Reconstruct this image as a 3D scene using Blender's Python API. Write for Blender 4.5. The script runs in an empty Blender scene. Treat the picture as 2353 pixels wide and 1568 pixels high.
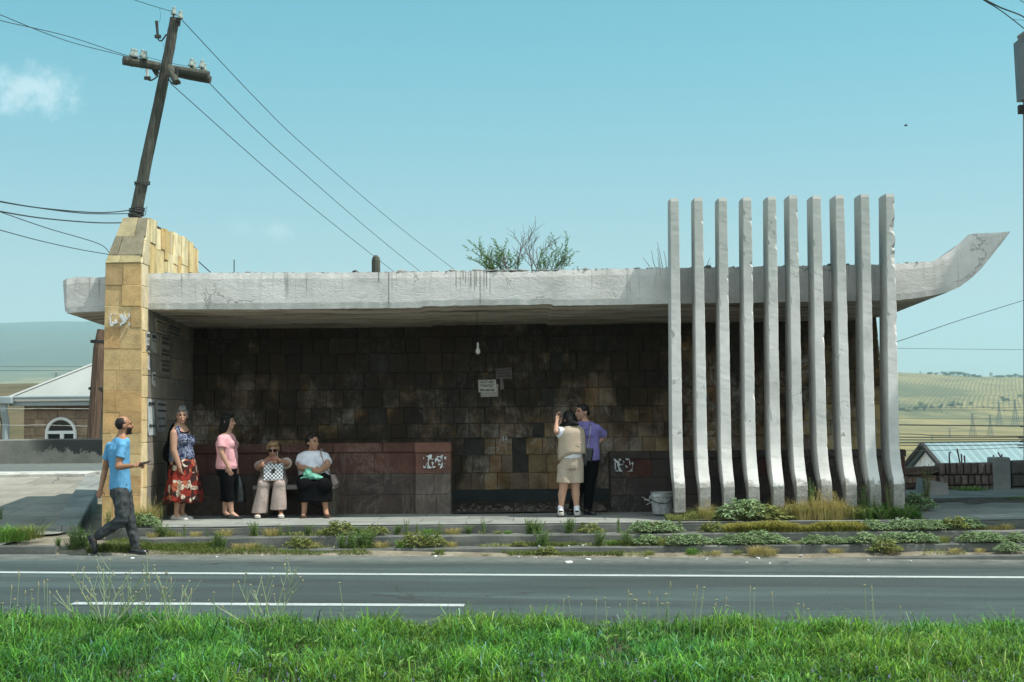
SKY_LOW = (1.0, .91, .76)
SKY_HIGH = (.57, 1.19, .94)
ADDED_BACK_CLOUD = (11, 12, 12)
SKY_STR = .11
SUN_STR = 4.2
EXPO = 0.5
HAZE = 1.5e-4
CLOUD_COL = (7.5, 8.0, 8.2)
GRASS_N = 150000
import bpy, bmesh, math, random
import numpy as np
from mathutils import Vector, Matrix, noise as mnoise
random.seed(7)
RNG = np.random.default_rng(7)
SC = bpy.context.scene
COL = SC.collection
R = math.radians
V = Vector

# ------------------------------------------------------------------ camera
F_PX = 3268.0
TILT = math.atan((965 - 784) / F_PX)
ROLL = R(0.5)
CAM = V((0, 0, 1.72))
ROT = Matrix.Rotation(math.pi / 2 + TILT, 3, 'X') @ Matrix.Rotation(-ROLL, 3, 'Z')
cd = bpy.data.cameras.new('camera')
co = bpy.data.objects.new('camera', cd)
COL.objects.link(co)
cd.sensor_width = 36
cd.lens = 50
cd.clip_start = 0.1
cd.clip_end = 30000
co.matrix_world = Matrix.Translation(CAM) @ ROT.to_4x4()
SC.camera = co


def ray(px, py):
    return ROT @ V(((px - 1176.5) / F_PX, -(py - 784) / F_PX, -1))


def W(px, py, Y):
    """survey point seen at (px, py) and standing at depth Y"""
    d = ray(px, py)
    return CAM + d * (Y / d.y)


def WZ(px, py, z):
    d = ray(px, py)
    return CAM + d * ((z - CAM.z) / d.z)


def WX(px, py, x):
    d = ray(px, py)
    return CAM + d * (x / d.x)


def road_z(x):
    return -0.0135 * max(-20, min(20, x))


def lerp(a, b, t):
    return a + (b - a) * t


def interp(x, pts):
    if x <= pts[0][0]:
        return pts[0][1]
    for (a, b), (c, d) in zip(pts, pts[1:]):
        if x <= c:
            return b + (d - b) * (x - a) / (c - a)
    return pts[-1][1]


def sstep(a, b, x):
    t = max(0, min(1, (x - a) / (b - a)))
    return t * t * (3 - 2 * t)


# ------------------------------------------------------------------ tags
def tag(o, label=None, cat=None, group=None, kind=None):
    if label:
        o['label'] = label
    if cat:
        o['category'] = cat
    if group:
        o['group'] = group
    if kind:
        o['kind'] = kind
    return o


def thing(name, loc, label, cat, group=None):
    o = bpy.data.objects.new(name, None)
    o.empty_display_size = 0.2
    COL.objects.link(o)
    o.location = loc
    return tag(o, label, cat, group)


def link_mesh(name, me, mats, parent=None):
    if not isinstance(mats, (list, tuple)):
        mats = [mats]
    for m in mats:
        me.materials.append(m)
    o = bpy.data.objects.new(name, me)
    COL.objects.link(o)
    if parent is not None:
        o.parent = parent
    return o


def world_loc(o):
    p = V((0, 0, 0))
    while o is not None:
        p = p + o.location
        o = o.parent
    return p


def copy_tree(o, parent=None):
    c = o.copy()
    COL.objects.link(c)
    if parent is not None:
        c.parent = parent
    for ch in list(o.children):
        copy_tree(ch, c)
    return c


# ------------------------------------------------------------------ mesh builder (world coordinates)
class MB:
    def __init__(self):
        self.v = []
        self.f = []
        self.m = []
        self.t = []

    def add(self, verts, faces, mat=0, tint=(1, 1, 1)):
        o = len(self.v)
        self.v += [tuple(p) for p in verts]
        for f in faces:
            self.f.append([i + o for i in f])
            self.m.append(mat)
            self.t.append(tint)

    def box(self, c, s, rot=None, mat=0, tint=(1, 1, 1), bev=0.0):
        c = V(c)
        hx, hy, hz = s[0] / 2, s[1] / 2, s[2] / 2
        if bev <= 0:
            vs = [V((x, y, z)) for z in (-hz, hz) for y in (-hy, hy) for x in (-hx, hx)]
            fs = [(0, 2, 3, 1), (4, 5, 7, 6), (0, 1, 5, 4), (2, 6, 7, 3), (0, 4, 6, 2), (1, 3, 7, 5)]
        else:
            b = min(bev, hx * .9, hy * .9, hz * .9)
            vs, fs = [], []
            def ring(ix, iy, z):
                k = len(vs)
                cx, cy = hx - ix, hy - iy
                for (x, y) in ((-cx + b, -cy), (cx - b, -cy), (cx, -cy + b), (cx, cy - b), (cx - b, cy), (-cx + b, cy), (-cx, cy - b), (-cx, -cy + b)):
                    vs.append(V((x, y, z)))
                return k
            ks = [ring(b * .7, b * .7, -hz), ring(0, 0, -hz + b), ring(0, 0, hz - b), ring(b * .7, b * .7, hz)]
            for a, d in zip(ks, ks[1:]):
                for i in range(8):
                    j = (i + 1) % 8
                    fs.append((a + i, a + j, d + j, d + i))
            fs.append(tuple(reversed(range(ks[0], ks[0] + 8))))
            fs.append(tuple(range(ks[3], ks[3] + 8)))
        if rot is not None:
            vs = [rot @ p for p in vs]
        self.add([p + c for p in vs], fs, mat, tint)

    def hexa(self, p, mat=0, tint=(1, 1, 1)):
        """8 corners: bottom 4 (ccw from above) then top 4"""
        self.add(p, [(3, 2, 1, 0), (4, 5, 6, 7), (0, 1, 5, 4), (1, 2, 6, 5), (2, 3, 7, 6), (3, 0, 4, 7)], mat, tint)

    def tube(self, pts, rad, n=8, mat=0, tint=(1, 1, 1), caps=True, round_=False, squash=None):
        pts = [V(p) for p in pts]
        if not isinstance(rad, (list, tuple)):
            rad = [rad] * len(pts)
        rad = list(rad)
        if round_:
            d0 = (pts[0] - pts[1]).normalized()
            d1 = (pts[-1] - pts[-2]).normalized()
            a, b = pts[0], pts[-1]
            ra, rb = rad[0], rad[-1]
            pre = [(a + d0 * ra * s, ra * c) for s, c in ((.98, .2), (.8, .6), (.45, .89))]
            post = [(b + d1 * rb * s, rb * c) for s, c in ((.45, .89), (.8, .6), (.98, .2))]
            pts = [p for p, _ in pre] + pts + [p for p, _ in post]
            rad = [r for _, r in pre] + rad + [r for _, r in post]
        vs, fs = [], []
        up = V((0, 0, 1))
        t0 = (pts[1] - pts[0]).normalized()
        if abs(t0.dot(up)) > .95:
            up = V((0, 1, 0))
        s = t0.cross(up).normalized()
        for i, p in enumerate(pts):
            a = pts[max(0, i - 1)]
            b = pts[min(len(pts) - 1, i + 1)]
            t = (b - a)
            if t.length < 1e-9:
                t = t0.copy()
            t.normalize()
            s = (s - t * s.dot(t))
            if s.length < 1e-6:
                s = t.orthogonal()
            s.normalize()
            u = t.cross(s)
            for k in range(n):
                an = 2 * math.pi * k / n
                vs.append(p + (s * math.cos(an) + u * math.sin(an)) * rad[i])
        for i in range(len(pts) - 1):
            for k in range(n):
                j = (k + 1) % n
                fs.append((i * n + k, i * n + j, (i + 1) * n + j, (i + 1) * n + k))
        if caps:
            fs.append(tuple(reversed(range(n))))
            fs.append(tuple(range((len(pts) - 1) * n, len(pts) * n)))
        self.add(vs, fs, mat, tint)

    def loft(self, rings, mat=0, tint=(1, 1, 1), caps=True):
        n = len(rings[0])
        vs = [p for r in rings for p in r]
        fs = []
        for i in range(len(rings) - 1):
            for k in range(n):
                j = (k + 1) % n
                fs.append((i * n + k, i * n + j, (i + 1) * n + j, (i + 1) * n + k))
        if caps:
            fs.append(tuple(reversed(range(n))))
            fs.append(tuple(range((len(rings) - 1) * n, len(rings) * n)))
        self.add(vs, fs, mat, tint)

    def ell(self, c, r, rot=None, nu=14, nv=9, mat=0, tint=(1, 1, 1)):
        c = V(c)
        rings = []
        for i in range(nv):
            th = math.pi * (i + .5) / nv - math.pi / 2
            ring = []
            for k in range(nu):
                ph = 2 * math.pi * k / nu
                p = V((r[0] * math.cos(th) * math.cos(ph), r[1] * math.cos(th) * math.sin(ph), r[2] * math.sin(th) * 1.02))
                ring.append((rot @ p if rot is not None else p) + c)
            rings.append(ring)
        self.loft(rings, mat, tint)

    def prism(self, poly, off, mat=0, tint=(1, 1, 1)):
        """closed polygon of 3D points, thickened by vector off"""
        n = len(poly)
        off = V(off)
        vs = [V(p) for p in poly] + [V(p) + off for p in poly]
        fs = [tuple(range(n)), tuple(reversed(range(n, 2 * n)))]
        for i in range(n):
            j = (i + 1) % n
            fs.append((j, i, n + i, n + j))
        self.add(vs, fs, mat, tint)

    def mesh(self, name, origin=(0, 0, 0), smooth=False, tints=False):
        me = bpy.data.meshes.new(name)
        ox, oy, oz = origin
        me.from_pydata([(x - ox, y - oy, z - oz) for x, y, z in self.v], [], self.f)
        me.polygons.foreach_set('material_index', self.m)
        if smooth:
            me.polygons.foreach_set('use_smooth', [True] * len(me.polygons))
        if tints:
            at = me.color_attributes.new('tint', 'FLOAT_COLOR', 'CORNER')
            buf = []
            for f, t in zip(self.f, self.t):
                buf += list((t[0], t[1], t[2], 1.0)) * len(f)
            at.data.foreach_set('color', buf)
        me.update()
        return me

    def build(self, name, mats, parent=None, origin=None, smooth=False, tints=False, fix=False):
        if origin is None:
            origin = world_loc(parent) if parent is not None else (0, 0, 0)
            own = (0, 0, 0)
        else:
            own = V(origin) - (world_loc(parent) if parent is not None else V((0, 0, 0)))
        me = self.mesh(name, origin, smooth, tints)
        if fix:
            bm = bmesh.new()
            bm.from_mesh(me)
            bmesh.ops.recalc_face_normals(bm, faces=bm.faces)
            bm.to_mesh(me)
            bm.free()
        o = link_mesh(name, me, mats, parent)
        o.location = own
        return o


def remesh(mb, voxel, it=2, fac=.5):
    """weld the overlapping volumes of mb into one continuous skin (new MB-like mesh in world coords)"""
    me = mb.mesh('tmp')
    bm = bmesh.new()
    bm.from_mesh(me)
    bmesh.ops.recalc_face_normals(bm, faces=bm.faces)
    bm.to_mesh(me)
    bm.free()
    o = bpy.data.objects.new('tmp', me)
    COL.objects.link(o)
    m = o.modifiers.new('r', 'REMESH')
    m.mode = 'VOXEL'
    m.voxel_size = voxel
    if it:
        s = o.modifiers.new('s', 'SMOOTH')
        s.factor = fac
        s.iterations = it
    dg = bpy.context.evaluated_depsgraph_get()
    out = bpy.data.meshes.new_from_object(o.evaluated_get(dg))
    bpy.data.objects.remove(o)
    bpy.data.meshes.remove(me)
    return out


def build_remesh(mb, name, mat, parent, voxel, it=2, deform=None):
    me = remesh(mb, voxel, it)
    org = world_loc(parent)
    n = len(me.vertices)
    co_ = np.empty(n * 3, dtype=np.float32)
    me.vertices.foreach_get('co', co_)
    co_ = co_.reshape(-1, 3)
    if deform is not None:
        co_ = deform(co_)
    co_ = co_ - np.array(org, dtype=np.float32)
    me.vertices.foreach_set('co', co_.astype(np.float32).ravel())
    me.polygons.foreach_set('use_smooth', [True] * len(me.polygons))
    me.materials.clear()
    me.update()
    me.name = name
    return link_mesh(name, me, mat, parent)


def np_mesh(name, verts, quads, tint=None):
    """fast mesh from numpy arrays; tint = one colour per face"""
    me = bpy.data.meshes.new(name)
    nv, nf = len(verts), len(quads)
    me.vertices.add(nv)
    me.vertices.foreach_set('co', np.asarray(verts, np.float32).ravel())
    me.loops.add(nf * 4)
    me.loops.foreach_set('vertex_index', np.asarray(quads, np.int32).ravel())
    me.polygons.add(nf)
    me.polygons.foreach_set('loop_start', np.arange(nf, dtype=np.int32) * 4)
    me.update(calc_edges=True)
    if tint is not None:
        at = me.color_attributes.new('tint', 'FLOAT_COLOR', 'CORNER')
        c = np.ones((nf, 4, 4), np.float32)
        c[:, :, :3] = np.asarray(tint, np.float32)[:, None, :]
        at.data.foreach_set('color', c.ravel())
    me.validate()
    return me


# ------------------------------------------------------------------ node helpers
class NT:
    def __init__(self, tree):
        self.t = tree

    def n(self, typ, **kw):
        nd = self.t.nodes.new(typ)
        for k, v in kw.items():
            setattr(nd, k, v)
        return nd

    def put(self, sock, val):
        if isinstance(val, bpy.types.NodeSocket):
            self.t.links.new(val, sock)
        elif isinstance(val, (tuple, list)) and len(val) == 3 and sock.type == 'RGBA':
            sock.default_value = (*val, 1)
        else:
            sock.default_value = val

    def coord(self, kind='Object', scale=None, rot=None, loc=None):
        c = self.n('ShaderNodeTexCoord').outputs[kind]
        if scale is None and rot is None and loc is None:
            return c
        m = self.n('ShaderNodeMapping')
        self.put(m.inputs[0], c)
        if loc:
            m.inputs[1].default_value = loc
        if rot:
            m.inputs[2].default_value = rot
        if scale is not None:
            m.inputs[3].default_value = scale if isinstance(scale, (tuple, list)) else (scale,) * 3
        return m.outputs[0]

    def noise(self, vec, scale=1, detail=4, rough=.55, dist=0, col=False):
        nd = self.n('ShaderNodeTexNoise')
        self.put(nd.inputs['Vector'], vec)
        nd.inputs['Scale'].default_value = scale
        nd.inputs['Detail'].default_value = detail
        nd.inputs['Roughness'].default_value = rough
        nd.inputs['Distortion'].default_value = dist
        return nd.outputs['Color' if col else 'Fac']

    def voro(self, vec, scale=1, feature='F1', out='Distance', rnd=1):
        nd = self.n('ShaderNodeTexVoronoi', feature=feature)
        self.put(nd.inputs['Vector'], vec)
        nd.inputs['Scale'].default_value = scale
        nd.inputs['Randomness'].default_value = rnd
        return nd.outputs[out]

    def ramp(self, fac, stops, interp_='LINEAR'):
        nd = self.n('ShaderNodeValToRGB')
        nd.color_ramp.interpolation = interp_
        el = nd.color_ramp.elements
        while len(el) < len(stops):
            el.new(.5)
        for e, (p, c) in zip(el, stops):
            e.position = p
            e.color = (*c, 1) if isinstance(c, (tuple, list)) else (c, c, c, 1)
        self.put(nd.inputs[0], fac)
        return nd.outputs[0]

    def mix(self, fac, a, b, blend='MIX'):
        nd = self.n('ShaderNodeMix', data_type='RGBA', blend_type=blend)
        self.put(nd.inputs[0], fac)
        self.put(nd.inputs[6], a)
        self.put(nd.inputs[7], b)
        return nd.outputs[2]

    def math(self, op, a, b=None, c=None, clamp=False):
        nd = self.n('ShaderNodeMath', operation=op, use_clamp=clamp)
        self.put(nd.inputs[0], a)
        if b is not None:
            self.put(nd.inputs[1], b)
        if c is not None:
            self.put(nd.inputs[2], c)
        return nd.outputs[0]

    def vmath(self, op, a, b=None, out=0):
        nd = self.n('ShaderNodeVectorMath', operation=op)
        self.put(nd.inputs[0], a)
        if b is not None:
            self.put(nd.inputs[1], b)
        return nd.outputs[out]

    def sep(self, vec):
        nd = self.n('ShaderNodeSeparateXYZ')
        self.put(nd.inputs[0], vec)
        return nd.outputs

    def comb(self, x, y, z):
        nd = self.n('ShaderNodeCombineXYZ')
        self.put(nd.inputs[0], x)
        self.put(nd.inputs[1], y)
        self.put(nd.inputs[2], z)
        return nd.outputs[0]

    def attr(self, name='tint'):
        return self.n('ShaderNodeAttribute', attribute_name=name).outputs['Color']

    def rng(self, v, a, b, c=0, d=1):
        nd = self.n('ShaderNodeMapRange', interpolation_type='SMOOTHSTEP')
        self.put(nd.inputs[0], v)
        for i, x in enumerate((a, b, c, d)):
            nd.inputs[i + 1].default_value = x
        return nd.outputs[0]

    def bump(self, h, strength=.5, dist=.01, normal=None):
        nd = self.n('ShaderNodeBump')
        nd.inputs['Strength'].default_value = strength
        nd.inputs['Distance'].default_value = dist
        self.put(nd.inputs['Height'], h)
        if normal is not None:
            self.put(nd.inputs['Normal'], normal)
        return nd.outputs[0]


def new_mat(name):
    m = bpy.data.materials.new(name)
    m.use_nodes = True
    t = NT(m.node_tree)
    b = m.node_tree.nodes['Principled BSDF']
    return m, t, b


def mat_noise(name, cols, scale=4, rough=.85, bump=.3, bscale=40, bdist=.005, attr=False, spec=.3, detail=6, metal=0, stretch=None, sheen=0):
    """mottled surface: colour ramp over noise, optional per-face tint, fine bump"""
    m, t, b = new_mat(name)
    vec = t.coord(scale=stretch) if stretch else t.coord()
    f = t.noise(vec, scale, detail, .6)
    k = len(cols)
    c = t.ramp(f, [(.3 + .4 * i / max(1, k - 1), x) for i, x in enumerate(cols)]) if k > 1 else cols[0]
    if attr:
        c = t.mix(1, c, t.attr(), 'MULTIPLY')
    t.put(b.inputs['Base Color'], c)
    b.inputs['Roughness'].default_value = rough
    b.inputs['Specular IOR Level'].default_value = spec
    b.inputs['Metallic'].default_value = metal
    if bump:
        t.put(b.inputs['Normal'], t.bump(t.noise(vec, bscale, 5, .6), bump, bdist))
    return m


def mat_leaf(name, a, bcol, trans=.3, attr=True, rough=.6):
    m, t, b = new_mat(name)
    c = t.ramp(t.noise(t.coord(), 9, 3), [(.3, a), (.7, bcol)])
    if attr:
        c = t.mix(1, c, t.attr(), 'MULTIPLY')
    t.put(b.inputs['Base Color'], c)
    b.inputs['Roughness'].default_value = rough
    b.inputs['Specular IOR Level'].default_value = .25
    tr = t.n('ShaderNodeBsdfTranslucent')
    t.put(tr.inputs[0], c)
    mx = t.n('ShaderNodeMixShader')
    mx.inputs[0].default_value = trans
    out = m.node_tree.nodes['Material Output']
    m.node_tree.links.new(b.outputs[0], mx.inputs[1])
    m.node_tree.links.new(tr.outputs[0], mx.inputs[2])
    m.node_tree.links.new(mx.outputs[0], out.inputs[0])
    return m
# ------------------------------------------------------------------ light, sky, view
SUN = V((0.45, -0.14, 0.88)).normalized()
w = bpy.data.worlds.new('World')
SC.world = w
w.use_nodes = True
wt = NT(w.node_tree)
bg = w.node_tree.nodes['Background']
sky = wt.n('ShaderNodeTexSky', sky_type='NISHITA', sun_disc=False)
sky.sun_elevation = math.asin(SUN.z)
sky.sun_rotation = math.atan2(SUN.x, SUN.y)
sky.altitude = 900
sky.air_density = 1.0
sky.dust_density = 2.2
sky.ozone_density = 1.6
dirv = wt.coord('Generated')
dsep = wt.sep(dirv)
tint_ = wt.mix(wt.rng(dsep[2], .06, .30), SKY_LOW, SKY_HIGH)
tinted = wt.mix(1, sky.outputs[0], tint_, 'MULTIPLY')
# unseen bright cloud added behind the camera to lift the shaded fronts
cn = wt.noise(dirv, 3.2, 6, .6)
cmask = wt.math('MULTIPLY', wt.rng(cn, .36, .56), wt.rng(dsep[1], .15, -.25))
cmask = wt.math('MULTIPLY', cmask, wt.rng(dsep[2], .02, .15))
tinted = wt.mix(wt.math('MULTIPLY', cmask, .85), tinted, ADDED_BACK_CLOUD)
cl = None
for (px, py, sx, sz, amt) in ((52, 207, .036, .0165, .44), (15, 192, .02, .014, .40), (632, 527, .0125, .0085, .20), (560, 520, .012, .007, .10)):
    c = ray(px, py).normalized()
    dv = wt.vmath('SUBTRACT', dirv, tuple(c))
    dv = wt.vmath('MULTIPLY', dv, (1 / sx, 1 / sx, 1 / sz))
    ln = wt.vmath('LENGTH', dv, out=1)
    nz = wt.noise(dirv, 75, 6, .62)
    m_ = wt.rng(wt.math('ADD', ln, wt.math('MULTIPLY', wt.math('SUBTRACT', nz, .5), 2.4)), 1.25, -.1, 0, amt)
    cl = m_ if cl is None else wt.math('MAXIMUM', cl, m_)
skyc = wt.mix(cl, tinted, CLOUD_COL)
wt.put(bg.inputs[0], skyc)
bg.inputs[1].default_value = SKY_STR

sl = bpy.data.lights.new('sun', 'SUN')
sl.energy = SUN_STR
sl.angle = R(.53)
sl.color = (1, .95, .86)
so = bpy.data.objects.new('sun', sl)
COL.objects.link(so)
so.location = (30, -5, 60)
so.rotation_euler = SUN.to_track_quat('Z', 'Y').to_euler()

SC.view_settings.view_transform = 'Standard'
SC.view_settings.look = 'None'
SC.view_settings.exposure = EXPO
SC.view_settings.gamma = 1
SC.render.engine = 'CYCLES'
SC.cycles.use_denoising = True
SC.cycles.max_bounces = 8
SC.cycles.volume_bounces = 1
SC.cycles.sample_clamp_indirect = 6

if HAZE > 0:
    hm = bpy.data.materials.new('haze_air')
    hm.use_nodes = True
    ht = NT(hm.node_tree)
    hm.node_tree.nodes.remove(hm.node_tree.nodes['Principled BSDF'])
    pv = ht.n('ShaderNodeVolumePrincipled')
    pv.inputs['Color'].default_value = (.50, .80, .94, 1)
    pv.inputs['Density'].default_value = HAZE
    pv.inputs['Anisotropy'].default_value = .1
    hm.node_tree.links.new(pv.outputs[0], hm.node_tree.nodes['Material Output'].inputs['Volume'])
    mb = MB()
    mb.box((0, 4200, 240), (16000, 8700, 640))
    hz = mb.build('haze', hm)
    tag(hz, kind='stuff')
# ------------------------------------------------------------------ materials of the setting
def mk_asphalt():
    m, t, b = new_mat('asphalt')
    vec = t.coord()
    big = t.noise(t.coord(scale=(.25, 1.6, 1)), 1.1, 5)
    fine = t.noise(vec, 60, 4, .7)
    c = t.ramp(big, [(.28, (.030, .044, .044)), (.5, (.045, .066, .065)), (.74, (.064, .090, .087))])
    c = t.mix(.55, c, t.ramp(fine, [(.3, (.05, .05, .05)), (.5, (.5, .5, .5)), (.7, (1, 1, 1))]), 'OVERLAY')
    s = t.sep(vec)
    # wheel-polished lanes, oil film, repair patches
    pt = t.noise(t.coord(scale=(.16, .9, 1), loc=(3, 7, 0)), 1.0, 3, .5)
    c = t.mix(t.math('MULTIPLY', t.rng(pt, .52, .55), .50), c, (.028, .036, .036))
    oil = t.noise(t.coord(scale=(.35, 2.6, 1), loc=(9, 1, 0)), 1.4, 6, .72)
    c = t.mix(t.math('MULTIPLY', t.rng(oil, .54, .70), .6), c, (.022, .027, .028))
    spk = t.voro(vec, 9, 'F1')
    c = t.mix(t.math('MULTIPLY', t.rng(spk, .07, .04), t.rng(t.noise(vec, 1.5, 2), .5, .6)), c, (.17, .18, .17))
    # pale dusty shoulder along the far edge
    dust = t.math('MULTIPLY', t.rng(s[1], 16.9, 17.7), t.ramp(t.noise(vec, 5, 6, .7), [(.35, .25), (.65, .95)]))
    c = t.mix(t.math('MULTIPLY', dust, .75), c, (.20, .20, .18))
    # cracks
    d = t.vmath('ADD', vec, t.vmath('MULTIPLY', t.noise(vec, 2.5, 5, .7, col=True), (.9, .9, 0)))
    cr = t.voro(d, .22, 'DISTANCE_TO_EDGE')
    crm = t.math('MULTIPLY', t.rng(cr, .006, .001), t.rng(t.noise(vec, .33, 2), .47, .55))
    c = t.mix(t.math('MULTIPLY', crm, .8), c, (.025, .025, .025))
    t.put(b.inputs['Base Color'], c)
    b.inputs['Roughness'].default_value = .82
    b.inputs['Specular IOR Level'].default_value = .35
    t.put(b.inputs['Normal'], t.bump(fine, .6, .006))
    return m


def mk_paint():
    m, t, b = new_mat('road_paint')
    vec = t.coord()
    n = t.math('ADD', t.math('MULTIPLY', t.noise(vec, 34, 6, .75), .6), t.math('MULTIPLY', t.noise(t.coord(scale=(.7, 3, 1)), 3.2, 5, .7), .4))
    c = t.ramp(n, [(.38, (.09, .11, .11)), (.46, (.34, .38, .375)), (.62, (.48, .52, .51))])
    t.put(b.inputs['Base Color'], c)
    b.inputs['Roughness'].default_value = .7
    return m


def mk_slab(name, base, joint, sx, sy, dark=.5, crack=True, scale=1.0):
    """stone paving: brick joints, patchy slabs, cracks"""
    m, t, b = new_mat(name)
    vec = t.coord()
    wob = t.vmath('MULTIPLY', t.vmath('SUBTRACT', t.noise(vec, 3, 4, .6, col=True), (.5, .5, .5)), (.06, .06, 0))
    v2 = t.vmath('ADD', vec, wob)
    br = t.n('ShaderNodeTexBrick')
    t.put(br.inputs['Vector'], v2)
    br.inputs['Scale'].default_value = scale
    br.inputs['Brick Width'].default_value = sx
    br.inputs['Row Height'].default_value = sy
    br.inputs['Mortar Size'].default_value = .008
    br.inputs['Mortar Smooth'].default_value = .3
    br.inputs['Bias'].default_value = 0
    br.inputs['Color1'].default_value = (*[x * .82 for x in base], 1)
    br.inputs['Color2'].default_value = (*[min(1, x * 1.15) for x in base], 1)
    br.inputs['Mortar'].default_value = (*joint, 1)
    c = br.outputs['Color']
    n = t.noise(vec, 2.2, 7, .65)
    c = t.mix(.6, c, t.ramp(n, [(.3, (dark * .6,) * 3), (.5, (.5, .5, .5)), (.75, (.75, .74, .7))]), 'OVERLAY')
    h = t.math('SUBTRACT', t.noise(vec, 35, 5, .7), t.math('MULTIPLY', br.outputs['Fac'], 1.5))
    if crack:
        cr = t.voro(t.vmath('ADD', vec, t.vmath('MULTIPLY', t.noise(vec, 4, 4, .6, col=True), (.3, .3, 0))), .9, 'DISTANCE_TO_EDGE')
        crm = t.math('MULTIPLY', t.rng(cr, .012, .002), t.rng(t.noise(vec, .6, 2), .5, .6))
        c = t.mix(t.math('MULTIPLY', crm, .85), c, (.04, .04, .035))
        h = t.math('SUBTRACT', h, crm)
    t.put(b.inputs['Base Color'], c)
    b.inputs['Roughness'].default_value = .88
    b.inputs['Specular IOR Level'].default_value = .25
    t.put(b.inputs['Normal'], t.bump(h, .5, .01))
    return m


def mk_soil():
    m, t, b = new_mat('soil')
    vec = t.coord()
    c = t.ramp(t.noise(vec, 3, 8, .7), [(.3, (.10, .085, .06)), (.5, (.19, .165, .12)), (.7, (.30, .27, .21))])
    t.put(b.inputs['Base Color'], c)
    b.inputs['Roughness'].default_value = .95
    t.put(b.inputs['Normal'], t.bump(t.noise(vec, 22, 6, .7), .8, .03))
    return m


def mk_land():
    m, t, b = new_mat('dry_land')
    vec = t.coord()
    s = t.sep(vec)
    big = t.noise(t.coord(scale=(.004, .0016, .004)), 1, 6, .6)
    c = t.ramp(big, [(.3, (.15, .122, .052)), (.45, (.25, .20, .085)), (.55, (.12, .112, .05)), (.7, (.20, .165, .07))])
    # rows of contour furrows on the farther slope
    v = t.vmath('ADD', t.comb(t.math('SUBTRACT', s[0], t.math('MULTIPLY', s[1], .345)), t.math('MULTIPLY', s[1], .004), 0),
                t.vmath('MULTIPLY', t.noise(t.coord(scale=(.006, .003, .006)), 1, 3, col=True), (14, 0, 0)))
    wv = t.n('ShaderNodeTexWave', wave_type='BANDS', bands_direction='X')
    t.put(wv.inputs['Vector'], v)
    wv.inputs['Scale'].default_value = .058
    wv.inputs['Distortion'].default_value = 2.2
    fm = t.math('MULTIPLY', t.rng(wv.outputs['Fac'], .5, .9), t.rng(s[1], 1380, 1460))
    fm = t.math('MULTIPLY', fm, t.rng(t.noise(t.coord(scale=(.01, .004, .01)), 1, 3), .3, .5))
    fm = t.math('MULTIPLY', fm, t.rng(s[1], 2900, 2500))
    c = t.mix(t.math('MULTIPLY', fm, .5), c, (.03, .042, .02))
    # far slope turns greener and greyer: scrub
    scr = t.rng(t.noise(t.coord(scale=(.03, .012, .03)), 1, 6, .7), .5, .62)
    c = t.mix(t.math('MULTIPLY', scr, .5), c, (.055, .065, .03))
    far = t.rng(s[1], 2600, 3600)
    c = t.mix(far, c, t.ramp(t.noise(t.coord(scale=(.0016, .0007, .002)), 1, 7, .65), [(.35, (.055, .065, .042)), (.6, (.10, .10, .06))]))
    # near ground: dusty
    knoll = t.math('MULTIPLY', t.rng(s[1], 1100, 800), t.rng(t.math('DIVIDE', s[0], s[1]), -.15, -.22))
    c = t.mix(t.math('MULTIPLY', knoll, .85), c, t.ramp(t.noise(t.coord(scale=(.05, .02, .05)), 1, 6, .7), [(.35, (.05, .045, .022)), (.6, (.12, .088, .05))]))
    near = t.rng(s[1], 90, 40)
    c = t.mix(near, c, t.ramp(t.noise(vec, 1.5, 7, .7), [(.3, (.12, .11, .09)), (.7, (.24, .22, .18))]))
    t.put(b.inputs['Base Color'], c)
    b.inputs['Roughness'].default_value = .95
    b.inputs['Specular IOR Level'].default_value = .1
    return m


M = {}
M['asphalt'] = mk_asphalt()
M['paint'] = mk_paint()
M['slab'] = mk_slab('paving_stone', (.225, .235, .22), (.10, .10, .09), 1.25, .62)
M['ramp'] = mk_slab('ramp_paving', (.245, .23, .195), (.11, .105, .09), 1.9, 1.25)
M['soil'] = mk_soil()
M['verge_soil'] = mat_noise('grassy_soil', [(.025, .03, .012), (.06, .058, .028), (.12, .10, .055)], 5, .95, .8, 22, .03)
M['land'] = mk_land()
M['step'] = mat_noise('step_concrete', [(.055, .06, .056), (.10, .104, .096), (.16, .16, .145)], 2.2, .9, .5, 30, .012)
M['concrete_grey'] = mat_noise('grey_concrete', [(.16, .17, .165), (.24, .245, .235), (.31, .31, .295)], 1.6, .9, .5, 24, .012)

# ------------------------------------------------------------------ terrain
ZR = [(17, -.4), (19.2, -.2), (22, .2), (25, .33), (28, .33), (31, .0), (45, -2.6), (100, -4.8), (350, -8.6), (800, -9.6), (1050, -7.5), (1300, 1.7), (1700, 29), (2150, 69), (2350, 74), (3000, 60), (8600, 40)]
ZL = [(17, -.4), (19.2, -.25), (22, .05), (26, .48), (28, .66), (44, .7), (60, .9), (90, .4), (160, -2), (300, 6), (470, 15.3), (540, 16), (700, 6), (1500, 20), (2600, 70), (3200, 118), (4500, 270), (6000, 438), (6500, 452), (8600, 440)]


def terr(x, y):
    a = x / max(y, 10)
    wr = sstep(-.14, .06, a)
    zl, zr = interp(y, ZL), interp(y, ZR)
    if y > 350:
        # brown knoll at far left fades to the right
        if y < 800:
            zl = lerp(zl, interp(y, [(300, -4), (700, -2), (1500, 20)]), sstep(-.335, -.26, a))
        zl += mnoise.noise(V((x * .0021, y * .0013, 3))) * min(26, (y - 350) * .005)
        s2 = sstep(.26, .36, a)
        zr += mnoise.noise(V((x * .004, y * .002, 9))) * min(4, (y - 350) * .003) - 7 * s2 * sstep(1500, 2100, y)
    z = lerp(zl, zr, wr)
    if y < 17:
        z = -.4 + road_z(x)
    return z


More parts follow.
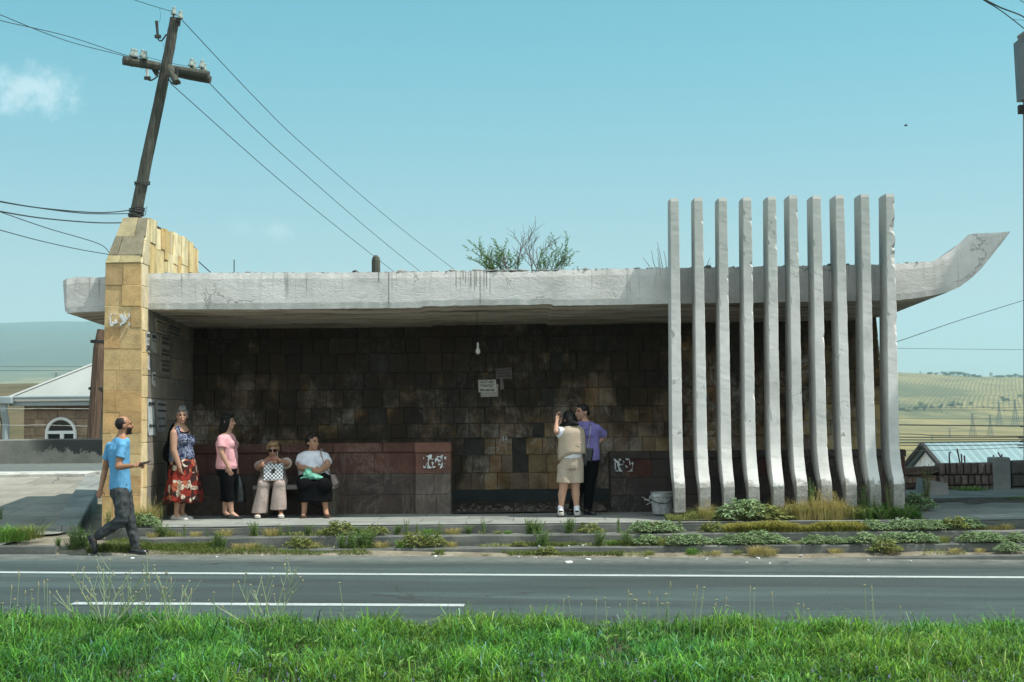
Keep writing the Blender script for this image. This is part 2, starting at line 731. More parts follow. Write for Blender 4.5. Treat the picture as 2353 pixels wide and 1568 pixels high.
ys = [-140, -60, -20, 0, 8, 14, 17] + [18 + i for i in range(16)]
y = 34.0
while y < 8300:
    ys.append(y)
    y *= 1.035
ys.append(8300)
av = list(np.concatenate([np.linspace(-.85, -.42, 10), np.linspace(-.40, -.22, 40), np.linspace(-.2, .2, 16), np.linspace(.21, .42, 44), np.linspace(.45, .85, 9)]))
vs, fs = [], []
for yy in ys:
    for a in av:
        x = a * (yy if yy > 60 else 60)
        vs.append((x, yy, terr(x, yy)))
nx = len(av)
for i in range(len(ys) - 1):
    for j in range(nx - 1):
        fs.append((i * nx + j, i * nx + j + 1, (i + 1) * nx + j + 1, (i + 1) * nx + j))
mb = MB()
mb.add(vs, fs)
tag(mb.build('terrain', M['land'], smooth=True), kind='structure')


def hit(px, py, y0=60):
    d = ray(px, py)
    d = d / d.y
    yy = y0
    while yy < 8000:
        p = CAM + d * yy
        if p.z < terr(p.x, p.y):
            return p
        yy *= 1.01
    return CAM + d * 2300


# ------------------------------------------------------------------ road and its lines
def sheet(name, x0, x1, ya, yb, zf, mat, nx=60, ny=4, kind='structure', wob=0):
    mb = MB()
    vs, fs = [], []
    for j in range(ny + 1):
        for i in range(nx + 1):
            x = lerp(x0, x1, i / nx)
            y = lerp(ya(x) if callable(ya) else ya, yb(x) if callable(yb) else yb, j / ny)
            vs.append((x, y, zf(x, y)))
    for j in range(ny):
        for i in range(nx):
            k = j * (nx + 1) + i
            fs.append((k, k + 1, k + nx + 2, k + nx + 1))
    mb.add(vs, fs)
    o = mb.build(name, mat)
    if kind:
        tag(o, kind=kind)
    return o


def edge_y(x):
    return 18.02 + .05 * mnoise.noise(V((x * .8, 1, 2))) + .03 * mnoise.noise(V((x * 4, 5, 2)))


sheet('road', -45, 45, 3.2, edge_y, lambda x, y: road_z(x), M['asphalt'], 360, 10)


def on_road(px, py):
    z = 0
    for _ in range(6):
        p = WZ(px, py, z)
        z = road_z(p.x)
    return p


l1 = on_road(1000, 1321).y
l2 = on_road(1000, 1391.5).y
xa, xb = on_road(158, 1391).x, on_road(1068, 1392).x
sheet('road_marking', -45, 45, l1 - .085, l1 + .085, lambda x, y: road_z(x) + .004, M['paint'], 180, 1)
sheet('road_marking', xa, xb, l2 - .085, l2 + .085, lambda x, y: road_z(x) + .004, M['paint'], 40, 1)
sheet('road_marking', xa - 17, xa - 12, l2 - .085, l2 + .085, lambda x, y: road_z(x) + .004, M['paint'], 20, 1)
sheet('road_marking', xb + 8, xb + 14, l2 - .085, l2 + .085, lambda x, y: road_z(x) + .004, M['paint'], 20, 1)

# ------------------------------------------------------------------ verge in the foreground
VY0, VY1 = 7.3, 11.75


def verge_z(x, y):
    e = sstep(VY1, VY1 - .5, y)
    return road_z(x) - .03 + e * (.07 + .05 * mnoise.noise(V((x * .5, y * .7, 4))))


sheet('verge', -22, 22, 3.1, VY1, verge_z, M['verge_soil'], 160, 26)

# ------------------------------------------------------------------ platform, steps, soil strip
PZ = .355
PX0 = W(243, 1215, 18.8).x


def plat_z(x, y):
    return PZ + .012 * mnoise.noise(V((x * .6, y * .9, 7)))


def front_y(x):
    return 18.80 - .06 * sstep(-2.6, -.4, x) * 0 + .035 * mnoise.noise(V((x * .25, 0, 5)))


def stair(name, x0, x1, yf, yb, zt, zb, mat, seg=.12):
    """one long worn kerb block: top, front face, ends"""
    mb = MB()
    n = int((x1 - x0) / seg)
    rings = []
    for i in range(n + 1):
        x = lerp(x0, x1, i / n)
        y = yf(x) if callable(yf) else yf
        j = .010 * mnoise.noise(V((x * 3, y, 1))) + .006 * mnoise.noise(V((x * 11, y, 4)))
        jz = .008 * mnoise.noise(V((x * 2.3, y, 11))) + .005 * mnoise.noise(V((x * 9, y, 13)))
        zt_ = zt(x, y) if callable(zt) else zt
        rings.append([V((x, yb, zt_ - .002)), V((x, y + .03, zt_ + jz)), V((x, y + .004 + j, zt_ - .018 + jz)), V((x, y + j, zt_ - .08)), V((x, y + j * .5, zb)), V((x, yb, zb))])
    mb.loft(rings)
    return tag(mb.build(name, mat), kind='structure')


# paving on top and its concrete edge
mb = MB()
vs, fs = [], []
nx, ny = 200, 12
for j in range(ny + 1):
    for i in range(nx + 1):
        x = lerp(PX0, 42, i / nx)
        y = lerp(front_y(x) + .012, 26.6, (j / ny) ** 1.6)
        vs.append((x, y, plat_z(x, y)))
for j in range(ny):
    for i in range(nx):
        k = j * (nx + 1) + i
        fs.append((k, k + 1, k + nx + 2, k + nx + 1))
mb.add(vs, fs)
tag(mb.build('platform', M['slab']), kind='structure')
stair('step', PX0, 42, lambda x: front_y(x), 19.6, lambda x, y: plat_z(x, y) - .004, -.5, M['step'])
S2X = W(312, 1235, 18.5).x
stair('step', S2X, 42, lambda x: 18.50 + .02 * mnoise.noise(V((x * .3, 3, 3))), 18.78, .237, -.5, M['step'])
S3X = W(640, 1255, 18.2).x
stair('step', S3X, 42, lambda x: 18.21 + .02 * mnoise.noise(V((x * .3, 8, 3))), 18.48, lambda x, y: .10 - .004 * x * 0, -.5, M['step'])


def soil_z(x, y):
    base = max(-.035, road_z(x) + .005)
    b = sstep(17.95, 18.2, y)
    return base + b * (.03 + .03 * mnoise.noise(V((x * 1.1, y * 2, 2)))) - (0 if y > 17.99 else .03)


sheet('soil_strip', -5.3, 42, 17.96, 18.60, soil_z, M['soil'], 300, 6)
KX = W(1800, 1277, 17.97).x
stair('kerb', W(1620, 1277, 17.97).x, 42, 17.93, 18.03, lambda x, y: max(-.035, road_z(x)) + .02 - .035 * sstep(7, 3, x), -.5, M['step'])

# ------------------------------------------------------------------ ramp at the left, landing, upper street
zt = .755


def ramp_z(x, y):
    return interp(y, [(18.15, .19), (20.1, .245), (26, zt), (28, zt + .01)])


def on_ramp(px, py, up=0.0):
    d = ray(px, py)
    d = d / d.y
    yy = 18.0
    while yy < 27 and CAM.z + d.z * yy > ramp_z(0, yy) + up:
        yy += .02
    return CAM + d * yy


CK = [(on_ramp(a, b, .07), on_ramp(c, d, .07)) for a, b, c, d in ((134, 1210, 181, 1209), (150, 1172, 204, 1169), (166, 1142, 220, 1140), (188, 1112, 232, 1110), (205, 1092, 240, 1091))]


def ramp_r(y):
    return interp(y, [(18.2, CK[0][0].x - .1)] + [(a.y, a.x) for a, _ in CK])


def sheet2(name, xl, xr, ya, yb, zf, mat, nx=30, ny=20):
    mb = MB()
    vs, fs = [], []
    for j in range(ny + 1):
        y = lerp(ya, yb, j / ny)
        for i in range(nx + 1):
            x = lerp(xl(y) if callable(xl) else xl, xr(y) if callable(xr) else xr, i / nx)
            vs.append((x, y, zf(x, y) + .006 * mnoise.noise(V((x * 2, y * 2, 3)))))
    for j in range(ny):
        for i in range(nx):
            k = j * (nx + 1) + i
            fs.append((k, k + 1, k + nx + 2, k + nx + 1))
    mb.add(vs, fs)
    return tag(mb.build(name, mat), kind='structure')


M['landing'] = mk_slab('cracked_landing', (.22, .215, .185), (.09, .085, .07), .5, .42, crack=True, scale=1.3)
sheet2('landing', -24, lambda y: ramp_r(y) + (.1 if y > 19.5 else -.12 + .12 * mnoise.noise(V((y * 4, 1, 1)))), 18.12, 20.12, ramp_z, M['landing'], 30, 10)
sheet2('ramp', -24, ramp_r, 20.1, 26.05, lambda x, y: ramp_z(x, y) + .004, M['ramp'], 30, 24)
stair('kerb', -24, W(128, 1258, 18.1).x, 18.06, 18.16, lambda x, y: .19, -.5, M['step'])
# whitewashed lip at the top of the ramp
M['whitewash'] = mat_noise('worn_whitewash', [(.25, .24, .21), (.45, .44, .41), (.54, .53, .50)], 3.5, .9, .5, 20, .01)
mb = MB()
rings = []
lx = on_ramp(236, 1085).x
for i in range(70):
    x = lerp(-18, lx, i / 69)
    j = .10 * mnoise.noise(V((x * 1.6, 3, 3)))
    rings.append([V((x, 25.95 + j, .6)), V((x, 25.95 + j, zt + .05)), V((x, 26.5, zt + .07)), V((x, 27.6, zt + .05)), V((x, 27.6, .6))])
mb.loft(rings)
tag(mb.build('ramp_edge', M['whitewash']), kind='structure')
sheet2('upper_street', -44, W(262, 1075, 27.5).x, 27.55, 42, lambda x, y: zt + .03, M['asphalt'], 20, 10)
# sloping kerb stone beside the ramp
mb = MB()
rings = []
for a, b in CK:
    yy = (a.y + b.y) / 2
    z = ramp_z(0, yy) + .07
    rings.append([V((a.x - .05, yy, -.1)), V((a.x - .04, yy, z)), V((b.x - .02, yy, z)), V((b.x, yy, z - .02)), V((b.x, yy, -.1))])
mb.loft(rings)
tag(mb.build('ramp_kerb', M['slab']), 'sloping grey stone kerb beside the paved ramp, left of the striding man', 'kerb wall')
# soil between ramp kerb and pier
sheet2('soil_bed', lambda y: ramp_r(y) - (.7 if y < 19.4 else -.05), PX0 + .6, 18.03, 27, lambda x, y: interp(y, [(18.03, .05), (18.2, .165), (19, .19), (20.5, .2), (23, .33), (27, .68)]), M['soil'], 12, 20)
# ------------------------------------------------------------------ shelter materials
def mk_plaster(fin=False):
    m, t, b = new_mat('white_plaster_fin' if fin else 'white_plaster')
    vec = t.coord(loc=(0, 0, PZ))
    s = t.sep(vec)
    c = t.ramp(t.noise(vec, 1.3, 7, .65), [(.28, (.42, .415, .40)), (.5, (.57, .56, .54)), (.72, (.66, .65, .63))])
    if fin:   # upper shafts weathered to grey-green
        up = t.rng(t.math('ADD', s[2], t.math('MULTIPLY', t.noise(vec, 1.7, 5, .7), 1.2)), 3.6, 4.8)
        c = t.mix(t.math('MULTIPLY', up, .62), c, (.30, .335, .315))
    # fine pitted grain
    pit = t.voro(vec, 38 if fin else 30, 'F1')
    pm = t.math('MULTIPLY', t.rng(pit, .16, .08), t.rng(t.noise(vec, 6, 3), .52, .62))
    c = t.mix(t.math('MULTIPLY', pm, .7), c, (.12, .12, .11))
    # grey-green weathering
    wz = t.rng(t.noise(t.coord(scale=(1, 1, .6)), 2.4, 6, .7), .55, .75)
    c = t.mix(t.math('MULTIPLY', wz, .6), c, (.30, .32, .30))
    # hairline cracks
    d = t.vmath('ADD', vec, t.vmath('MULTIPLY', t.noise(vec, 3, 5, .65, col=True), (.55, .55, .55)))
    cr = t.voro(d, .8, 'DISTANCE_TO_EDGE')
    crm = t.math('MULTIPLY', t.rng(cr, .009, .002), t.rng(t.noise(vec, .9, 2), .50, .58))
    c = t.mix(t.math('MULTIPLY', crm, .5), c, (.10, .10, .095))
    if not fin:
        # rain streaks from the top edge, some stretches heavier
        st = t.noise(t.coord(scale=(9, 0, .35)), 1.6, 5, .75)
        reg = t.rng(t.noise(t.coord(scale=(.8, 0, 0)), 1, 3), .42, .62, .15, 1)
        top = t.rng(t.math('ADD', s[2], t.math('MULTIPLY', t.noise(t.coord(scale=(4, 0, 0)), 1.3, 3), .35)), 3.45, 3.95)
        sm = t.math('MULTIPLY', t.math('MULTIPLY', t.rng(st, .52, .68), top), reg)
        c = t.mix(t.math('MULTIPLY', sm, .85), c, (.075, .085, .075))
        # individual thick drips
        for x0, w_, z0 in DRIPS:
            dx = t.math('ABSOLUTE', t.math('SUBTRACT', t.math('ADD', s[0], t.math('MULTIPLY', t.noise(t.coord(scale=(0, 0, 6)), 1, 2), .02)), x0 + .01))
            mk = t.math('MULTIPLY', t.rng(dx, w_, w_ * .3), t.rng(s[2], z0, z0 + .08))
            c = t.mix(t.math('MULTIPLY', mk, .7), c, (.07, .075, .07))
        # rusty lower lip
        lo = t.rng(t.math('ADD', s[2], t.math('MULTIPLY', t.noise(vec, 3, 3), .06)), 3.335, 3.29)
        c = t.mix(t.math('MULTIPLY', lo, .35), c, (.30, .26, .20))
        h = t.math('ADD', t.math('MULTIPLY', t.noise(t.coord(scale=(1, 1, 1.6)), 7, 8, .72, .6), 1.2), t.math('MULTIPLY', t.noise(t.coord(scale=(1, 1, 3)), 16, 4, .7), .5))
        h = t.math('SUBTRACT', h, crm)
        t.put(b.inputs['Normal'], t.bump(h, .5, .022))
    else:
        # render broken away at the foot and along random patches: rough dark aggregate
        ft = t.rng(t.math('ADD', s[2], t.math('MULTIPLY', t.noise(vec, 4.5, 5, .7), .5)), 1.13, 1.05)
        ch = t.math('MULTIPLY', t.rng(t.noise(t.coord(loc=(3, 3, 1)), 3.1, 5, .7), .66, .70), .8)
        br = t.math('MAXIMUM', ft, ch)
        c = t.mix(t.math('MULTIPLY', br, .85), c, t.ramp(t.noise(vec, 25, 5, .7), [(.3, (.10, .095, .085)), (.6, (.27, .26, .235))]))
        h = t.math('SUBTRACT', t.math('ADD', t.math('MULTIPLY', t.noise(vec, 30, 6, .7), .5), t.math('MULTIPLY', t.noise(vec, 90, 3), .25)), t.math('MULTIPLY', br, 1.2))
        t.put(b.inputs['Normal'], t.bump(h, .5, .010))
    t.put(b.inputs['Base Color'], c)
    b.inputs['Roughness'].default_value = .88
    b.inputs['Specular IOR Level'].default_value = .2
    return m


def mk_soffit():
    m, t, b = new_mat('stained_soffit')
    vec = t.coord()
    c = t.ramp(t.noise(t.coord(scale=(.5, 2.2, 1)), 1.6, 8, .7), [(.30, (.09, .068, .048)), (.40, (.33, .265, .205)), (.52, (.60, .52, .43)), (.72, (.74, .68, .60))])
    n = t.noise(t.coord(scale=(1, 4, 1)), 6, 6, .7)
    c = t.mix(.6, c, t.ramp(n, [(.33, (.22, .18, .14)), (.46, (.5, .5, .5)), (.7, (.66, .64, .6))]), 'OVERLAY')
    t.put(b.inputs['Base Color'], c)
    b.inputs['Roughness'].default_value = .95
    t.put(b.inputs['Normal'], t.bump(t.noise(vec, 9, 7, .7), .7, .02))
    return m


def mk_stone(name, soot=0.0, streak=False, lime=0.0, gain=1.0, rust=0.0):
    """cut tuff blocks: tint per block, grain, soot film, lime runs"""
    m, t, b = new_mat(name)
    vec = t.coord()
    n = t.noise(vec, 4.5, 8, .68)
    c = t.mix(1, t.attr(), t.ramp(n, [(.28, (.62 * gain,) * 3), (.5, (.95 * gain,) * 3), (.74, (1.22 * gain, 1.2 * gain, 1.16 * gain))]), 'MULTIPLY')
    fine = t.noise(vec, 60, 4, .7)
    c = t.mix(.35, c, t.ramp(fine, [(.3, (.25, .25, .25)), (.7, (.75, .75, .75))]), 'OVERLAY')
    if rust:
        rn = t.rng(t.noise(t.coord(loc=(7, 2, 5)), 1.7, 6, .7), .54, .68)
        c = t.mix(t.math('MULTIPLY', rn, rust), c, (.135, .062, .018))
    if lime:
        ln = t.noise(t.coord(scale=(1, 1, .55), loc=(1, 5, 2)), 2.1, 8, .72, 1.6)
        lm = t.math('MULTIPLY', t.rng(t.math('ABSOLUTE', t.math('SUBTRACT', ln, .53)), .034, .004), t.rng(t.noise(vec, .7, 3), .42, .54))
        pm = t.rng(t.noise(t.coord(loc=(4, 1, 8)), 2.6, 7, .75), .62, .70)
        c = t.mix(t.math('MULTIPLY', t.math('MAXIMUM', lm, pm), lime), c, (.40, .37, .33))
    if soot:
        s = t.sep(vec)
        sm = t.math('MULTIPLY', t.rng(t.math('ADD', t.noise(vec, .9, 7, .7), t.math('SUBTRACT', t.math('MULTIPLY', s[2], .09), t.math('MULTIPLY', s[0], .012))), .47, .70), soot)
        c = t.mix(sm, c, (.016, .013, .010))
    if streak:
        st = t.rng(t.noise(t.coord(scale=(5, 5, .4)), 1.5, 6, .7), .5, .68)
        c = t.mix(t.math('MULTIPLY', st, .5), c, (.075, .06, .045))
        sy = t.rng(t.noise(t.coord(scale=(4, 4, .5), loc=(9, 9, 9)), 1.3, 5, .7), .56, .68)
        c = t.mix(t.math('MULTIPLY', sy, .6), c, (.62, .56, .44))
    t.put(b.inputs['Base Color'], c)
    b.inputs['Roughness'].default_value = .9
    b.inputs['Specular IOR Level'].default_value = .2
    t.put(b.inputs['Normal'], t.bump(t.math('ADD', n, t.math('MULTIPLY', fine, .4)), .55, .014))
    return m


FY = 19.90          # front of the canopy
BY = 22.75          # face of the rear wall
PY = 19.55          # front of the pier
XS = -5.11          # inner face of the side wall
DRIPS = [(W(x, 650, FY).x, w_, W(x, y1, FY).z) for x, w_, y1 in ((893, .012, 705), (1103, .010, 705), (870, .016, 655), (1048, .010, 668), (1064, .012, 648), (1070, .008, 660), (1082, .014, 668), (1090, .010, 676), (1094, .014, 664), (1112, .010, 660), (1118, .012, 668), (1126, .008, 682))]
M['plaster'] = mk_plaster()
M['finp'] = mk_plaster(True)
M['soffit'] = mk_soffit()
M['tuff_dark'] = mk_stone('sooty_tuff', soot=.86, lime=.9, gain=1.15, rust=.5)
M['tuff_pier'] = mk_stone('yellow_tuff', soot=0, lime=.07, rust=.16, gain=1.06)
M['tuff_top'] = mk_stone('streaked_yellow_tuff', streak=True)
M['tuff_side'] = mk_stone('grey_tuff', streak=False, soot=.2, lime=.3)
M['tuff_red'] = mk_stone('red_tuff', soot=.25, lime=.13)
M['mortar'] = mat_noise('dark_mortar', [(.03, .027, .024), (.07, .062, .055)], 6, .95, .4, 30, .01)
M['white_paint'] = mat_noise('white_paint_smear', [(.40, .41, .41), (.70, .72, .73)], 14, .8, 0)
M['dirt'] = mat_noise('dark_dirt', [(.03, .024, .018), (.07, .056, .042), (.12, .10, .075)], 5, .95, .8, 25, .02)


def patch(mb, c00, c10, c11, c01, rows, wmin, wmax, colors, rnd, jit=.012, gap=.004, bev=.007, mat=0, rough=.0, shade=.12, back=.03, miss=0.0, full_h=1.0):
    """face a 4-cornered wall with individually set blocks; rows = list of heights in 0..1 (cumulative edges)"""
    c00, c10, c11, c01 = map(V, (c00, c10, c11, c01))
    nrm = (c10 - c00).cross(c01 - c00).normalized()
    lu = (c10 - c00).length
    lv = (c01 - c00).length

    def P(u, v):
        return c00 * (1 - u) * (1 - v) + c10 * u * (1 - v) + c11 * u * v + c01 * (1 - u) * v
    for r in range(len(rows) - 1):
        v0, v1 = rows[r], rows[r + 1]
        u = 0.0
        first = True
        while u < 1 - 1e-6:
            wd = rnd.uniform(wmin, wmax) / lu
            if first:
                wd *= rnd.uniform(.4, 1)
                first = False
            u1 = u + wd
            if u1 > 1 - wmin * .5 / lu:
                u1 = 1
            if rnd.random() >= miss:
                h = rnd.uniform(0, jit) + .004
                gu, gv = gap / lu, gap / lv
                bu, bv = bev / lu, bev / lv
                a = [P(u + gu, v0 + gv), P(u1 - gu, v0 + gv), P(u1 - gu, v1 - gv), P(u + gu, v1 - gv)]
                q = [P(u + gu + bu, v0 + gv + bv), P(u1 - gu - bu, v0 + gv + bv), P(u1 - gu - bu, v1 - gv - bv), P(u + gu + bu, v1 - gv - bv)]
                if rough:
                    q = [p + V((rnd.uniform(-1, 1), rnd.uniform(-1, 1), rnd.uniform(-1, 1))) * rough for p in q]
                ca = [p - nrm * back for p in a]
                cb = [p + nrm * (h - bev * .6) for p in a]
                cc = [p + nrm * (h + rnd.uniform(-1, 1) * rough * .5) for p in q]
                col = rnd.choice(colors)
                k = 1 + rnd.uniform(-shade, shade)
                col = tuple(x * k for x in col)
                mb.add(ca + cb + cc, [(0, 1, 5, 4), (1, 2, 6, 5), (2, 3, 7, 6), (3, 0, 4, 7), (4, 5, 9, 8), (5, 6, 10, 9), (6, 7, 11, 10), (7, 4, 8, 11), (8, 9, 10, 11)], mat, col)
            u = u1


def rows_of(h0, h1, step, rnd, j=.12):
    n = max(1, round((h1 - h0) / step))
    e = [0]
    for i in range(n):
        e.append(e[-1] + 1 + rnd.uniform(-j, j))
    return [x / e[-1] for x in e]


SH = thing('bus_shelter', (0, FY, PZ), 'concrete bus shelter with white upswept canopy, yellow stone pier and row of bent fins', 'bus shelter')

# ------------------------------------------------------------------ canopy
TOP = [(139, 646), (150, 641), (180, 639), (243, 637), (335, 628), (600, 627), (900, 626), (1200, 622), (1450, 618), (1540, 616), (1700, 614), (1900, 610), (2064, 606), (2100, 604), (2142, 601)]
BOT = [(146, 716), (150, 720), (180, 718), (243, 715), (335, 711), (600, 711), (900, 708), (1200, 704), (1450, 700), (1540, 698), (1700, 696), (1900, 693), (2064, 690), (2100, 686), (2142, 680)]
WT = [(2142, 601), (2165, 589), (2192, 570), (2212, 552), (2228, 538), (2250, 536), (2285, 535), (2320, 532)]
WB = [(2142, 680), (2180, 671), (2208, 658), (2232, 640), (2255, 618), (2278, 590), (2300, 562), (2321, 534)]
cols = []
x = 139
while x < 2142:
    cols.append(((x, interp(x, TOP)), (x + (8 if x < 150 else 0), interp(x, BOT))))
    x += 7
for i in range(40):
    u = i / 39 * (len(WT) - 1)
    k = min(int(u), len(WT) - 2)
    f = u - k
    cols.append(((lerp(WT[k][0], WT[k + 1][0], f), lerp(WT[k][1], WT[k + 1][1], f)), (lerp(WB[k][0], WB[k + 1][0], f), lerp(WB[k][1], WB[k + 1][1], f))))
mb = MB()
NR = 7
rings = []
for i, (tp, bt) in enumerate(cols):
    px = tp[0]
    jt = 1.6 * mnoise.noise(V((px * .03, 1, 1))) + 1.3 * mnoise.noise(V((px * .11, 2, 1)))
    jb = .8 * mnoise.noise(V((px * .04, 5, 1))) + .8 * mnoise.noise(V((px * .15, 6, 1)))
    if 968 < px < 1268:       # lower lip broken away
        jb -= 3.5 + 3 * mnoise.noise(V((px * .03, 9, 1)))
    if 1120 < px < 1285:      # plaster lost at the top edge
        jt += 2.5 + 2.5 * mnoise.noise(V((px * .05, 19, 1)))
    if px < 215:
        jt += 3 * mnoise.noise(V((px * .07, 4, 1))) - 1.5
    ptop, pbot = W(tp[0], tp[1] + jt, FY), W(bt[0], bt[1] + jb, FY)
    if i < 2:
        ptop.y += .10 - .05 * i
        pbot.y += .04
    yb = BY + .15
    ring = []
    for r in range(NR):
        f = r / (NR - 1)
        p = pbot.lerp(ptop, f)
        edge = 1 if 0 < r < NR - 1 else 0
        p.y += .006 * mnoise.noise(V((p.x * 2, p.z * 3, 1))) + .012 * (1 - edge) + .010 * (1 - edge) * mnoise.noise(V((p.x * 9, 1, r)))
        ring.append(p)
    dz = .0
    ring += [V((ptop.x, FY + .4, ptop.z + .01 - (ptop.z - pbot.z) * .16 * sstep(2120, 2175, px))), V((ptop.x, yb, lerp(ptop.z - .01, lerp(pbot.z, ptop.z, .35), sstep(2120, 2175, px)))), V((pbot.x, yb, pbot.z - .09)), V((pbot.x, FY + 1.2, pbot.z - .035 + .012 * mnoise.noise(V((pbot.x * 2, 1, 8))))), V((pbot.x, FY + .35, pbot.z - .01 + .010 * mnoise.noise(V((pbot.x * 2, 4, 8)))))]
    rings.append(ring)
n = len(rings[0])
vs = [p for r in rings for p in r]
o = 0
fs, ms = [], []
for i in range(len(rings) - 1):
    for k in range(n):
        j = (k + 1) % n
        fs.append((i * n + k, (i + 1) * n + k, (i + 1) * n + j, i * n + j))
        ms.append(0 if k < NR - 1 else (1 if k >= NR + 1 else 2))
fs.append(tuple(range(n)))
ms.append(0)
fs.append(tuple(reversed(range((len(rings) - 1) * n, len(rings) * n))))
ms.append(0)
mb.add(vs, fs)
mb.m = ms
canopy = mb.build('canopy', [M['plaster'], M['soffit'], M['concrete_grey']], SH, fix=True)
# loose grit and chips lying along the roof edge
rnd = random.Random(31)
mb = MB()
for i in range(230):
    px = rnd.uniform(345, 2130) if rnd.random() < .6 else rnd.gauss(1180, 110)
    p = W(px, interp(px, TOP), FY)
    s = rnd.uniform(.008, .028) * (1.6 if rnd.random() < .1 else 1)
    mb.ell((p.x, FY + rnd.uniform(.02, .12), p.z + s * .25), (s * rnd.uniform(1, 2.4), s, s * rnd.uniform(.4, .8)), Matrix.Rotation(rnd.uniform(0, 3), 3, 'Z'), 6, 4)
tag(mb.build('rubble', M['concrete_grey']), kind='stuff')

# ------------------------------------------------------------------ pier and side wall
rnd = random.Random(5)
zc = W(300, 605, PY).z          # where the slanted head begins
zt_p = W(300, 501, PY + .4).z
pl = lambda y, px_: W(px_, y, PY)
YEL = [(.50, .335, .155), (.53, .37, .185), (.47, .295, .135), (.52, .33, .15), (.44, .275, .13), (.55, .40, .21), (.49, .335, .17)]
YELTOP = [(.34, .29, .16), (.38, .32, .175), (.29, .25, .15), (.20, .18, .125)]
FL = [(1165, 234), (1000, 236), (850, 238), (700, 241), (612, 243)]
FR = [(1165, 337), (1000, 332), (850, 329), (700, 325), (612, 325)]
zs_ = [-.1, W(240, 1000, PY).z, W(240, 850, PY).z, W(240, 700, PY).z, zc]
# core
mb = MB()
xl0, xl1 = W(236, 1165, PY).x + .02, W(244, 612, PY).x + .02
mb.hexa([(xl0, PY + .03, -.1), (XS - .035, PY + .03, -.1), (XS - .035, BY + .35, -.1), (xl0, BY + .35, -.1),
         (xl1, PY + .03, zc), (XS - .035, PY + .03, zc), (XS - .035, BY + .35, zc), (xl1, BY + .35, zc)])
mb.hexa([(xl1, PY + .03, zc - .01), (XS - .035, PY + .03, zc - .01), (XS - .035, BY + .35, zc - .01), (xl1, BY + .35, zc - .01),
         (xl1 + .12, PY + .44, zt_p - .02), (XS - .05, PY + .44, zt_p - .02), (XS - .05, BY + .34, zt_p - .03), (xl1 + .12, BY + .34, zt_p - .03)])
pier = mb.build('pier', M['mortar'], SH)
# front blocks
mb = MB()
ey = [1236, 1190, 1141, 1093, 1045, 996, 948, 899, 851, 802, 753.5, 704, 656, 606]
for a, b_ in zip(ey, ey[1:]):
    A, B = W(interp(a, FL[::-1]), a, PY), W(interp(a, FR[::-1]), a, PY)
    C, D = W(interp(b_, FR[::-1]), b_, PY), W(interp(b_, FL[::-1]), b_, PY)
    A, B, C, D = (V((p.x, PY, p.z)) for p in (A, B, C, D))
    B.x = C.x = min(XS + .01, (B.x + C.x) / 2) if a > 700 else XS - .0
    patch(mb, A, B, C, D, [0, 1], .22, .46, YEL, rnd, .007 if a > 705 else .022, .0012, .004, rough=.003, shade=.11)
# slanted head: three courses
hy = [612, 592, 545, 501]
zz = [zc, lerp(zc, zt_p, .16), lerp(zc, zt_p, .58), zt_p]
for i in range(3):
    f0, f1 = (zz[i] - zc) / (zt_p - zc), (zz[i + 1] - zc) / (zt_p - zc)
    A = V((lerp(xl1 - .03, xl1 + .10, f0), PY - .02 + .42 * f0, zz[i]))
    D = V((lerp(xl1 - .03, xl1 + .10, f1), PY - .02 + .42 * f1, zz[i + 1]))
    B, C = V((XS, A.y, A.z)), V((XS - .02, D.y, D.z))
    patch(mb, A, B, C, D, [0, 1], .26, .44, YELTOP, rnd, .018, .003, .008, rough=.008, shade=.15)
mb.build('stone_facing', M['tuff_pier'], pier, tints=True)
# right flank: exposed part above the roof, tall broken slabs
mb = MB()
zr = W(340, 628, PY).z - .02
y = PY + .42
ztop_n = zt_p
xs_ = XS + .0
yy = PY + .40
k = 0
while yy < BY + .3:
    wd = rnd.uniform(.16, .36)
    y1 = min(yy + wd, BY + .33)
    tops = zt_p - rnd.uniform(0, .10) * (1 if k else 0)
    zmid = lerp(zr, zt_p, rnd.uniform(.38, .6))
    for (z0, z1) in ((zr, zmid), (zmid, tops)):
        patch(mb, (xs_, yy, z0), (xs_, y1, z0), (xs_, y1, z1), (xs_, yy, z1), [0, 1], 2, 3, [(.58, .43, .20), (.64, .51, .27), (.54, .37, .16), (.66, .56, .34)], rnd, .03, .004, .008, rough=.008, shade=.12, back=.04)
    yy = y1
    k += 1
# triangular slab at the slanted front corner
for f0, f1 in ((0, .5), (.5, 1)):
    patch(mb, (xs_, PY + .42 * f0, lerp(zc, zt_p, f0)), (xs_, PY + .41, lerp(zc, zt_p, f0)), (xs_, PY + .42, lerp(zc, zt_p, f1)), (xs_, PY + .42 * f1, lerp(zc, zt_p, f1)), [0, 1], 2, 3, [(.66, .57, .37)], rnd, .01, .003, .006, back=.04)
mb.build('stone_flank', M['tuff_top'], pier, tints=True)
# right flank below the roof: inner side wall plus the sunlit strip in front of the canopy
mb = MB()
zlo, zhi = .2, W(335, 711, FY).z + .0
rws = [(z_ - zlo) / (zhi - zlo) for z_ in np.linspace(zlo, zhi, 11)]
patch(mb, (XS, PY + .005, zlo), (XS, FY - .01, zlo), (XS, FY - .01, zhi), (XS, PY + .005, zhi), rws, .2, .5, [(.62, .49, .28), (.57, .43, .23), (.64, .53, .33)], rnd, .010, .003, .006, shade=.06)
patch(mb, (XS, FY - .005, zhi), (XS, FY - .0, zhi), (XS, FY, zc), (XS, FY - .005, zc), [0, 1], 1, 2, [(.6, .5, .33)], rnd)
patch(mb, (XS, PY + .005, zhi), (XS, FY - .002, zhi), (XS, FY - .002, zc), (XS, PY + .005, zc), [0, .5, 1], .2, .5, [(.62, .55, .38), (.58, .49, .33)], rnd, .02, .003, .006)
mb.build('stone_return', M['tuff_pier'], pier, tints=True)
mb = MB()
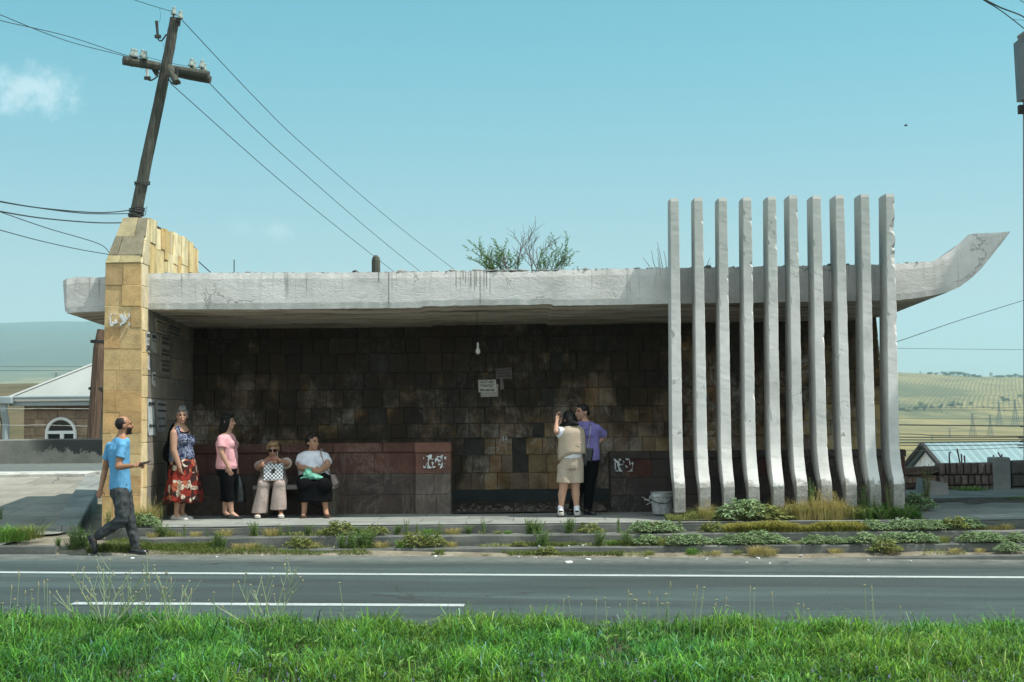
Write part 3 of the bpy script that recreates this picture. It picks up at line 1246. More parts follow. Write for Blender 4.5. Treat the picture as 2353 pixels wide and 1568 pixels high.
patch(mb, (XS, FY, zlo), (XS, BY, zlo), (XS, BY, zhi), (XS, FY, zhi), rws, .35, .75, [(.25, .225, .18), (.22, .20, .17), (.28, .245, .19), (.20, .19, .17)], rnd, .004, .003, .006, shade=.12)
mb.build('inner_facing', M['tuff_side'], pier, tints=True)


def blob(mb, pts, fn, off):
    mb.prism([fn(*p) for p in pts], off)


def crop_fn(sx, sy, k, Y):
    return lambda X, Yp: W((sx + X * k) / 1.741, (sy + Yp * k) / 1.741, Y)


# painted-out scrawl on the pier
mb = MB()
fn = crop_fn(400, 1200, 220 / 2353, PY - .043)
shapes = [[(545, 570), (470, 600), (420, 720), (395, 850), (410, 980), (420, 1080), (470, 1130), (565, 1110), (575, 1050), (480, 1020), (450, 920), (440, 800), (470, 680), (540, 590)],
          [(460, 950), (520, 930), (570, 990), (560, 1050), (490, 1030)],
          [(575, 1000), (630, 930), (640, 850), (660, 830), (700, 900), (745, 990), (700, 1010), (600, 1050)],
          [(605, 590), (670, 580), (680, 620), (630, 650)],
          [(835, 640), (880, 615), (960, 670), (1030, 690), (1010, 580), (1050, 575), (1080, 700), (1120, 775), (1190, 760), (1215, 640), (1200, 560), (1250, 600), (1262, 720), (1180, 830), (1110, 900), (1120, 960), (1030, 1000), (990, 1045), (930, 1050), (910, 1110), (860, 1110), (850, 1000), (930, 980), (950, 890), (900, 820), (840, 740)],
          [(1210, 980), (1245, 985), (1255, 1050), (1300, 1070), (1240, 1125), (1160, 1120), (1230, 1070)]]
for s_ in shapes:
    blob(mb, s_, fn, (0, .028, 0))
mb.build('painted_mark', M['white_paint'], pier, fix=True)

# ------------------------------------------------------------------ rear wall
rnd = random.Random(12)
xr_top, xr_bot = W(2012, 734, BY).x, W(2040, 1130, BY).x
zp = .61
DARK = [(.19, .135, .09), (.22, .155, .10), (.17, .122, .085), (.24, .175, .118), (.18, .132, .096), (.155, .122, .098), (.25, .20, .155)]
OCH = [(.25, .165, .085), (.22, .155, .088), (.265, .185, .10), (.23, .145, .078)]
mb = MB()
mb.hexa([(XS, BY + .03, -.1), (xr_bot + .1, BY + .03, -.1), (xr_bot + .1, BY + .4, -.1), (XS, BY + .4, -.1),
         (XS, BY + .03, zhi + .02), (xr_top - .01, BY + .03, zhi + .02), (xr_top - .01, BY + .4, zhi + .02), (XS, BY + .4, zhi + .02)])
bw = mb.build('rear_wall', M['mortar'], SH)
mb = MB()
nrow = 10
ze = [zp + (zhi - zp) * (i + (rnd.uniform(-.13, .13) if 0 < i < nrow else 0)) / nrow for i in range(nrow + 1)]
for i in range(nrow):
    z0, z1 = ze[i], ze[i + 1]
    xe0 = lerp(xr_bot, xr_top, (z0 - .36) / (zhi - .36))
    xe1 = lerp(xr_bot, xr_top, (z1 - .36) / (zhi - .36))
    u = XS
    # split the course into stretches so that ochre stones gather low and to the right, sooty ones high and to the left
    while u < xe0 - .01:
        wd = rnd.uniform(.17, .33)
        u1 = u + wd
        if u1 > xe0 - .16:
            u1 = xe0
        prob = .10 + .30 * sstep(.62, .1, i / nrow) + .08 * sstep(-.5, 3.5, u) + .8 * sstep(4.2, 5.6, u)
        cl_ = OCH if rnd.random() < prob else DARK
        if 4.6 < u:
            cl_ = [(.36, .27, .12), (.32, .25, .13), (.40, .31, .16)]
        last = u1 >= xe0 - .001
        ms_ = 0 if rnd.random() > .015 else 1
        if not ms_:
            patch(mb, (u, BY, z0), (u1, BY, z0), (xe1 if last else u1, BY, z1), (u, BY, z1), [0, 1], 3, 4, cl_, rnd, .022, .0035, .008, rough=.005, shade=.14)
        u = u1
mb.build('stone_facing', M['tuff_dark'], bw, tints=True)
# right end return of the rear wall
mb = MB()
patch(mb, (xr_bot + .1, BY, .3), (xr_bot + .1, BY + .4, .3), (xr_top, BY + .4, zhi), (xr_top, BY, zhi), [i / 9 for i in range(10)], .2, .4, OCH, rnd, .01)
mb.build('stone_return', M['tuff_pier'], bw, tints=True)
M['plinth'] = mat_noise('blue_black_plinth', [(.020, .023, .025), (.04, .045, .048)], 3, .8, .3, 20, .008)
mb = MB()
mb.box(((XS + xr_bot) / 2, BY + .0, .45), (xr_bot - XS - .02, .10, .32), bev=.01)
mb.build('plinth', M['plinth'], bw)

# ------------------------------------------------------------------ low parapet walls and bench inside
rnd = random.Random(3)
RED = [(.098, .046, .035), (.108, .050, .038), (.092, .045, .036)]
GRY = [(.072, .052, .044), (.078, .056, .047), (.068, .051, .045), (.076, .053, .043)]
PIL = [(.125, .098, .082), (.135, .102, .086), (.115, .092, .080)]
PRD = [(.15, .072, .054), (.16, .078, .060)]


def low_wall(x0, x1, yf, yb, ztp, name, rows_, cap, palette):
    mb = MB()
    mb.box(((x0 + x1) / 2, (yf + yb) / 2 + .01, (ztp - .1) / 2), (x1 - x0 - .03, yb - yf - .02, ztp + .06))
    o = mb.build(name, M['mortar'], SH)
    mb = MB()
    zb = .33
    zc_ = ztp - cap
    rr = [(z - zb) / (zc_ - zb) for z in [zb + (zc_ - zb) * i / rows_ for i in range(rows_ + 1)]]
    for i in range(rows_):
        z0, z1 = lerp(zb, zc_, i / rows_), lerp(zb, zc_, (i + 1) / rows_)
        patch(mb, (x0, yf, z0), (x1, yf, z0), (x1, yf, z1), (x0, yf, z1), [0, 1], .32, .62, palette[i], rnd, .008, .002, .005, shade=.09)
        patch(mb, (x1, yf, z0), (x1, yb, z0), (x1, yb, z1), (x1, yf, z1), [0, 1], .3, .5, palette[i], rnd, .008, .003, .006)
        patch(mb, (x0, yb, z0), (x0, yf, z0), (x0, yf, z1), (x0, yb, z1), [0, 1], .3, .5, palette[i], rnd, .008, .003, .006)
    mb.build('stone_facing', M['tuff_red'], o, tints=True)
    mb = MB()
    x = x0 - .02
    while x < x1 + .02 - .01:
        xn = min(x + rnd.uniform(.5, .9), x1 + .02)
        if x1 + .02 - xn < .2:
            xn = x1 + .02
        k = rnd.uniform(.8, 1.2)
        mb.box(((x + xn) / 2, (yf + yb) / 2, ztp - cap / 2), (xn - x - .006, yb - yf + .06 + rnd.uniform(0, .01), cap - .004), bev=.012, tint=tuple(c * k for c in (palette[-1][0])))
        x = xn
    mb.build('coping', M['tuff_red'], o, tints=True)
    return o


LW = 20.98
x_p0, x_p1 = W(955, 1100, LW).x, W(1035, 1100, LW).x
low_wall(XS + .02, x_p0 - .002, LW + .05, LW + .45, W(800, 1019, LW).z, 'low_wall', 3, .14, [GRY, GRY, RED, RED])
pil = low_wall(x_p0 + .004, x_p1, LW - .02, LW + .48, W(1000, 1017, LW).z, 'end_pillar', 3, .15, [PIL, PIL, PRD, PRD])
x_q0, x_q1 = W(1404, 1100, LW).x, W(2080, 1100, LW).x
DRK = [(.055, .045, .040), (.066, .052, .046), (.046, .040, .037)]
lw2 = low_wall(x_q0, x_q1, LW, LW + .45, W(1600, 1037, LW).z, 'low_wall', 3, .11, [DRK, DRK, DRK + [(.075, .034, .028)], DRK])
for (par, fn, shapes) in (
    (pil, crop_fn(1640, 1760, 200 / 1960, LW - .052),
     [[(625, 630), (720, 620), (800, 580), (860, 590), (855, 700), (830, 750), (930, 740), (880, 790), (800, 760), (760, 760), (740, 850), (735, 960), (760, 1020), (800, 1060), (890, 1080), (800, 1130), (700, 1120), (650, 1105), (700, 1060), (690, 980), (720, 900), (640, 990), (610, 1090), (560, 1120), (510, 1060), (540, 1010), (560, 1060), (600, 1050), (650, 940), (710, 870), (700, 760), (720, 700), (650, 650)],
      [(840, 880), (900, 860), (930, 920), (890, 1000), (880, 1040), (860, 1010), (880, 950), (850, 920)],
      [(880, 1050), (1010, 1040), (970, 1105), (900, 1100)],
      [(970, 760), (1040, 700), (1100, 720), (1110, 780), (1230, 790), (1220, 840), (1150, 860), (1120, 880), (1150, 940), (1210, 960), (1200, 985), (1120, 1000), (1080, 990), (1130, 960), (1100, 850), (1060, 790), (1020, 850), (1000, 930), (985, 850)],
      [(1040, 650), (1090, 630), (1110, 650), (1190, 640), (1250, 590), (1310, 610), (1270, 680), (1275, 880), (1285, 990), (1260, 1080), (1190, 1140), (1170, 1100), (1210, 1030), (1240, 930), (1265, 860), (1262, 720), (1240, 760), (1200, 740), (1190, 680), (1080, 690)],
      [(510, 690), (555, 690), (545, 790)], [(1340, 670), (1420, 660), (1420, 740), (1380, 790), (1350, 750)], [(1340, 940), (1385, 905), (1370, 950)], [(1280, 1080), (1340, 1045), (1330, 1085)]]),
    (lw2, crop_fn(2420, 1780, 140 / 1689, LW - .03),
     [[(420, 640), (490, 640), (520, 700), (570, 770), (690, 780), (700, 880), (750, 950), (900, 910), (890, 940), (720, 1000), (690, 1060), (780, 1160), (750, 1240), (850, 1240), (840, 1290), (700, 1295), (650, 1160), (650, 1080), (590, 990), (610, 900), (520, 860), (440, 760)],
      [(475, 850), (500, 850), (540, 1020), (530, 1140), (520, 1210), (480, 1190), (480, 1060), (465, 950)],
      [(500, 1260), (560, 1240), (680, 1240), (640, 1280), (540, 1290)],
      [(670, 690), (720, 660), (800, 700), (770, 760), (700, 770)], [(855, 780), (900, 770), (960, 860), (920, 860)],
      [(970, 640), (1010, 610), (1140, 600), (1190, 720), (1120, 710), (1060, 750), (1000, 700)],
      [(1170, 750), (1200, 750), (1240, 940), (1210, 990), (1190, 930)], [(980, 990), (1110, 1060), (1050, 1110), (1000, 1050)],
      [(1270, 880), (1350, 830), (1385, 880), (1350, 1010), (1320, 1180), (1330, 1210), (1280, 1260), (1390, 1270), (1180, 1300), (1060, 1300), (1240, 1250), (1260, 1190), (1310, 1150), (1330, 1010), (1300, 910)]])):
    mb = MB()
    for s_ in shapes:
        blob(mb, s_, fn, (0, .02, 0))
    mb.build('painted_mark', M['white_paint'], par, fix=True)
# scuffed white scrawl low on the right parapet and small mark on the rear wall
mb = MB()
for a, b_ in (((1475, 1142), (1510, 1163)), ((1480, 1150), (1500, 1146)), ((1485, 1160), (1505, 1152))):
    mb.tube([W(a[0], a[1], LW - .012), W(b_[0], b_[1], LW - .012)], .006, 4)
mb.build('painted_mark', M['white_paint'], lw2)
mb = MB()
for pts in (((1151, 1012), (1152, 1004), (1156, 1010), (1157, 1003), (1157, 1013)), ((1161, 1012), (1164, 1003), (1165, 1012))):
    mb.tube([W(a, b_, BY - .026) for a, b_ in pts], .010, 4)
mb.build('painted_mark', M['white_paint'], bw)
# bench
mb = MB()
bx0, bx1 = W(585, 1123, 20.7).x, W(772, 1123, 20.7).x
mb.box(((bx0 + bx1) / 2, 20.76, .775), (bx1 - bx0, .46, .06), bev=.012)
M['bench'] = mat_noise('worn_bench_slab', [(.12, .10, .09), (.22, .19, .17), (.30, .28, .26)], 5, .85, .4, 30, .008)
bench = mb.build('bench_seat', M['bench'], SH)
M['pebble'] = mat_noise('pebbled_block', [(.04, .035, .03), (.16, .14, .10)], 45, .9, .9, 45, .02)
for px in (594, 612, 762):
    mb = MB()
    x = W(px, 1150, 20.72).x
    mb.box((x, 20.78, .545), (.11, .34, .386), bev=.01)
    mb.build('bench_support', M['pebble'], bench)
# dirt floor in the gap
sheet('dirt_floor', XS + .1, 8, LW + .46, BY - .04, lambda x, y: PZ + .012 + .05 * sstep(LW + .4, BY, y) + .02 * mnoise.noise(V((x * 2, y * 2, 5))), M['dirt'], 90, 14)
sheet('dirt_floor', x_p1 + .03, x_q0 - .03, LW - .12, LW + .47, lambda x, y: PZ + .016 + .02 * abs(mnoise.noise(V((x * 2, y * 3, 5)))), M['dirt'], 50, 8)
rnd = random.Random(8)
mb = MB()
for i in range(240):
    x = rnd.uniform(x_p1 + .1, x_q0 - .05)
    y = rnd.triangular(LW - .05, BY - .3, LW + .9)
    s = rnd.uniform(.008, .035) * (1.8 if rnd.random() < .06 else 1)
    k = rnd.uniform(.6, 1.4)
    mb.ell((x, y, PZ + .02 + .04 * sstep(LW + .4, BY, y) + s * .3), (s * rnd.uniform(.8, 1.6), s, s * rnd.uniform(.4, .8)), Matrix.Rotation(rnd.uniform(0, 3), 3, 'Z'), 6, 4, tint=(k, k, k))
M['rubble'] = mat_noise('rubble_stone', [(.07, .06, .05), (.16, .14, .12)], 8, .95, .5, 40, .01, attr=True)
tag(mb.build('rubble', M['rubble'], tints=True), kind='stuff')

# ------------------------------------------------------------------ fins
FT = [(1537, 1560, 455), (1591, 1615, 454), (1647, 1671, 454), (1703, 1727, 453), (1759, 1784, 451), (1807, 1833, 448), (1861, 1887, 449), (1914, 1940, 448), (1971, 1998, 445), (2031, 2056, 444)]
FB = [(1576, 1163), (1634, 1160), (1689, 1158), (1746, 1156), (1803, 1154), (1857, 1150), (1913, 1148), (1970, 1148), (2025, 1146), (2079, 1146)]   # right edge at the foot
SF = 19.50
for i, ((xa_, xb_, yt), (xf, yfb)) in enumerate(zip(FT, FB)):
    rnd = random.Random(100 + i)
    zt_ = W(xb_, yt, SF).z
    xr_t = W(xb_, yt, SF).x
    xr_b = W(xf - 2, 1120, SF - .27).x
    wt_, wb_ = .118, .150
    prof = [  # z-fraction markers: (display y at front edge, front Y, back Y)
        (None, SF + .02, FY + .055), (600, SF, FY + .06), (715, SF - .01, FY + .06), (850, SF - .02, FY + .065), (985, SF - .04, FY + .06), (1030, SF - .06, FY + .03), (1060, SF - .10, FY - .03), (1085, SF - .17, FY - .12), (1105, SF - .25, FY - .24), (1120, SF - .30, FY - .33), (1145, SF - .31, FY - .44), (1178, SF - .30, FY - .50)]
    pts = []
    for yv, a, b_ in prof:
        z = zt_ if yv is None else W(xb_, yv + (i * -1.0), a).z
        pts.append((z, a, b_))
    # resample finely
    zs2 = []
    z = zt_
    zbot = pts[-1][0]
    nseg = 92
    rings = []
    chip = [(rnd.uniform(zbot + .8, zt_), rnd.choice((0, 1)), rnd.uniform(.025, .075), rnd.uniform(.012, .032)) for _ in range(rnd.randint(2, 5) + (9 if i in (9, 3, 4) else 0))]
    if i == 9:
        chip += [(rnd.uniform(zt_ - 1.0, zt_), 1, rnd.uniform(.05, .1), rnd.uniform(.02, .04)) for _ in range(10)]
    pz = [(p[0]) for p in pts]
    for k in range(nseg + 1):
        z = lerp(zt_, zbot, k / nseg)
        a = interp(-z, [(-p[0], p[1]) for p in pts])
        b_ = interp(-z, [(-p[0], p[2]) for p in pts])
        f = sstep(zt_, zbot, z)
        xr = interp(z, [(zbot, xr_b), (W(0, 1000, SF).z, lerp(xr_t, xr_b, .62)), (zt_, xr_t)])
        wd = lerp(wt_, wb_, (zt_ - z) / (zt_ - zbot))
        xl = xr - wd
        j = lambda s: .0035 * mnoise.noise(V((s * 7 + i * 3.1, z * 4.0, s))) + .003 * mnoise.noise(V((s * 3 + i * 5.1, z * 15, s)))
        cl, crr = .006, .006
        for (cz, side, ch, cdp) in chip:
            q = max(0, 1 - ((z - cz) / ch) ** 2)
            if q > 0:
                if side:
                    crr += cdp * q
                else:
                    cl += cdp * q
        top_in = .012 if k == 0 else 0
        rings.append([V((xl + cl + j(1), a + j(2) + top_in, z)), V((xr - crr + j(3), a + j(4) + top_in, z)), V((xr - top_in + j(5), a + crr + j(6) + top_in, z)), V((xr + j(7), (a + b_) / 2, z)), V((xr - .012, b_, z)), V((xl + .012, b_, z)), V((xl + j(8), (a + b_) / 2, z)), V((xl + top_in + j(9), a + cl + j(10) + top_in, z))])
    mb = MB()
    mb.loft(rings)
    mb.build('fin', M['finp'], SH, fix=True)

# ------------------------------------------------------------------ paper notices
M['paper'] = mat_noise('old_paper', [(.30, .30, .29), (.44, .43, .41), (.52, .52, .50)], 7, .9, .2, 15, .004, attr=True)
M['ink'] = mat_noise('faded_ink', [(.03, .03, .035)], 5, .8, 0)


def wall_paper(name, quad, fn, off, label, tint, bands, seed, cat='notice', grp='notices pasted inside the shelter'):
    """torn sheet pasted on a wall; bands = list of (v0, v1, kind) rows of print"""
    rnd = random.Random(seed)
    P4 = [fn(*q) for q in quad]        # tl, tr, br, bl
    o_ = V(off)
    base = (P4[0] + P4[1] + P4[2] + P4[3]) / 4
    th = thing(name, base, label, cat, grp)

    def Q(u, v):
        return P4[0] * (1 - u) * (1 - v) + P4[1] * u * (1 - v) + P4[2] * u * v + P4[3] * (1 - u) * v
    mb = MB()
    edge = []
    for (ua, va, ub, vb) in ((0, 0, 1, 0), (1, 0, 1, 1), (1, 1, 0, 1), (0, 1, 0, 0)):
        for k in range(7):
            u, v = lerp(ua, ub, k / 7), lerp(va, vb, k / 7)
            jt = .018 if k else .0
            edge.append(Q(u + rnd.uniform(-1, 1) * jt, v + rnd.uniform(-1, 1) * jt) + o_ * (1 + (.6 if k == 0 else 0)))
    mb.prism(edge, -o_ * .45, tint=tint)
    for v0, v1, kd in bands:
        u = rnd.uniform(.08, .12)
        while u < .90:
            w_ = rnd.uniform(.04, .07) if kd == 'big' else rnd.uniform(.06, .18)
            u1 = min(u + w_, .92)
            if kd == 'big':
                # letter-like strokes
                s = .26 * (u1 - u)
                for (a, b_, c_, d_) in rnd.sample([(u, u + s, v0, v1), (u1 - s, u1, v0, v1), (u, u1, v0, lerp(v0, v1, .28)), (u, u1, lerp(v0, v1, .72), v1)], 3):
                    mb.prism([Q(a, c_) + o_ * 1.75, Q(b_, c_) + o_ * 1.75, Q(b_, d_) + o_ * 1.75, Q(a, d_) + o_ * 1.75], o_ * .12, 1)
                u = u1 + .02
            else:
                mb.prism([Q(u, v0) + o_ * 1.75, Q(u1, v0) + o_ * 1.75, Q(u1, v1) + o_ * 1.75, Q(u, v1) + o_ * 1.75], o_ * .12, 1)
                u = u1 + rnd.uniform(.015, .04)
    mb.build('sheet', [M['paper'], M['ink']], th, tints=True, fix=True)
    return th


def s_fn(X, Y):
    return WX((560 + X / 4.48) / 1.741, (1150 + Y / 4.48) / 1.741, XS)


def s2_fn(X, Y):
    return WX((550 + X / 2.092) / 1.741, (1150 + Y / 2.092) / 1.741, XS)


so_ = (.0125, 0, 0)
wall_paper('paper_notice', [(255, 545), (468, 632), (465, 848), (272, 788)], s_fn, so_, 'yellowed paper notice highest on the inner side wall, peeling at its corner', (.95, .86, .66), [(.12, .3, 'big'), (.4, .44, 's'), (.5, .54, 's'), (.62, .66, 's'), (.76, .9, 'big')], 1)
wall_paper('paper_notice', [(472, 640), (703, 722), (700, 918), (470, 826)], s_fn, so_, 'grey weathered notice beside the yellowed one, deepest on the inner side wall', (.52, .50, .46), [(.12, .28, 's'), (.4, .5, 's'), (.72, .9, 'big')], 2)
wall_paper('paper_notice', [(90, 790), (156, 800), (150, 1165), (95, 1132)], s_fn, so_, 'white flyer nearest the pier edge, bold scrawl over a dark block', (1, 1, 1), [(.12, .28, 'big'), (.42, .45, 's'), (.5, .53, 's'), (.7, .95, 'big')], 3)
wall_paper('paper_notice', [(190, 812), (268, 832), (285, 1178), (195, 1150)], s_fn, so_, 'grey-green flyer with a curled white right edge on the side wall', (.62, .66, .60), [(.1, .28, 's'), (.4, .44, 's')], 4)
wall_paper('paper_notice', [(350, 850), (520, 903), (512, 1560), (346, 1545)], s_fn, so_, 'tall brown notice with rows of big black print on the side wall', (.50, .44, .38), [(.03, .09, 'big'), (.16, .22, 'big'), (.36, .42, 'big'), (.46, .52, 'big'), (.64, .69, 'big'), (.74, .80, 'big'), (.86, .94, 'big')], 5)
wall_paper('paper_notice', [(66, 570), (92, 575), (94, 690), (68, 685)], s2_fn, so_, 'small torn silver-white scrap below the scrawled flyer by the pier', (.95, .97, 1), [], 6)
wall_paper('paper_notice', [(114, 708), (143, 712), (143, 832), (118, 826)], s2_fn, so_, 'small white leaflet with three lines of print at mid height of the side wall', (1.0, 1.0, 1.0), [(.15, .3, 'big'), (.4, .44, 's'), (.52, .56, 's')], 7)
wall_paper('paper_notice', [(76, 935), (130, 940), (142, 1242), (84, 1236)], s2_fn, so_, 'long bluish-white peeling sheet low on the side wall near its front edge', (.86, .95, 1.0), [(.08, .16, 's'), (.7, .76, 's')], 8)
wall_paper('paper_notice', [(152, 940), (232, 955), (232, 1200), (160, 1212)], s2_fn, so_, 'patch of shredded paper layers low on the side wall beside the bluish sheet', (.62, .62, .64), [(.1, .16, 's'), (.3, .36, 's'), (.55, .6, 'big'), (.8, .86, 'big')], 9)


def b_fn(X, Y):
    return W((1880 + X * 200 / 2240) / 1.741, (1460 + Y * 200 / 2240) / 1.741, BY - .030)


bo_ = (0, -.008, 0)
th = wall_paper('paper_notice', [(358, 682), (1165, 662), (1190, 1215), (392, 1240)], b_fn, bo_, 'pale printed loan notice with a phone number on the dark rear wall', (1.35, 1.35, 1.3), [(.385, .41, 's'), (.44, .46, 's')], 10)
wall_paper('paper_notice', [(480, 1200), (1262, 850), (1272, 1420), (480, 1450)], lambda a, b_: b_fn(a, b_) + V((0, .007, 0)), bo_, 'older sheet sticking out from beneath the printed loan notice', (.95, .9, .86), [], 11)
wall_paper('paper_notice', [(1150, 180), (1880, 110), (1905, 640), (1160, 640)], b_fn, bo_, 'torn upper notice on the rear wall, above right of the loan notice', (.34, .31, .30), [(.12, .22, 'big'), (.45, .52, 's'), (.68, .78, 's')], 12)
wall_paper('paper_notice', [(1345, 645), (1480, 650), (1540, 1108), (1350, 1110)], b_fn, bo_, 'torn strip of paper hanging below the torn upper notice', (.44, .40, .385), [], 13)


def text_on(body, px, py, Y, height, width, parent, mat):
    cu = bpy.data.curves.new('lettering', 'FONT')
    cu.body = body
    cu.align_x = 'CENTER'
    cu.align_y = 'CENTER'
    cu.size = 1
    cu.extrude = .002
    cu.offset = .012
    tmp = bpy.data.objects.new('tmp', cu)
    COL.objects.link(tmp)
    dg = bpy.context.evaluated_depsgraph_get()
    me = bpy.data.meshes.new_from_object(tmp.evaluated_get(dg))
    bpy.data.objects.remove(tmp)
    if len(me.vertices) == 0:
        return None
    c = np.array([v.co[:] for v in me.vertices])
    mn, mx = c.min(0), c.max(0)
    p = W(px, py, Y)
    org = world_loc(parent)
    for v in me.vertices:
        x = ((v.co.x - (mn[0] + mx[0]) / 2) / (mx[0] - mn[0])) * width
        z = ((v.co.y - (mn[1] + mx[1]) / 2) / (mx[1] - mn[1])) * height
        v.co = V((p.x + x, Y - v.co.z * .5, p.z + z)) - org
    me.materials.clear()
    return link_mesh('lettering', me, mat, parent)


BYN = BY - .052
px_m = lambda k: k * 200 / 2240 / 1.741 * BYN / F_PX      # crop pixels to metres at the rear wall
f_ = lambda X, Y: ((1880 + X * 200 / 2240) / 1.741, (1460 + Y * 200 / 2240) / 1.741)
text_on('\u054e\u0531\u0550\u053f\u0535\u0550', *f_(760, 765), BYN, px_m(105), px_m(640), th, M['ink'])
text_on('098 350 550', *f_(775, 1130), BYN, px_m(100), px_m(660), th, M['ink'])
M['ink_red'] = mat_noise('faded_red_ink', [(.10, .05, .045)], 5, .8, 0)
mb = MB()
for a, b_ in ((545, 600), (625, 800), (840, 1010)):
    p, q = W(*f_(a, 975), BYN), W(*f_(b_, 955), BYN)
    mb.box(((p.x + q.x) / 2, BYN, (p.z + q.z) / 2), (q.x - p.x, .003, px_m(30)))
mb.build('lettering', M['ink_red'], th)

# ------------------------------------------------------------------ lamp bulb on a flex
p0, p1 = W(1095, 712, 20.65), W(1098, 789, 20.65)
lb = thing('hanging_bulb', p0, 'bare light bulb hanging on a thin wire from the canopy', 'light bulb')
M['black'] = mat_noise('black_rubber', [(.012, .012, .013)], 5, .6, 0)
M['bulbglass'], _t, _b = new_mat('frosted_bulb')
_b.inputs['Base Color'].default_value = (.50, .48, .43, 1)
_b.inputs['Roughness'].default_value = .25
mb = MB()
mb.tube([p0 + V((0, 0, .1)), p0 + V((.01, 0, -.12)), p0.lerp(p1, .5) + V((-.012, 0, 0)), p1 + V((.004, 0, .03)), p1], .004, 5)
mb.build('wire', M['black'], lb)
mb = MB()
mb.tube([p1 + V((0, 0, .01)), p1 + V((0, 0, -.05))], [.014, .017], 10)
mb.build('socket', M['whitewash'], lb)
mb = MB()
c = p1 + V((0, 0, -.05))
rr = [(0, .014), (.02, .017), (.045, .030), (.07, .036), (.095, .030), (.11, .015), (.114, .004)]
mb.tube([c + V((0, 0, -h)) for h, _ in rr], [r_ for _, r_ in rr], 14)
mb.build('bulb', M['bulbglass'], lb, smooth=True)
# ------------------------------------------------------------------ leaning utility pole
def mk_wood(name, a, b_, c_):
    m, t, bs = new_mat(name)
    vec = t.coord()
    st = t.noise(t.coord(scale=(14, 14, .7)), 2.2, 7, .7)
    c = t.ramp(st, [(.3, a), (.5, b_), (.68, c_)])
    t.put(bs.inputs['Base Color'], c)
    bs.inputs['Roughness'].default_value = .9
    t.put(bs.inputs['Normal'], t.bump(st, .9, .02))
    return m


M['wood'] = mk_wood('weathered_pole_wood', (.020, .021, .016), (.058, .060, .045), (.125, .125, .10))
M['wood_brown'] = mk_wood('brown_timber', (.03, .016, .010), (.105, .06, .038), (.19, .125, .085))
M['iron'] = mat_noise('dark_iron', [(.02, .022, .022), (.05, .05, .045)], 9, .7, .2, 30, .004)
M['glass'], _t, _b = new_mat('insulator_porcelain')
_b.inputs['Base Color'].default_value = (.30, .36, .33, 1)
_b.inputs['Roughness'].default_value = .12
M['cable'] = mat_noise('cable_black', [(.035, .045, .048)], 3, .7, 0)
M['rust'] = mat_noise('rusty_iron', [(.06, .035, .025), (.13, .07, .04)], 12, .9, .3, 40, .003)

UY = 36.0
KU = UY / 23.6
ub = W(217, 1012, UY)
UP = thing('utility_pole', (ub.x, UY, .7), 'leaning weathered timber utility pole rising behind the yellow pier', 'utility pole')
mb = MB()
P_ = [(402, 42), (390, 112), (368, 225), (338, 365), (311, 500), (272, 745), (219, 1010)]
pts, rd = [], []
for k in range(60):
    u = k / 59 * (len(P_) - 1)
    i = min(int(u), len(P_) - 2)
    f = u - i
    px, py = lerp(P_[i][0], P_[i + 1][0], f), lerp(P_[i][1], P_[i + 1][1], f)
    pts.append(W(px + .8 * mnoise.noise(V((k * .35, 0, 0))), py, UY))
    rd.append(lerp(.082, .112, k / 59) * KU + .006 * mnoise.noise(V((k * .5, 3, 0))))
mb.tube(pts, rd, 9)
mb.build('pole', M['wood'], UP)
# stub timbers wired to the foot of the pole
mb = MB()
mb.tube([W(231, 757, UY - .34), W(228, 800, UY - .34), W(223, 880, UY - .34), W(214, 1010, UY - .34)], [.05 * KU, .095 * KU, .10 * KU, .105 * KU], 9)
mb.build('stub_post', M['wood_brown'], UP)
mb = MB()
mb.box(W(238, 890, UY + .05), (.10 * KU, .08 * KU, 1.9 * KU), Matrix.Rotation(R(2.2), 3, 'Y'), bev=.01)
mb.build('stub_post', M['wood_brown'], UP)
for y_ in (785, 893):
    mb = MB()
    c0 = W(interp(y_, [(757, 232), (1010, 222)]), y_, UY - .2)
    for d in (-.02, 0, .02):
        mb.tube([c0 + V((math.cos(a) * .17 * KU, math.sin(a) * .25 * KU + .1, d)) for a in np.linspace(0, 2 * math.pi, 13)], .012, 4)
    mb.build('wire_binding', M['iron'], UP)
for y_, n_ in ((487, 4), (497, 3), (425, 3)):
    mb = MB()
    c0 = W(interp(y_, [(365, 338), (500, 311)]) + 1, y_, UY)
    for k in range(n_):
        mb.tube([c0 + V((math.cos(a) * .125 * KU, math.sin(a) * .125 * KU, k * .026 + .03 * math.sin(a * 2 + k))) for a in np.linspace(0, 2 * math.pi, 13)], .015, 4)
    mb.build('wire_binding', M['iron'], UP)
mb = MB()
mb.tube([W(322, 488, UY - .1), W(338, 475, UY - .1), W(333, 496, UY - .1), W(326, 490, UY - .1)], .011, 4)
mb.build('loose_wire', M['iron'], UP)


def crop6(X, Y):      # pole-head crop 480,0 .. 880,360
    return ((480 + X * 400 / 1742) / 1.741, Y * 400 / 1742 / 1.741)


def wp(X, Y, d=0):
    return W(*crop6(X, Y), UY + d * KU)


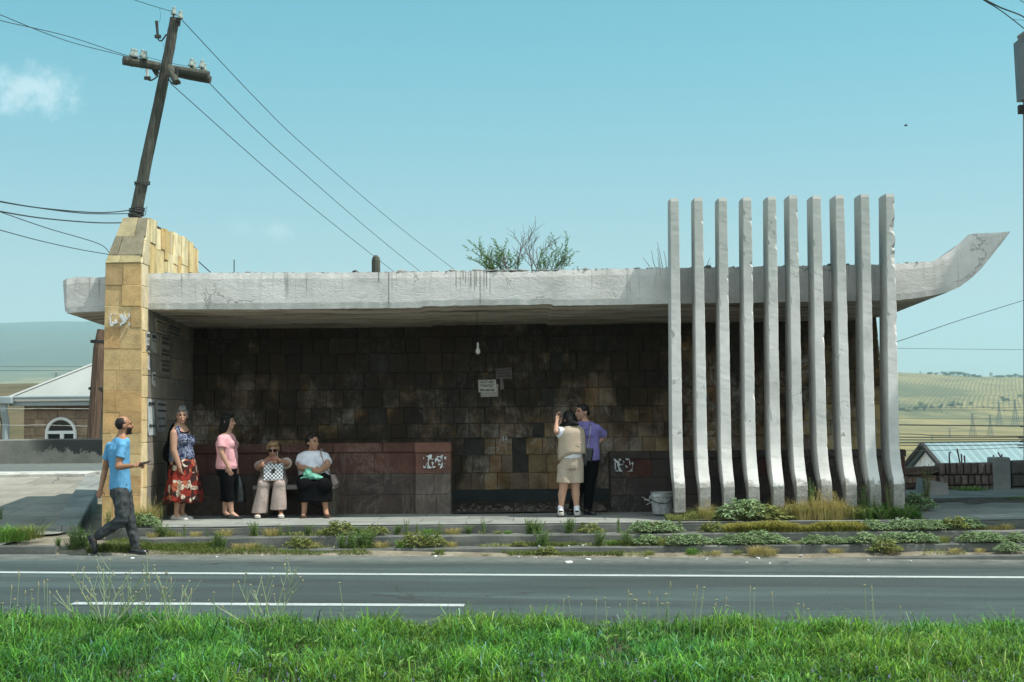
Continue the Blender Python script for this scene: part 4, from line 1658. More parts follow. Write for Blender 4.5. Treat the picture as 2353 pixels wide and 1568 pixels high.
mb = MB()
mb.tube([wp(55, 1055, -.36), wp(400, 1110, -.2), wp(700, 1165, -.15)], [.076 * KU, .078 * KU, .072 * KU], 10)
mb.build('crossarm', M['wood'], UP)
mb = MB()
mb.tube([wp(850, 1195, -.14), wp(1200, 1250, -.18), wp(1548, 1305, -.2)], [.066 * KU, .066 * KU, .062 * KU], 10)
mb.build('crossarm', M['wood'], UP)
mb = MB()
mb.tube([wp(880, 1255, .02), wp(1200, 1325, .0), wp(1575, 1395, -.02)], [.066 * KU, .068 * KU, .066 * KU], 10)
mb.build('crossarm', M['wood'], UP)
mb = MB()
mb.tube([wp(870, 1200, -.24), wp(985, 1440, -.42)], [.065 * KU, .06 * KU], 10)
mb.build('crossarm', M['wood'], UP)
mb = MB()
mb.tube([wp(560, 1180, -.12), wp(660, 1300, -.05)], [.03 * KU, .05 * KU], 8)
mb.build('brace', M['wood'], UP)


def insulator(p, up):
    up = up.normalized() * KU
    mb = MB()
    mb.tube([p - up * .13, p], .014 * KU, 6)
    o = mb.build('insulator_pin', M['iron'], UP)
    mb = MB()
    mb.tube([p, p + up * .02, p + up * .022, p + up * .07, p + up * .075, p + up * .085, p + up * .12, p + up * .135], [k_ * KU for k_ in (.052, .055, .048, .038, .030, .030, .032, .015)], 12)
    mb.build('insulator', M['glass'], o, smooth=False)


tilt_up = V((.12, 0, 1))
for (X, Y, d) in ((208, 985, -.22), (262, 998, -.30), (385, 1005, -.2), (428, 1030, -.28), (1238, 1155, -.15), (1285, 1205, -.05), (1420, 1185, -.18), (1462, 1240, -.06)):
    insulator(wp(X, Y, d), tilt_up)
for (X, Y, d) in ((935, 258, -.04), (1048, 325, -.06)):
    insulator(wp(X, Y, d), V((.08, 0, 1)))
mb = MB()
mb.tube([wp(905, 330, -.06), wp(1045, 395, -.06)], .022 * KU, 6)
mb.tube([wp(910, 345, -.09), wp(880, 470, -.12), wp(862, 700, -.12), wp(845, 860, -.15)], [.03, .027, .022, .01], 5)
for X, Y in ((165, 1110), (208, 1150), (378, 1175), (1248, 1375), (1424, 1415)):
    mb.tube([wp(X, Y - 30, -.15), wp(X, Y + 22, -.15)], .015, 5)
mb.build('fittings', M['iron'], UP)
# old lamp brackets hanging from curved iron hooks
for pts, tube_ in (([(835, 605), (800, 610), (770, 660), (730, 710), (690, 715), (668, 690), (660, 640)], [(660, 640), (650, 530), (638, 370)]),
                   ([(670, 1320), (600, 1375), (540, 1405), (500, 1400), (478, 1365)], [(478, 1365), (478, 1290), (472, 1215)]),
                   ([(850, 1380), (890, 1440), (940, 1470), (990, 1470), (1000, 1430)], [(1000, 1440), (995, 1300), (985, 1190)])):
    mb = MB()
    mb.tube([wp(x, y, -.36) for x, y in pts], .013 * KU, 6)
    b0 = V(wp(*tube_[0], -.36))
    mb.box(b0, (.15, .09, .075))
    br_ = mb.build('hook_bracket', M['iron'], UP)
    mb = MB()
    mb.tube([wp(x, y, -.36) for x, y in tube_], [.036, .033, .042], 8)
    mb.build('fuse_tube', M['iron'] if tube_[0][0] != 478 else M['whitewash'], br_)


def cable(pts, rad, label, group='overhead wires', n=26, sagk=None):
    """wire through survey points (px, py, Y); straight between them except for a smooth curve"""
    P3 = [W(*p) for p in pts]
    for end, nxt in ((0, 1), (-1, -2)):      # carry wires that leave the frame on towards their next pole
        if pts[end][0] < -20 or pts[end][0] > 2400:
            d = P3[end] - P3[nxt]
            e = P3[end] + d * (9 / max(.5, d.length)) + V((0, 0, .25))
            P3 = [e] + P3 if end == 0 else P3 + [e]
    out = []
    m_ = len(P3)
    for i in range(m_ - 1):
        a, b_, c_, d_ = P3[max(0, i - 1)], P3[i], P3[i + 1], P3[min(m_ - 1, i + 2)]
        for k in range(n):
            t = k / n
            out.append(.5 * ((2 * b_) + (c_ - a) * t + (2 * a - 5 * b_ + 4 * c_ - d_) * t * t + (3 * b_ - a - 3 * c_ + d_) * t ** 3))
    out.append(P3[-1])
    mb = MB()
    mb.tube(out, rad * .72 * (1.5 if pts[0][2] == UY or pts[0][2] == UY - .2 or pts[0][2] == UY - .1 else 1), 5)
    o = mb.build('overhead_wire', M['cable'], origin=tuple(out[0]))
    return tag(o, label, 'wire', group)


cable([(399, 27, UY), (365, 18, UY - 1.5), (300, -3, UY - 4.5), (200, -40, UY - 9)], .008, 'thin wire running from the pole top up to the left')
cable([(335, 142, UY), (282, 128, UY - 1), (150, 93, UY - 4), (0, 34, UY - 8), (-80, -2, UY - 10)], .008, 'upper wire of the close pair running left from the crossarm')
cable([(332, 140, UY), (270, 121, UY - 1.0), (150, 82, UY - 4), (0, 47, UY - 8), (-80, 18, UY - 10)], .008, 'lower wire of the close pair running left from the crossarm')
cable([(323, 128, UY - .2), (395, 146, UY - .2), (455, 156, UY - .1), (466, 158, UY)], .006, 'thin jumper wire strung across between the left and right crossarm insulators')
cable([(415, 43, UY), (588, 227, UY + 8), (700, 336, UY + 14), (905, 512, UY + 28), (1060, 632, UY + 40)], .010, 'longest wire slanting down right from the pole top insulator')
cable([(478, 188, UY), (588, 299, UY + 6), (700, 400, UY + 12), (850, 530, UY + 22), (985, 640, UY + 34)], .010, 'middle wire slanting down right from the tip of the right crossarm')
cable([(392, 192, UY), (588, 367, UY + 8), (700, 462, UY + 13), (840, 574, UY + 22), (925, 640, UY + 30)], .010, 'lowest wire slanting down right from just under the crossarm')
cable([(311, 482, UY), (230, 489, UY - 2), (100, 479, UY - 5), (0, 463, UY - 8), (-80, 446, UY - 10)], .013, 'upper cable of three leaving the pole foot above the pier to the left')
cable([(311, 491, UY), (200, 491, UY - 3), (80, 477, UY - 5), (0, 464, UY - 8), (-80, 449, UY - 10)], .011, 'middle cable of three leaving the pole foot above the pier to the left')
cable([(300, 512, UY), (220, 512, UY - 2), (100, 502, UY - 5), (0, 486, UY - 8), (-80, 470, UY - 10)], .014, 'lower cable of three leaving the pole foot above the pier to the left')
cable([(255, 588, UY), (228, 561, UY - 1), (110, 525, UY - 5), (0, 487, UY - 8), (-80, 458, UY - 10)], .009, 'kinked wire dropping to the left shoulder of the pier')
cable([(256, 586, UY), (180, 573, UY - 2), (90, 553, UY - 5), (0, 529, UY - 8), (-80, 508, UY - 10)], .009, 'lowest wire leaving the left shoulder of the pier')
cable([(449, 595, BY + .5), (468, 612, BY + 1.5), (490, 632, BY + 3)], .012, 'short pair of dark cables behind the right end of the yellow pier head')
cable([(395, 30, UY - .1), (418, 40, UY - .1)], .005, 'tiny jumper between the two insulators on the pole top')
cable([(366, 18, UY - 1.4), (369, 35, UY - .8), (366, 52, UY - .25)], .005, 'short vertical lead from the top left wire to the upper fuse tube')
cable([(370, 92, UY - .25), (378, 112, UY - .2), (383, 142, UY - .15)], .005, 'short lead curving down from the upper fuse tube to the pole')

# antenna rod on the roof, timber stub on the roof
p = W(538, 628, 21.4)
mb = MB()
mb.tube([p, W(538, 597, 21.4)], .008, 5)
tag(mb.build('antenna', M['iron'], origin=tuple(p)), 'thin upright metal rod on the canopy roof, right of the pier head', 'rod')
p = W(864, 640, 20.6)
pt = W(864, 587, 20.6)
mb = MB()
hh = pt.z - p.z
mb.tube([p, p + V((0, 0, hh * .78)), p + V((0, 0, hh * .92)), p + V((0, 0, hh))], [.064, .062, .05, .022], 10)
tag(mb.build('wooden_stub', M['wood'], origin=tuple(p)), 'short dark wooden post stump standing on the canopy roof', 'post')
mb = MB()
p = W(816, 627, 20.2)
mb.ell(p, (.045, .04, .035))
mb.ell(p + V((.03, 0, -.01)), (.03, .03, .03))
tag(mb.build('stone', M['rubble'], origin=tuple(p), smooth=True), 'small dark lump of stone on the roof edge left of the post stump', 'stone')
# paddle of roof edge drips is in the plaster

# ------------------------------------------------------------------ pole at the right border
ry = 31.0
rb = W(2372, 1150, ry)
RP = thing('concrete_pole', (rb.x, ry, .36), 'concrete pole with grey metal cabinet at the right border of the picture', 'utility pole')
mb = MB()
mb.tube([V((rb.x + .02, ry, -.3)), W(2366, 78, ry)], [.21, .15], 10)
mb.build('pole', M['concrete_grey'], RP)
mb = MB()
p = W(2364, 76, ry)
mb.box(p, (.40, .40, .08), Matrix.Rotation(R(-18), 3, 'Y'), bev=.01)
mb.build('cap', M['concrete_grey'], RP)
M['cabinet'] = mat_noise('grey_painted_steel', [(.10, .13, .14), (.14, .17, .18)], 2, .5, .1, 20, .003)
mb = MB()
a, b_ = W(2338, 115, ry - .2), W(2345, 230, ry - .2)
mb.prism([(a.x, ry - .26, W(0, 120, ry).z), (a.x + .14, ry - .26, W(0, 108, ry).z), (a.x + .68, ry - .26, W(0, 108, ry).z), (a.x + .68, ry - .26, b_.z), (b_.x, ry - .26, b_.z)], (0, .3, 0))
cb = mb.build('cabinet', M['cabinet'], RP, fix=True)
mb = MB()
mb.box(W(2348, 252, ry - .15), (.15, .13, .19), bev=.01)
mb.build('clamp', M['iron'], RP)
cable([(2370, 82, ry), (2353, 66, ry - .6), (2300, 25, ry - 3), (2253, -4, ry - 5.5), (2200, -40, ry - 8)], .016, 'lower thick black cable at the top right corner', 'cables at the top right')
cable([(2375, 70, ry), (2353, 65 - 25, ry - .6), (2300, 18, ry - 3), (2258, -3, ry - 5.5), (2200, -32, ry - 8)], .022, 'upper thick black cable at the top right corner', 'cables at the top right')
cable([(2375, 62, ry), (2353, 48, ry - .6), (2330, 45, ry - 1.6), (2318, 39, ry - 2.2)], .007, 'thin wire branching off the lower thick cable at the top right', 'cables at the top right')
cable([(2376, 12, ry), (2353, 6, ry - 1), (2338, -4, ry - 2), (2320, -14, ry - 3)], .012, 'short black cable cutting the very top right corner', 'cables at the top right')

# ------------------------------------------------------------------ wires beyond the shelter, right
k = 0
for pts, r_, lab in (
    ([(2000, 804, 30), (2066, 784, 31), (2200, 738, 33), (2353, 690, 36), (2420, 668, 37)], .011, 'single dark wire climbing to the right beside the end fin'),
    ([(2000, 800, 60), (2066, 801, 60), (2353, 804, 60), (2420, 805, 60)], .012, 'thin level wire crossing the pale sky right of the end fin'),
    ([(2000, 975, 34), (2100, 977, 34), (2353, 979, 34), (2420, 979, 34)], .022, 'thick lone cable, highest of the dark bundle over the valley'),
    ([(2000, 997, 34), (2100, 998, 34), (2160, 1001, 34), (2353, 1003, 34), (2420, 1003, 34)], .014, 'second cable of the dark bundle over the valley, slightly wavy'),
    ([(2000, 1004, 34), (2200, 1006, 34), (2353, 1005, 34), (2420, 1005, 34)], .016, 'third cable of the dark bundle over the valley'),
    ([(2000, 1010, 36), (2100, 1011, 36), (2353, 1010, 36), (2420, 1010, 36)], .010, 'fourth and thinnest cable of the bundle above the shed roof'),
    ([(2000, 1017, 33), (2100, 1017.5, 33), (2353, 1014, 33), (2420, 1013, 33)], .020, 'heavy cable running along the ridge of the shed'),
    ([(2060, 1024, 33), (2200, 1024, 33), (2353, 1022, 33), (2420, 1022, 33)], .013, 'cable crossing the upper part of the shed roof'),
    ([(2060, 1037, 33), (2200, 1034, 33), (2353, 1028, 33), (2420, 1026, 33)], .008, 'thin cable crossing the middle of the shed roof'),
    ([(2000, 938, 80), (2353, 937, 80), (2420, 937, 80)], .016, 'faint upper wire of the pair across the dry field'),
    ([(2000, 942, 80), (2353, 943, 80), (2420, 943, 80)], .016, 'faint lower wire of the pair across the dry field'),
    ([(2000, 962, 80), (2353, 963, 80), (2420, 963, 80)], .013, 'faintest wire above the lone thick cable over the valley'),
    ([(-60, 842, 90), (230, 843, 90)], .018, 'upper thin wire above the corrugated house roof at the left'),
    ([(-60, 851, 90), (230, 852, 90)], .018, 'lower thin wire above the corrugated house roof at the left'),
    ([(-60, 937, 40), (100, 939, 40), (232, 940, 40)], .010, 'upper pale wire crossing the brown house wall'),
    ([(-60, 975, 40), (100, 977, 40), (232, 981, 40)], .010, 'lower pale wire crossing the arched window of the brown house')):
    o = cable(pts, r_, lab, 'wires beyond the shelter')
    if 'pale' in lab and 'wire crossing' in lab and 'house' in lab or 'window' in lab:
        o.data.materials.clear()
        o.data.materials.append(M['whitewash'])
# ------------------------------------------------------------------ house at the left
HY = 46
M['tuff_house'] = mk_stone('brown_house_stone', gain=1.0)


def mk_corr(name, col, period):
    m, t, b = new_mat(name)
    vec = t.coord()
    c = t.ramp(t.noise(t.coord(scale=(1, .3, .3)), .9, 5), [(.3, tuple(x * .82 for x in col)), (.7, col)])
    t.put(b.inputs['Base Color'], c)
    b.inputs['Roughness'].default_value = .55
    b.inputs['Metallic'].default_value = .0
    return m


M['corr_white'] = mk_corr('pale_corrugated_sheet', (.29, .31, .30), .2)
M['corr_blue'] = mk_corr('bluish_corrugated_sheet', (.22, .32, .34), .2)
M['frame_white'] = mat_noise('white_frame', [(.62, .64, .64)], 2, .6, 0)
M['gutter'] = mat_noise('grey_gutter', [(.24, .29, .30), (.30, .35, .36)], 3, .5, 0)
M['pane'], _t, _b = new_mat('dark_window_glass')
_b.inputs['Base Color'].default_value = (.015, .018, .02, 1)
_b.inputs['Roughness'].default_value = .08
fl = W(20, 916, HY)
ez = fl.z
HS = thing('house', (fl.x + 6, HY, .9), 'low brown stone house with pale corrugated hip roof and arched window', 'house')
mb = MB()
wx0, wx1 = fl.x + .35, fl.x + 12.5
mb.hexa([(wx0, HY + .45, .3), (wx1, HY + .45, .3), (wx1, HY + 8, .3), (wx0, HY + 8, .3), (wx0, HY + .45, ez - .1), (wx1, HY + .45, ez - .1), (wx1, HY + 8, ez - .1), (wx0, HY + 8, ez - .1)])
wl = mb.build('wall', M['mortar'], HS)
rnd = random.Random(4)
mb = MB()
TF = [(.25, .185, .125), (.22, .16, .11), (.28, .205, .14), (.20, .15, .11), (.26, .18, .13)]
patch(mb, (wx0, HY + .45, .5), (wx1, HY + .45, .5), (wx1, HY + .45, ez - .12), (wx0, HY + .45, ez - .12), [i / 7 for i in range(8)], .35, .7, TF, rnd, .02, .006, .008)
mb.build('stone_facing', M['tuff_house'], wl, tints=True)
# roof sheets as real corrugation
rx0, rx1 = fl.x, fl.x + 13
rdz = 2.2
mb = MB()


def corr(a0, a1, b0, b1, n, amp, mbx):
    """ribbed sheet between eave line a0-a1 and upper line b0-b1"""
    vs, fs = [], []
    a0, a1, b0, b1 = map(V, (a0, a1, b0, b1))
    nrm = (a1 - a0).cross(b0 - a0).normalized()
    for i in range(n + 1):
        h = amp * (1 if i % 2 else -1)
        vs += [a0.lerp(a1, i / n) + nrm * h, b0.lerp(b1, i / n) + nrm * h]
    for i in range(n):
        fs.append((2 * i, 2 * i + 2, 2 * i + 3, 2 * i + 1))
    mbx.add(vs, fs)


corr((rx0, HY, ez), (rx1, HY, ez), (rx0 + 4, HY + 4.2, ez + rdz), (rx1 - 4, HY + 4.2, ez + rdz), 150, .012, mb)
corr((rx0, HY + 8.4, ez), (rx0, HY, ez), (rx0 + 4, HY + 4.2, ez + rdz), (rx0 + 4, HY + 4.2, ez + rdz), 80, .012, mb)
corr((rx1, HY, ez), (rx1, HY + 8.4, ez), (rx1 - 4, HY + 4.2, ez + rdz), (rx1 - 4, HY + 4.2, ez + rdz), 80, .012, mb)
corr((rx1, HY + 8.4, ez), (rx0, HY + 8.4, ez), (rx1 - 4, HY + 4.2, ez + rdz), (rx0 + 4, HY + 4.2, ez + rdz), 120, .012, mb)
rf = mb.build('roof', M['corr_white'], HS)
mb = MB()
mb.tube([V((rx0, HY - .02, ez + .03)), V((rx0 + 4, HY + 4.2, ez + rdz + .04)), V((rx1 - 4, HY + 4.2, ez + rdz + .04)), V((rx1, HY - .02, ez + .03))], .05, 6)
mb.build('ridge_cap', M['corr_white'], rf)
mb = MB()
mb.box(((rx0 + rx1) / 2, HY - .03, ez - .045), (rx1 - rx0 + .2, .16, .10), bev=.02)
mb.build('eave_board', M['frame_white'], HS)
mb = MB()
mb.box(((rx0 + rx1) / 2, HY + .06, ez - .18), (rx1 - rx0, .14, .14), bev=.02)
mb.box(((rx0 + rx1) / 2, HY - .12, ez + .03), (rx1 - rx0 + .3, .1, .09), bev=.03)
mb.build('gutter', M['gutter'], HS)
mb = MB()
p = W(12, 922, HY)
mb.tube([V((p.x, HY - .1, ez)), V((p.x, HY - .1, ez - .4)), V((p.x, HY + .1, ez - .8)), V((p.x, HY + .1, .5))], .12, 8)
mb.box((p.x, HY - .1, ez - .06), (.62, .4, .24), bev=.03)
mb.build('downpipe', M['gutter'], HS)
wc = W(140, 1000, HY + .4)
wr_ = (173 - 107) / 2 / F_PX * HY
wz0 = W(140, 1012, HY + .4).z
arc = [V((wc.x + wr_ * math.cos(a), HY + .40, W(140, 997, HY).z + wr_ * 1.05 * math.sin(a))) for a in np.linspace(0, math.pi, 25)]
mb = MB()
mb.prism([V((wc.x + wr_, HY + .40, wz0 - .3)), *arc, V((wc.x - wr_, HY + .40, wz0 - .3))][::-1], (0, .04, 0))
pn = mb.build('window', M['pane'], HS, fix=True)
mb = MB()
mb.tube([V((wc.x + wr_, HY + .38, wz0 - .3))] + [p_ + V((0, -.02, 0)) for p_ in arc] + [V((wc.x - wr_, HY + .38, wz0 - .3))], .055, 6)
zb_ = W(140, 994, HY).z
mb.box((wc.x, HY + .36, zb_), (wr_ * 2, .06, .10))
mb.box((wc.x + .05, HY + .357, zb_ - .4), (.12, .06, .72))
mb.build('frame', M['frame_white'], pn)

# ------------------------------------------------------------------ retaining wall at the left
cy = 33.6
mb = MB()
xr = W(245, 1030, cy).x
rings = []
M['wall_stained_shaded'] = None


def mk_stained_shaded():
    m, t, b = new_mat('stained_shaded_concrete_wall')
    vec = t.coord()
    s = t.sep(vec)
    c = t.ramp(t.noise(vec, 1.5, 7, .7), [(.3, (.10, .105, .09)), (.55, (.17, .17, .15)), (.75, (.22, .215, .19))])
    tar_shade = t.rng(t.math('ADD', t.noise(t.coord(scale=(1, 1, .7)), 1.9, 7, .75), t.math('MULTIPLY', t.math('SUBTRACT', s[2], 1.05), .8)), .50, .55)  # tarry stain and the wall's cast shade, both put into one dark patch
    tar_shade = t.math('MULTIPLY', tar_shade, t.rng(s[0], -11.6, -10.8))
    c = t.mix(t.math('MULTIPLY', tar_shade, .92), c, (.008, .011, .012))
    t.put(b.inputs['Base Color'], c)
    b.inputs['Roughness'].default_value = .9
    t.put(b.inputs['Normal'], t.bump(t.noise(vec, 8, 6, .7), .5, .02))
    return m


ztw = W(120, 1009, cy).z
for i in range(80):
    x = lerp(-32, xr, i / 79)
    j = .015 * mnoise.noise(V((x * 2, 1, 1)))
    rings.append([V((x, cy + j, .6)), V((x, cy + j, ztw - .03 + j)), V((x, cy + .03, ztw + j)), V((x, cy + .3, ztw + j)), V((x, cy + .3, .6))])
mb.loft(rings)
o = mb.build('concrete_wall', mk_stained_shaded())
tag(o, 'low concrete wall with a dark patch of tarry stain and painted shade in front of the brown house', 'wall')

# ------------------------------------------------------------------ walls at the right
M['yard'] = mat_noise('dusty_yard', [(.10, .11, .105), (.17, .18, .17), (.23, .235, .215)], 1.6, .95, .5, 18, .02)
SY = 26.0
M['tuff_rough'] = mk_stone('rough_dark_stone', gain=1.05, lime=.15)
rnd = random.Random(21)


def rough_wall(name, x0, x1, ytop0, ytop1, rows, wmin, wmax, cols_, label, yoff=0, rough=.03, jit=.06, core=True, cap_=0):
    a, b_ = W(x0, ytop0, SY + yoff), W(x1, ytop1, SY + yoff)
    z0 = .28
    th = thing(name, ((a.x + b_.x) / 2, SY + yoff, z0), label, 'wall')
    mb = MB()
    mb.hexa([(a.x + .02, SY + yoff + .05, z0 - .3), (b_.x - .02, SY + yoff + .05, z0 - .3), (b_.x - .02, SY + yoff + .4, z0 - .3), (a.x + .02, SY + yoff + .4, z0 - .3), (a.x + .02, SY + yoff + .05, a.z - .04), (b_.x - .02, SY + yoff + .05, b_.z - .04), (b_.x - .02, SY + yoff + .4, b_.z - .04), (a.x + .02, SY + yoff + .4, a.z - .04)])
    mb.build('core', M['mortar'], th)
    mb = MB()
    patch(mb, (a.x, SY + yoff, z0), (b_.x, SY + yoff, z0), (b_.x, SY + yoff, b_.z), (a.x, SY + yoff, a.z), rows, wmin, wmax, cols_, rnd, jit, .012, .03, rough=rough, shade=.25, back=.3)
    mb.build('stone_facing', M['tuff_rough'], th, tints=True)
    return th


rough_wall('rubble_wall', 2076, 2172, 1073, 1070, [0, .2, .42, .7, 1], .25, .6, [(.10, .08, .065), (.14, .10, .08), (.12, .09, .075), (.17, .12, .09)], 'low crumbling dark rubble wall just right of the end fin', .15, .05, .10)
bwall = rough_wall('block_wall', 2160, 2284, 1064, 1062, [0, .3, .62, 1], .075, .15, [(.17, .13, .115), (.14, .11, .10), (.20, .15, .135)], 'wall of upright reddish blocks with rusty rods sticking out on top', 0, .018, .03)
rough_wall('big_block_wall', 2323, 2900, 1058, 1040, [0, .22, .58, 1], .9, 1.4, [(.10, .095, .085), (.12, .11, .10)], 'wall of large dark blocks at the right border', .05, .02, .02)
a, b_ = W(2282, 1061, SY - .05), W(2322, 1061, SY - .05)
mb = MB()
mb.box(((a.x + b_.x) / 2, SY + .12, (a.z + .0) / 2 + .05), (b_.x - a.x, .36, a.z + .05), bev=.02)
tag(mb.build('concrete_post', M['concrete_grey'], origin=((a.x + b_.x) / 2, SY + .12, .3)), 'grey concrete post between the upright-block wall and the large-block wall', 'post')
mb = MB()
for (pts) in ([(2182, 1066), (2181, 1042), (2185, 1039)], [(2206, 1064), (2199, 1032)], [(2210, 1064), (2209, 1044)], [(2217, 1064), (2216, 1047)], [(2283, 1062), (2283, 1046)], [(2300, 1062), (2299, 1050), (2293, 1040)], [(2301, 1062), (2302, 1044)]):
    mb.tube([W(x, y, SY + .15) for x, y in pts], .014, 5)
mb.build('rusty_rod', M['rust'], bwall)
# fallen concrete block
p = W(2138, 1134, 24.4)
mb = MB()
mb.hexa([V((p.x - .20, 24.15, .34)), V((p.x + .26, 24.2, .34)), V((p.x + .28, 24.8, .34)), V((p.x - .16, 24.8, .34)), V((p.x - .16, 24.2, .66)), V((p.x + .25, 24.25, .58)), V((p.x + .26, 24.75, .58)), V((p.x - .12, 24.75, .66))])
tag(mb.build('concrete_block', M['concrete_grey'], origin=(p.x, 24.4, .35)), 'broken grey concrete block lying on the ground before the rubble wall', 'block')
sheet2('yard', W(2090, 1150, 22).x - 1.2, 40, 20.6, 27.6, lambda x, y: PZ - .02 + .05 * sstep(20.6, 21.8, y) + .010 * mnoise.noise(V((x * .9, y * .9, 3))), M['yard'], 60, 16)

# ------------------------------------------------------------------ shed
GY = 45
A = W(2138, 1018, GY)
mb = MB()
ru, rv = V((1, .16, .004)).normalized(), V((.16, -1, 0)).normalized()
L_, HW, DR = 26, 3.1, 1.62
sg = thing('shed', A + V((5, 0, -3)), 'long shed with pale blue corrugated roof beyond the stone walls', 'shed')
n_ = 190
B = A + ru * L_
e0, e1 = A + rv * HW - V((0, 0, DR)), B + rv * HW - V((0, 0, DR))
g0, g1 = A - rv * HW - V((0, 0, DR)), B - rv * HW - V((0, 0, DR))
corr(e0 - ru * .25, e1, A - ru * .25, B, n_, .022, mb)
corr(g1, g0 - ru * .25, B, A - ru * .25, n_, .022, mb)
mb.build('roof', M['corr_blue'], sg)
mb = MB()
mb.tube([e0 - ru * .27 - V((0, 0, .05)), A - ru * .27 - V((0, 0, .05)), g0 - ru * .27 - V((0, 0, .05))], .09, 5)
mb.build('barge_board', M['iron'], sg)
mb = MB()
mb.prism([A - V((0, 0, .1)), e0 - rv * .3 - V((0, 0, .02)), e0 - rv * .3 - V((0, 0, 3)), g0 + rv * .3 - V((0, 0, 3)), g0 + rv * .3 - V((0, 0, .02))], ru * 25)
mb.build('wall', M['tuff_house'], sg, tints=True, fix=True)

# ------------------------------------------------------------------ pylons in the valley
M['pylon'] = mat_noise('galvanised_steel', [(.10, .12, .12)], 2, .6, 0)


def pylon(px, ytop, ybase, label, D):
    zb = terr((px - 1176.5) / F_PX * D, D) - .5
    pt = W(px, ytop, D)
    h = pt.z - zb
    x0 = pt.x
    th = thing('pylon', (x0, D, zb), label, 'pylon', 'power pylons in the valley')
    mb = MB()
    wb, wt_ = h * .13, h * .025
    r_ = max(.05, h * .007)
    for sx in (-1, 1):
        for sy in (-1, 1):
            mb.tube([V((x0 + sx * wb, D + sy * wb, zb)), V((x0 + sx * wt_, D + sy * wt_, zb + h * .72)), V((x0 + sx * wt_ * .5, D + sy * wt_ * .5, zb + h))], r_, 4)
    for k in range(7):
        f0, f1 = k / 7 * .72, (k + 1) / 7 * .72
        w0, w1 = lerp(wb, wt_, f0 / .72), lerp(wb, wt_, f1 / .72)
        for s in (-1, 1):
            mb.tube([V((x0 + s * w0, D - w0, zb + h * f0)), V((x0 - s * w1, D - w1, zb + h * f1))], r_ * .7, 3)
            mb.tube([V((x0 + s * w0, D + w0, zb + h * f0)), V((x0 - s * w1, D + w1, zb + h * f1))], r_ * .7, 3)
    mb.build('tower', M['pylon'], th)
    for f in (.74, .84, .94):
        mb = MB()
        L = h * (.17 if f != .84 else .22)
        mb.tube([V((x0 - L, D, zb + h * f)), V((x0, D, zb + h * (f + .02))), V((x0 + L, D, zb + h * f))], r_, 4)
        mb.build('crossarm', M['pylon'], th)


def c6(X, Y):
    return (2039 + X * .2381, 832.9 + Y * .2381)


for X, Yt, Yb, D, lab in ((300, 775, 985, 520, 'nearest lattice pylon, low at the left beside the shed gable'), (600, 640, 765, 760, 'small lattice pylon above the shed gable'), (820, 490, 755, 800, 'tall lattice pylon above the left part of the shed roof'), (990, 505, 755, 810, 'tall lattice pylon above the middle of the shed roof'), (1075, 385, 545, 1080, 'distant left lattice pylon of the pair on the dry field'), (1230, 355, 545, 1080, 'distant right lattice pylon of the pair on the dry field'), (430, 690, 770, 700, 'faint short lattice pylon between the nearest one and the gable')):
    pylon(c6(X, Yt)[0], c6(X, Yt)[1], c6(X, Yb)[1], lab, D)
pylon(129, 838 + 18, 880, 'tiny lattice pylon on the brown knoll above the house roof', 520)

# ------------------------------------------------------------------ distant trees
M['far_leaf'] = mat_leaf('distant_foliage', (.045, .065, .03), (.08, .10, .045), .15)
M['bark'] = mk_wood('bark', (.03, .022, .015), (.08, .06, .045), (.13, .10, .08))


def far_tree(px, py, wpx, hpx, label, seed, grp, p=None):
    p = p or hit(px, py)
    while p.y > 2120 and py < 900:
        py += 1
        p = hit(px, py)
    D = p.y
    w_, h = wpx / F_PX * D, hpx / F_PX * D
    rnd = random.Random(seed)
    th = thing('tree', p, label, 'tree', grp)
    mb = MB()
    mb.tube([p - V((0, 0, .5)), p + V((.02 * h, 0, h * .4)), p + V((0, 0, h * .7))], [h * .035, h * .025, h * .008], 5)
    mb.build('trunk', M['bark'], th)
    mb = MB()
    lobes = [(rnd.uniform(-.32, .32) * w_, rnd.uniform(-.3, .3) * w_, h * rnd.uniform(.35, .8), rnd.uniform(.22, .36)) for _ in range(9)]
    for i in range(420):
        lx, ly, lz, lr = rnd.choice(lobes)
        d = V((rnd.gauss(0, 1), rnd.gauss(0, 1), rnd.gauss(0, 1))).normalized() * (rnd.random() ** .4)
        c = p + V((lx + d.x * w_ * lr * .75, ly + d.y * w_ * lr * .75, min(h, max(h * .08, lz + d.z * h * lr * .75))))
        s = w_ * rnd.uniform(.03, .06)
        u = V((rnd.gauss(0, 1), rnd.gauss(0, 1), rnd.gauss(0, 1))).normalized()
        v_ = u.orthogonal().normalized()
        k = rnd.uniform(.6, 1.3)
        mb.add([c - u * s, c - v_ * s * .7, c + u * s, c + v_ * s * .7], [(0, 1, 2, 3)], 0, (k, k, k))
    mb.build('crown', M['far_leaf'], th, tints=True)


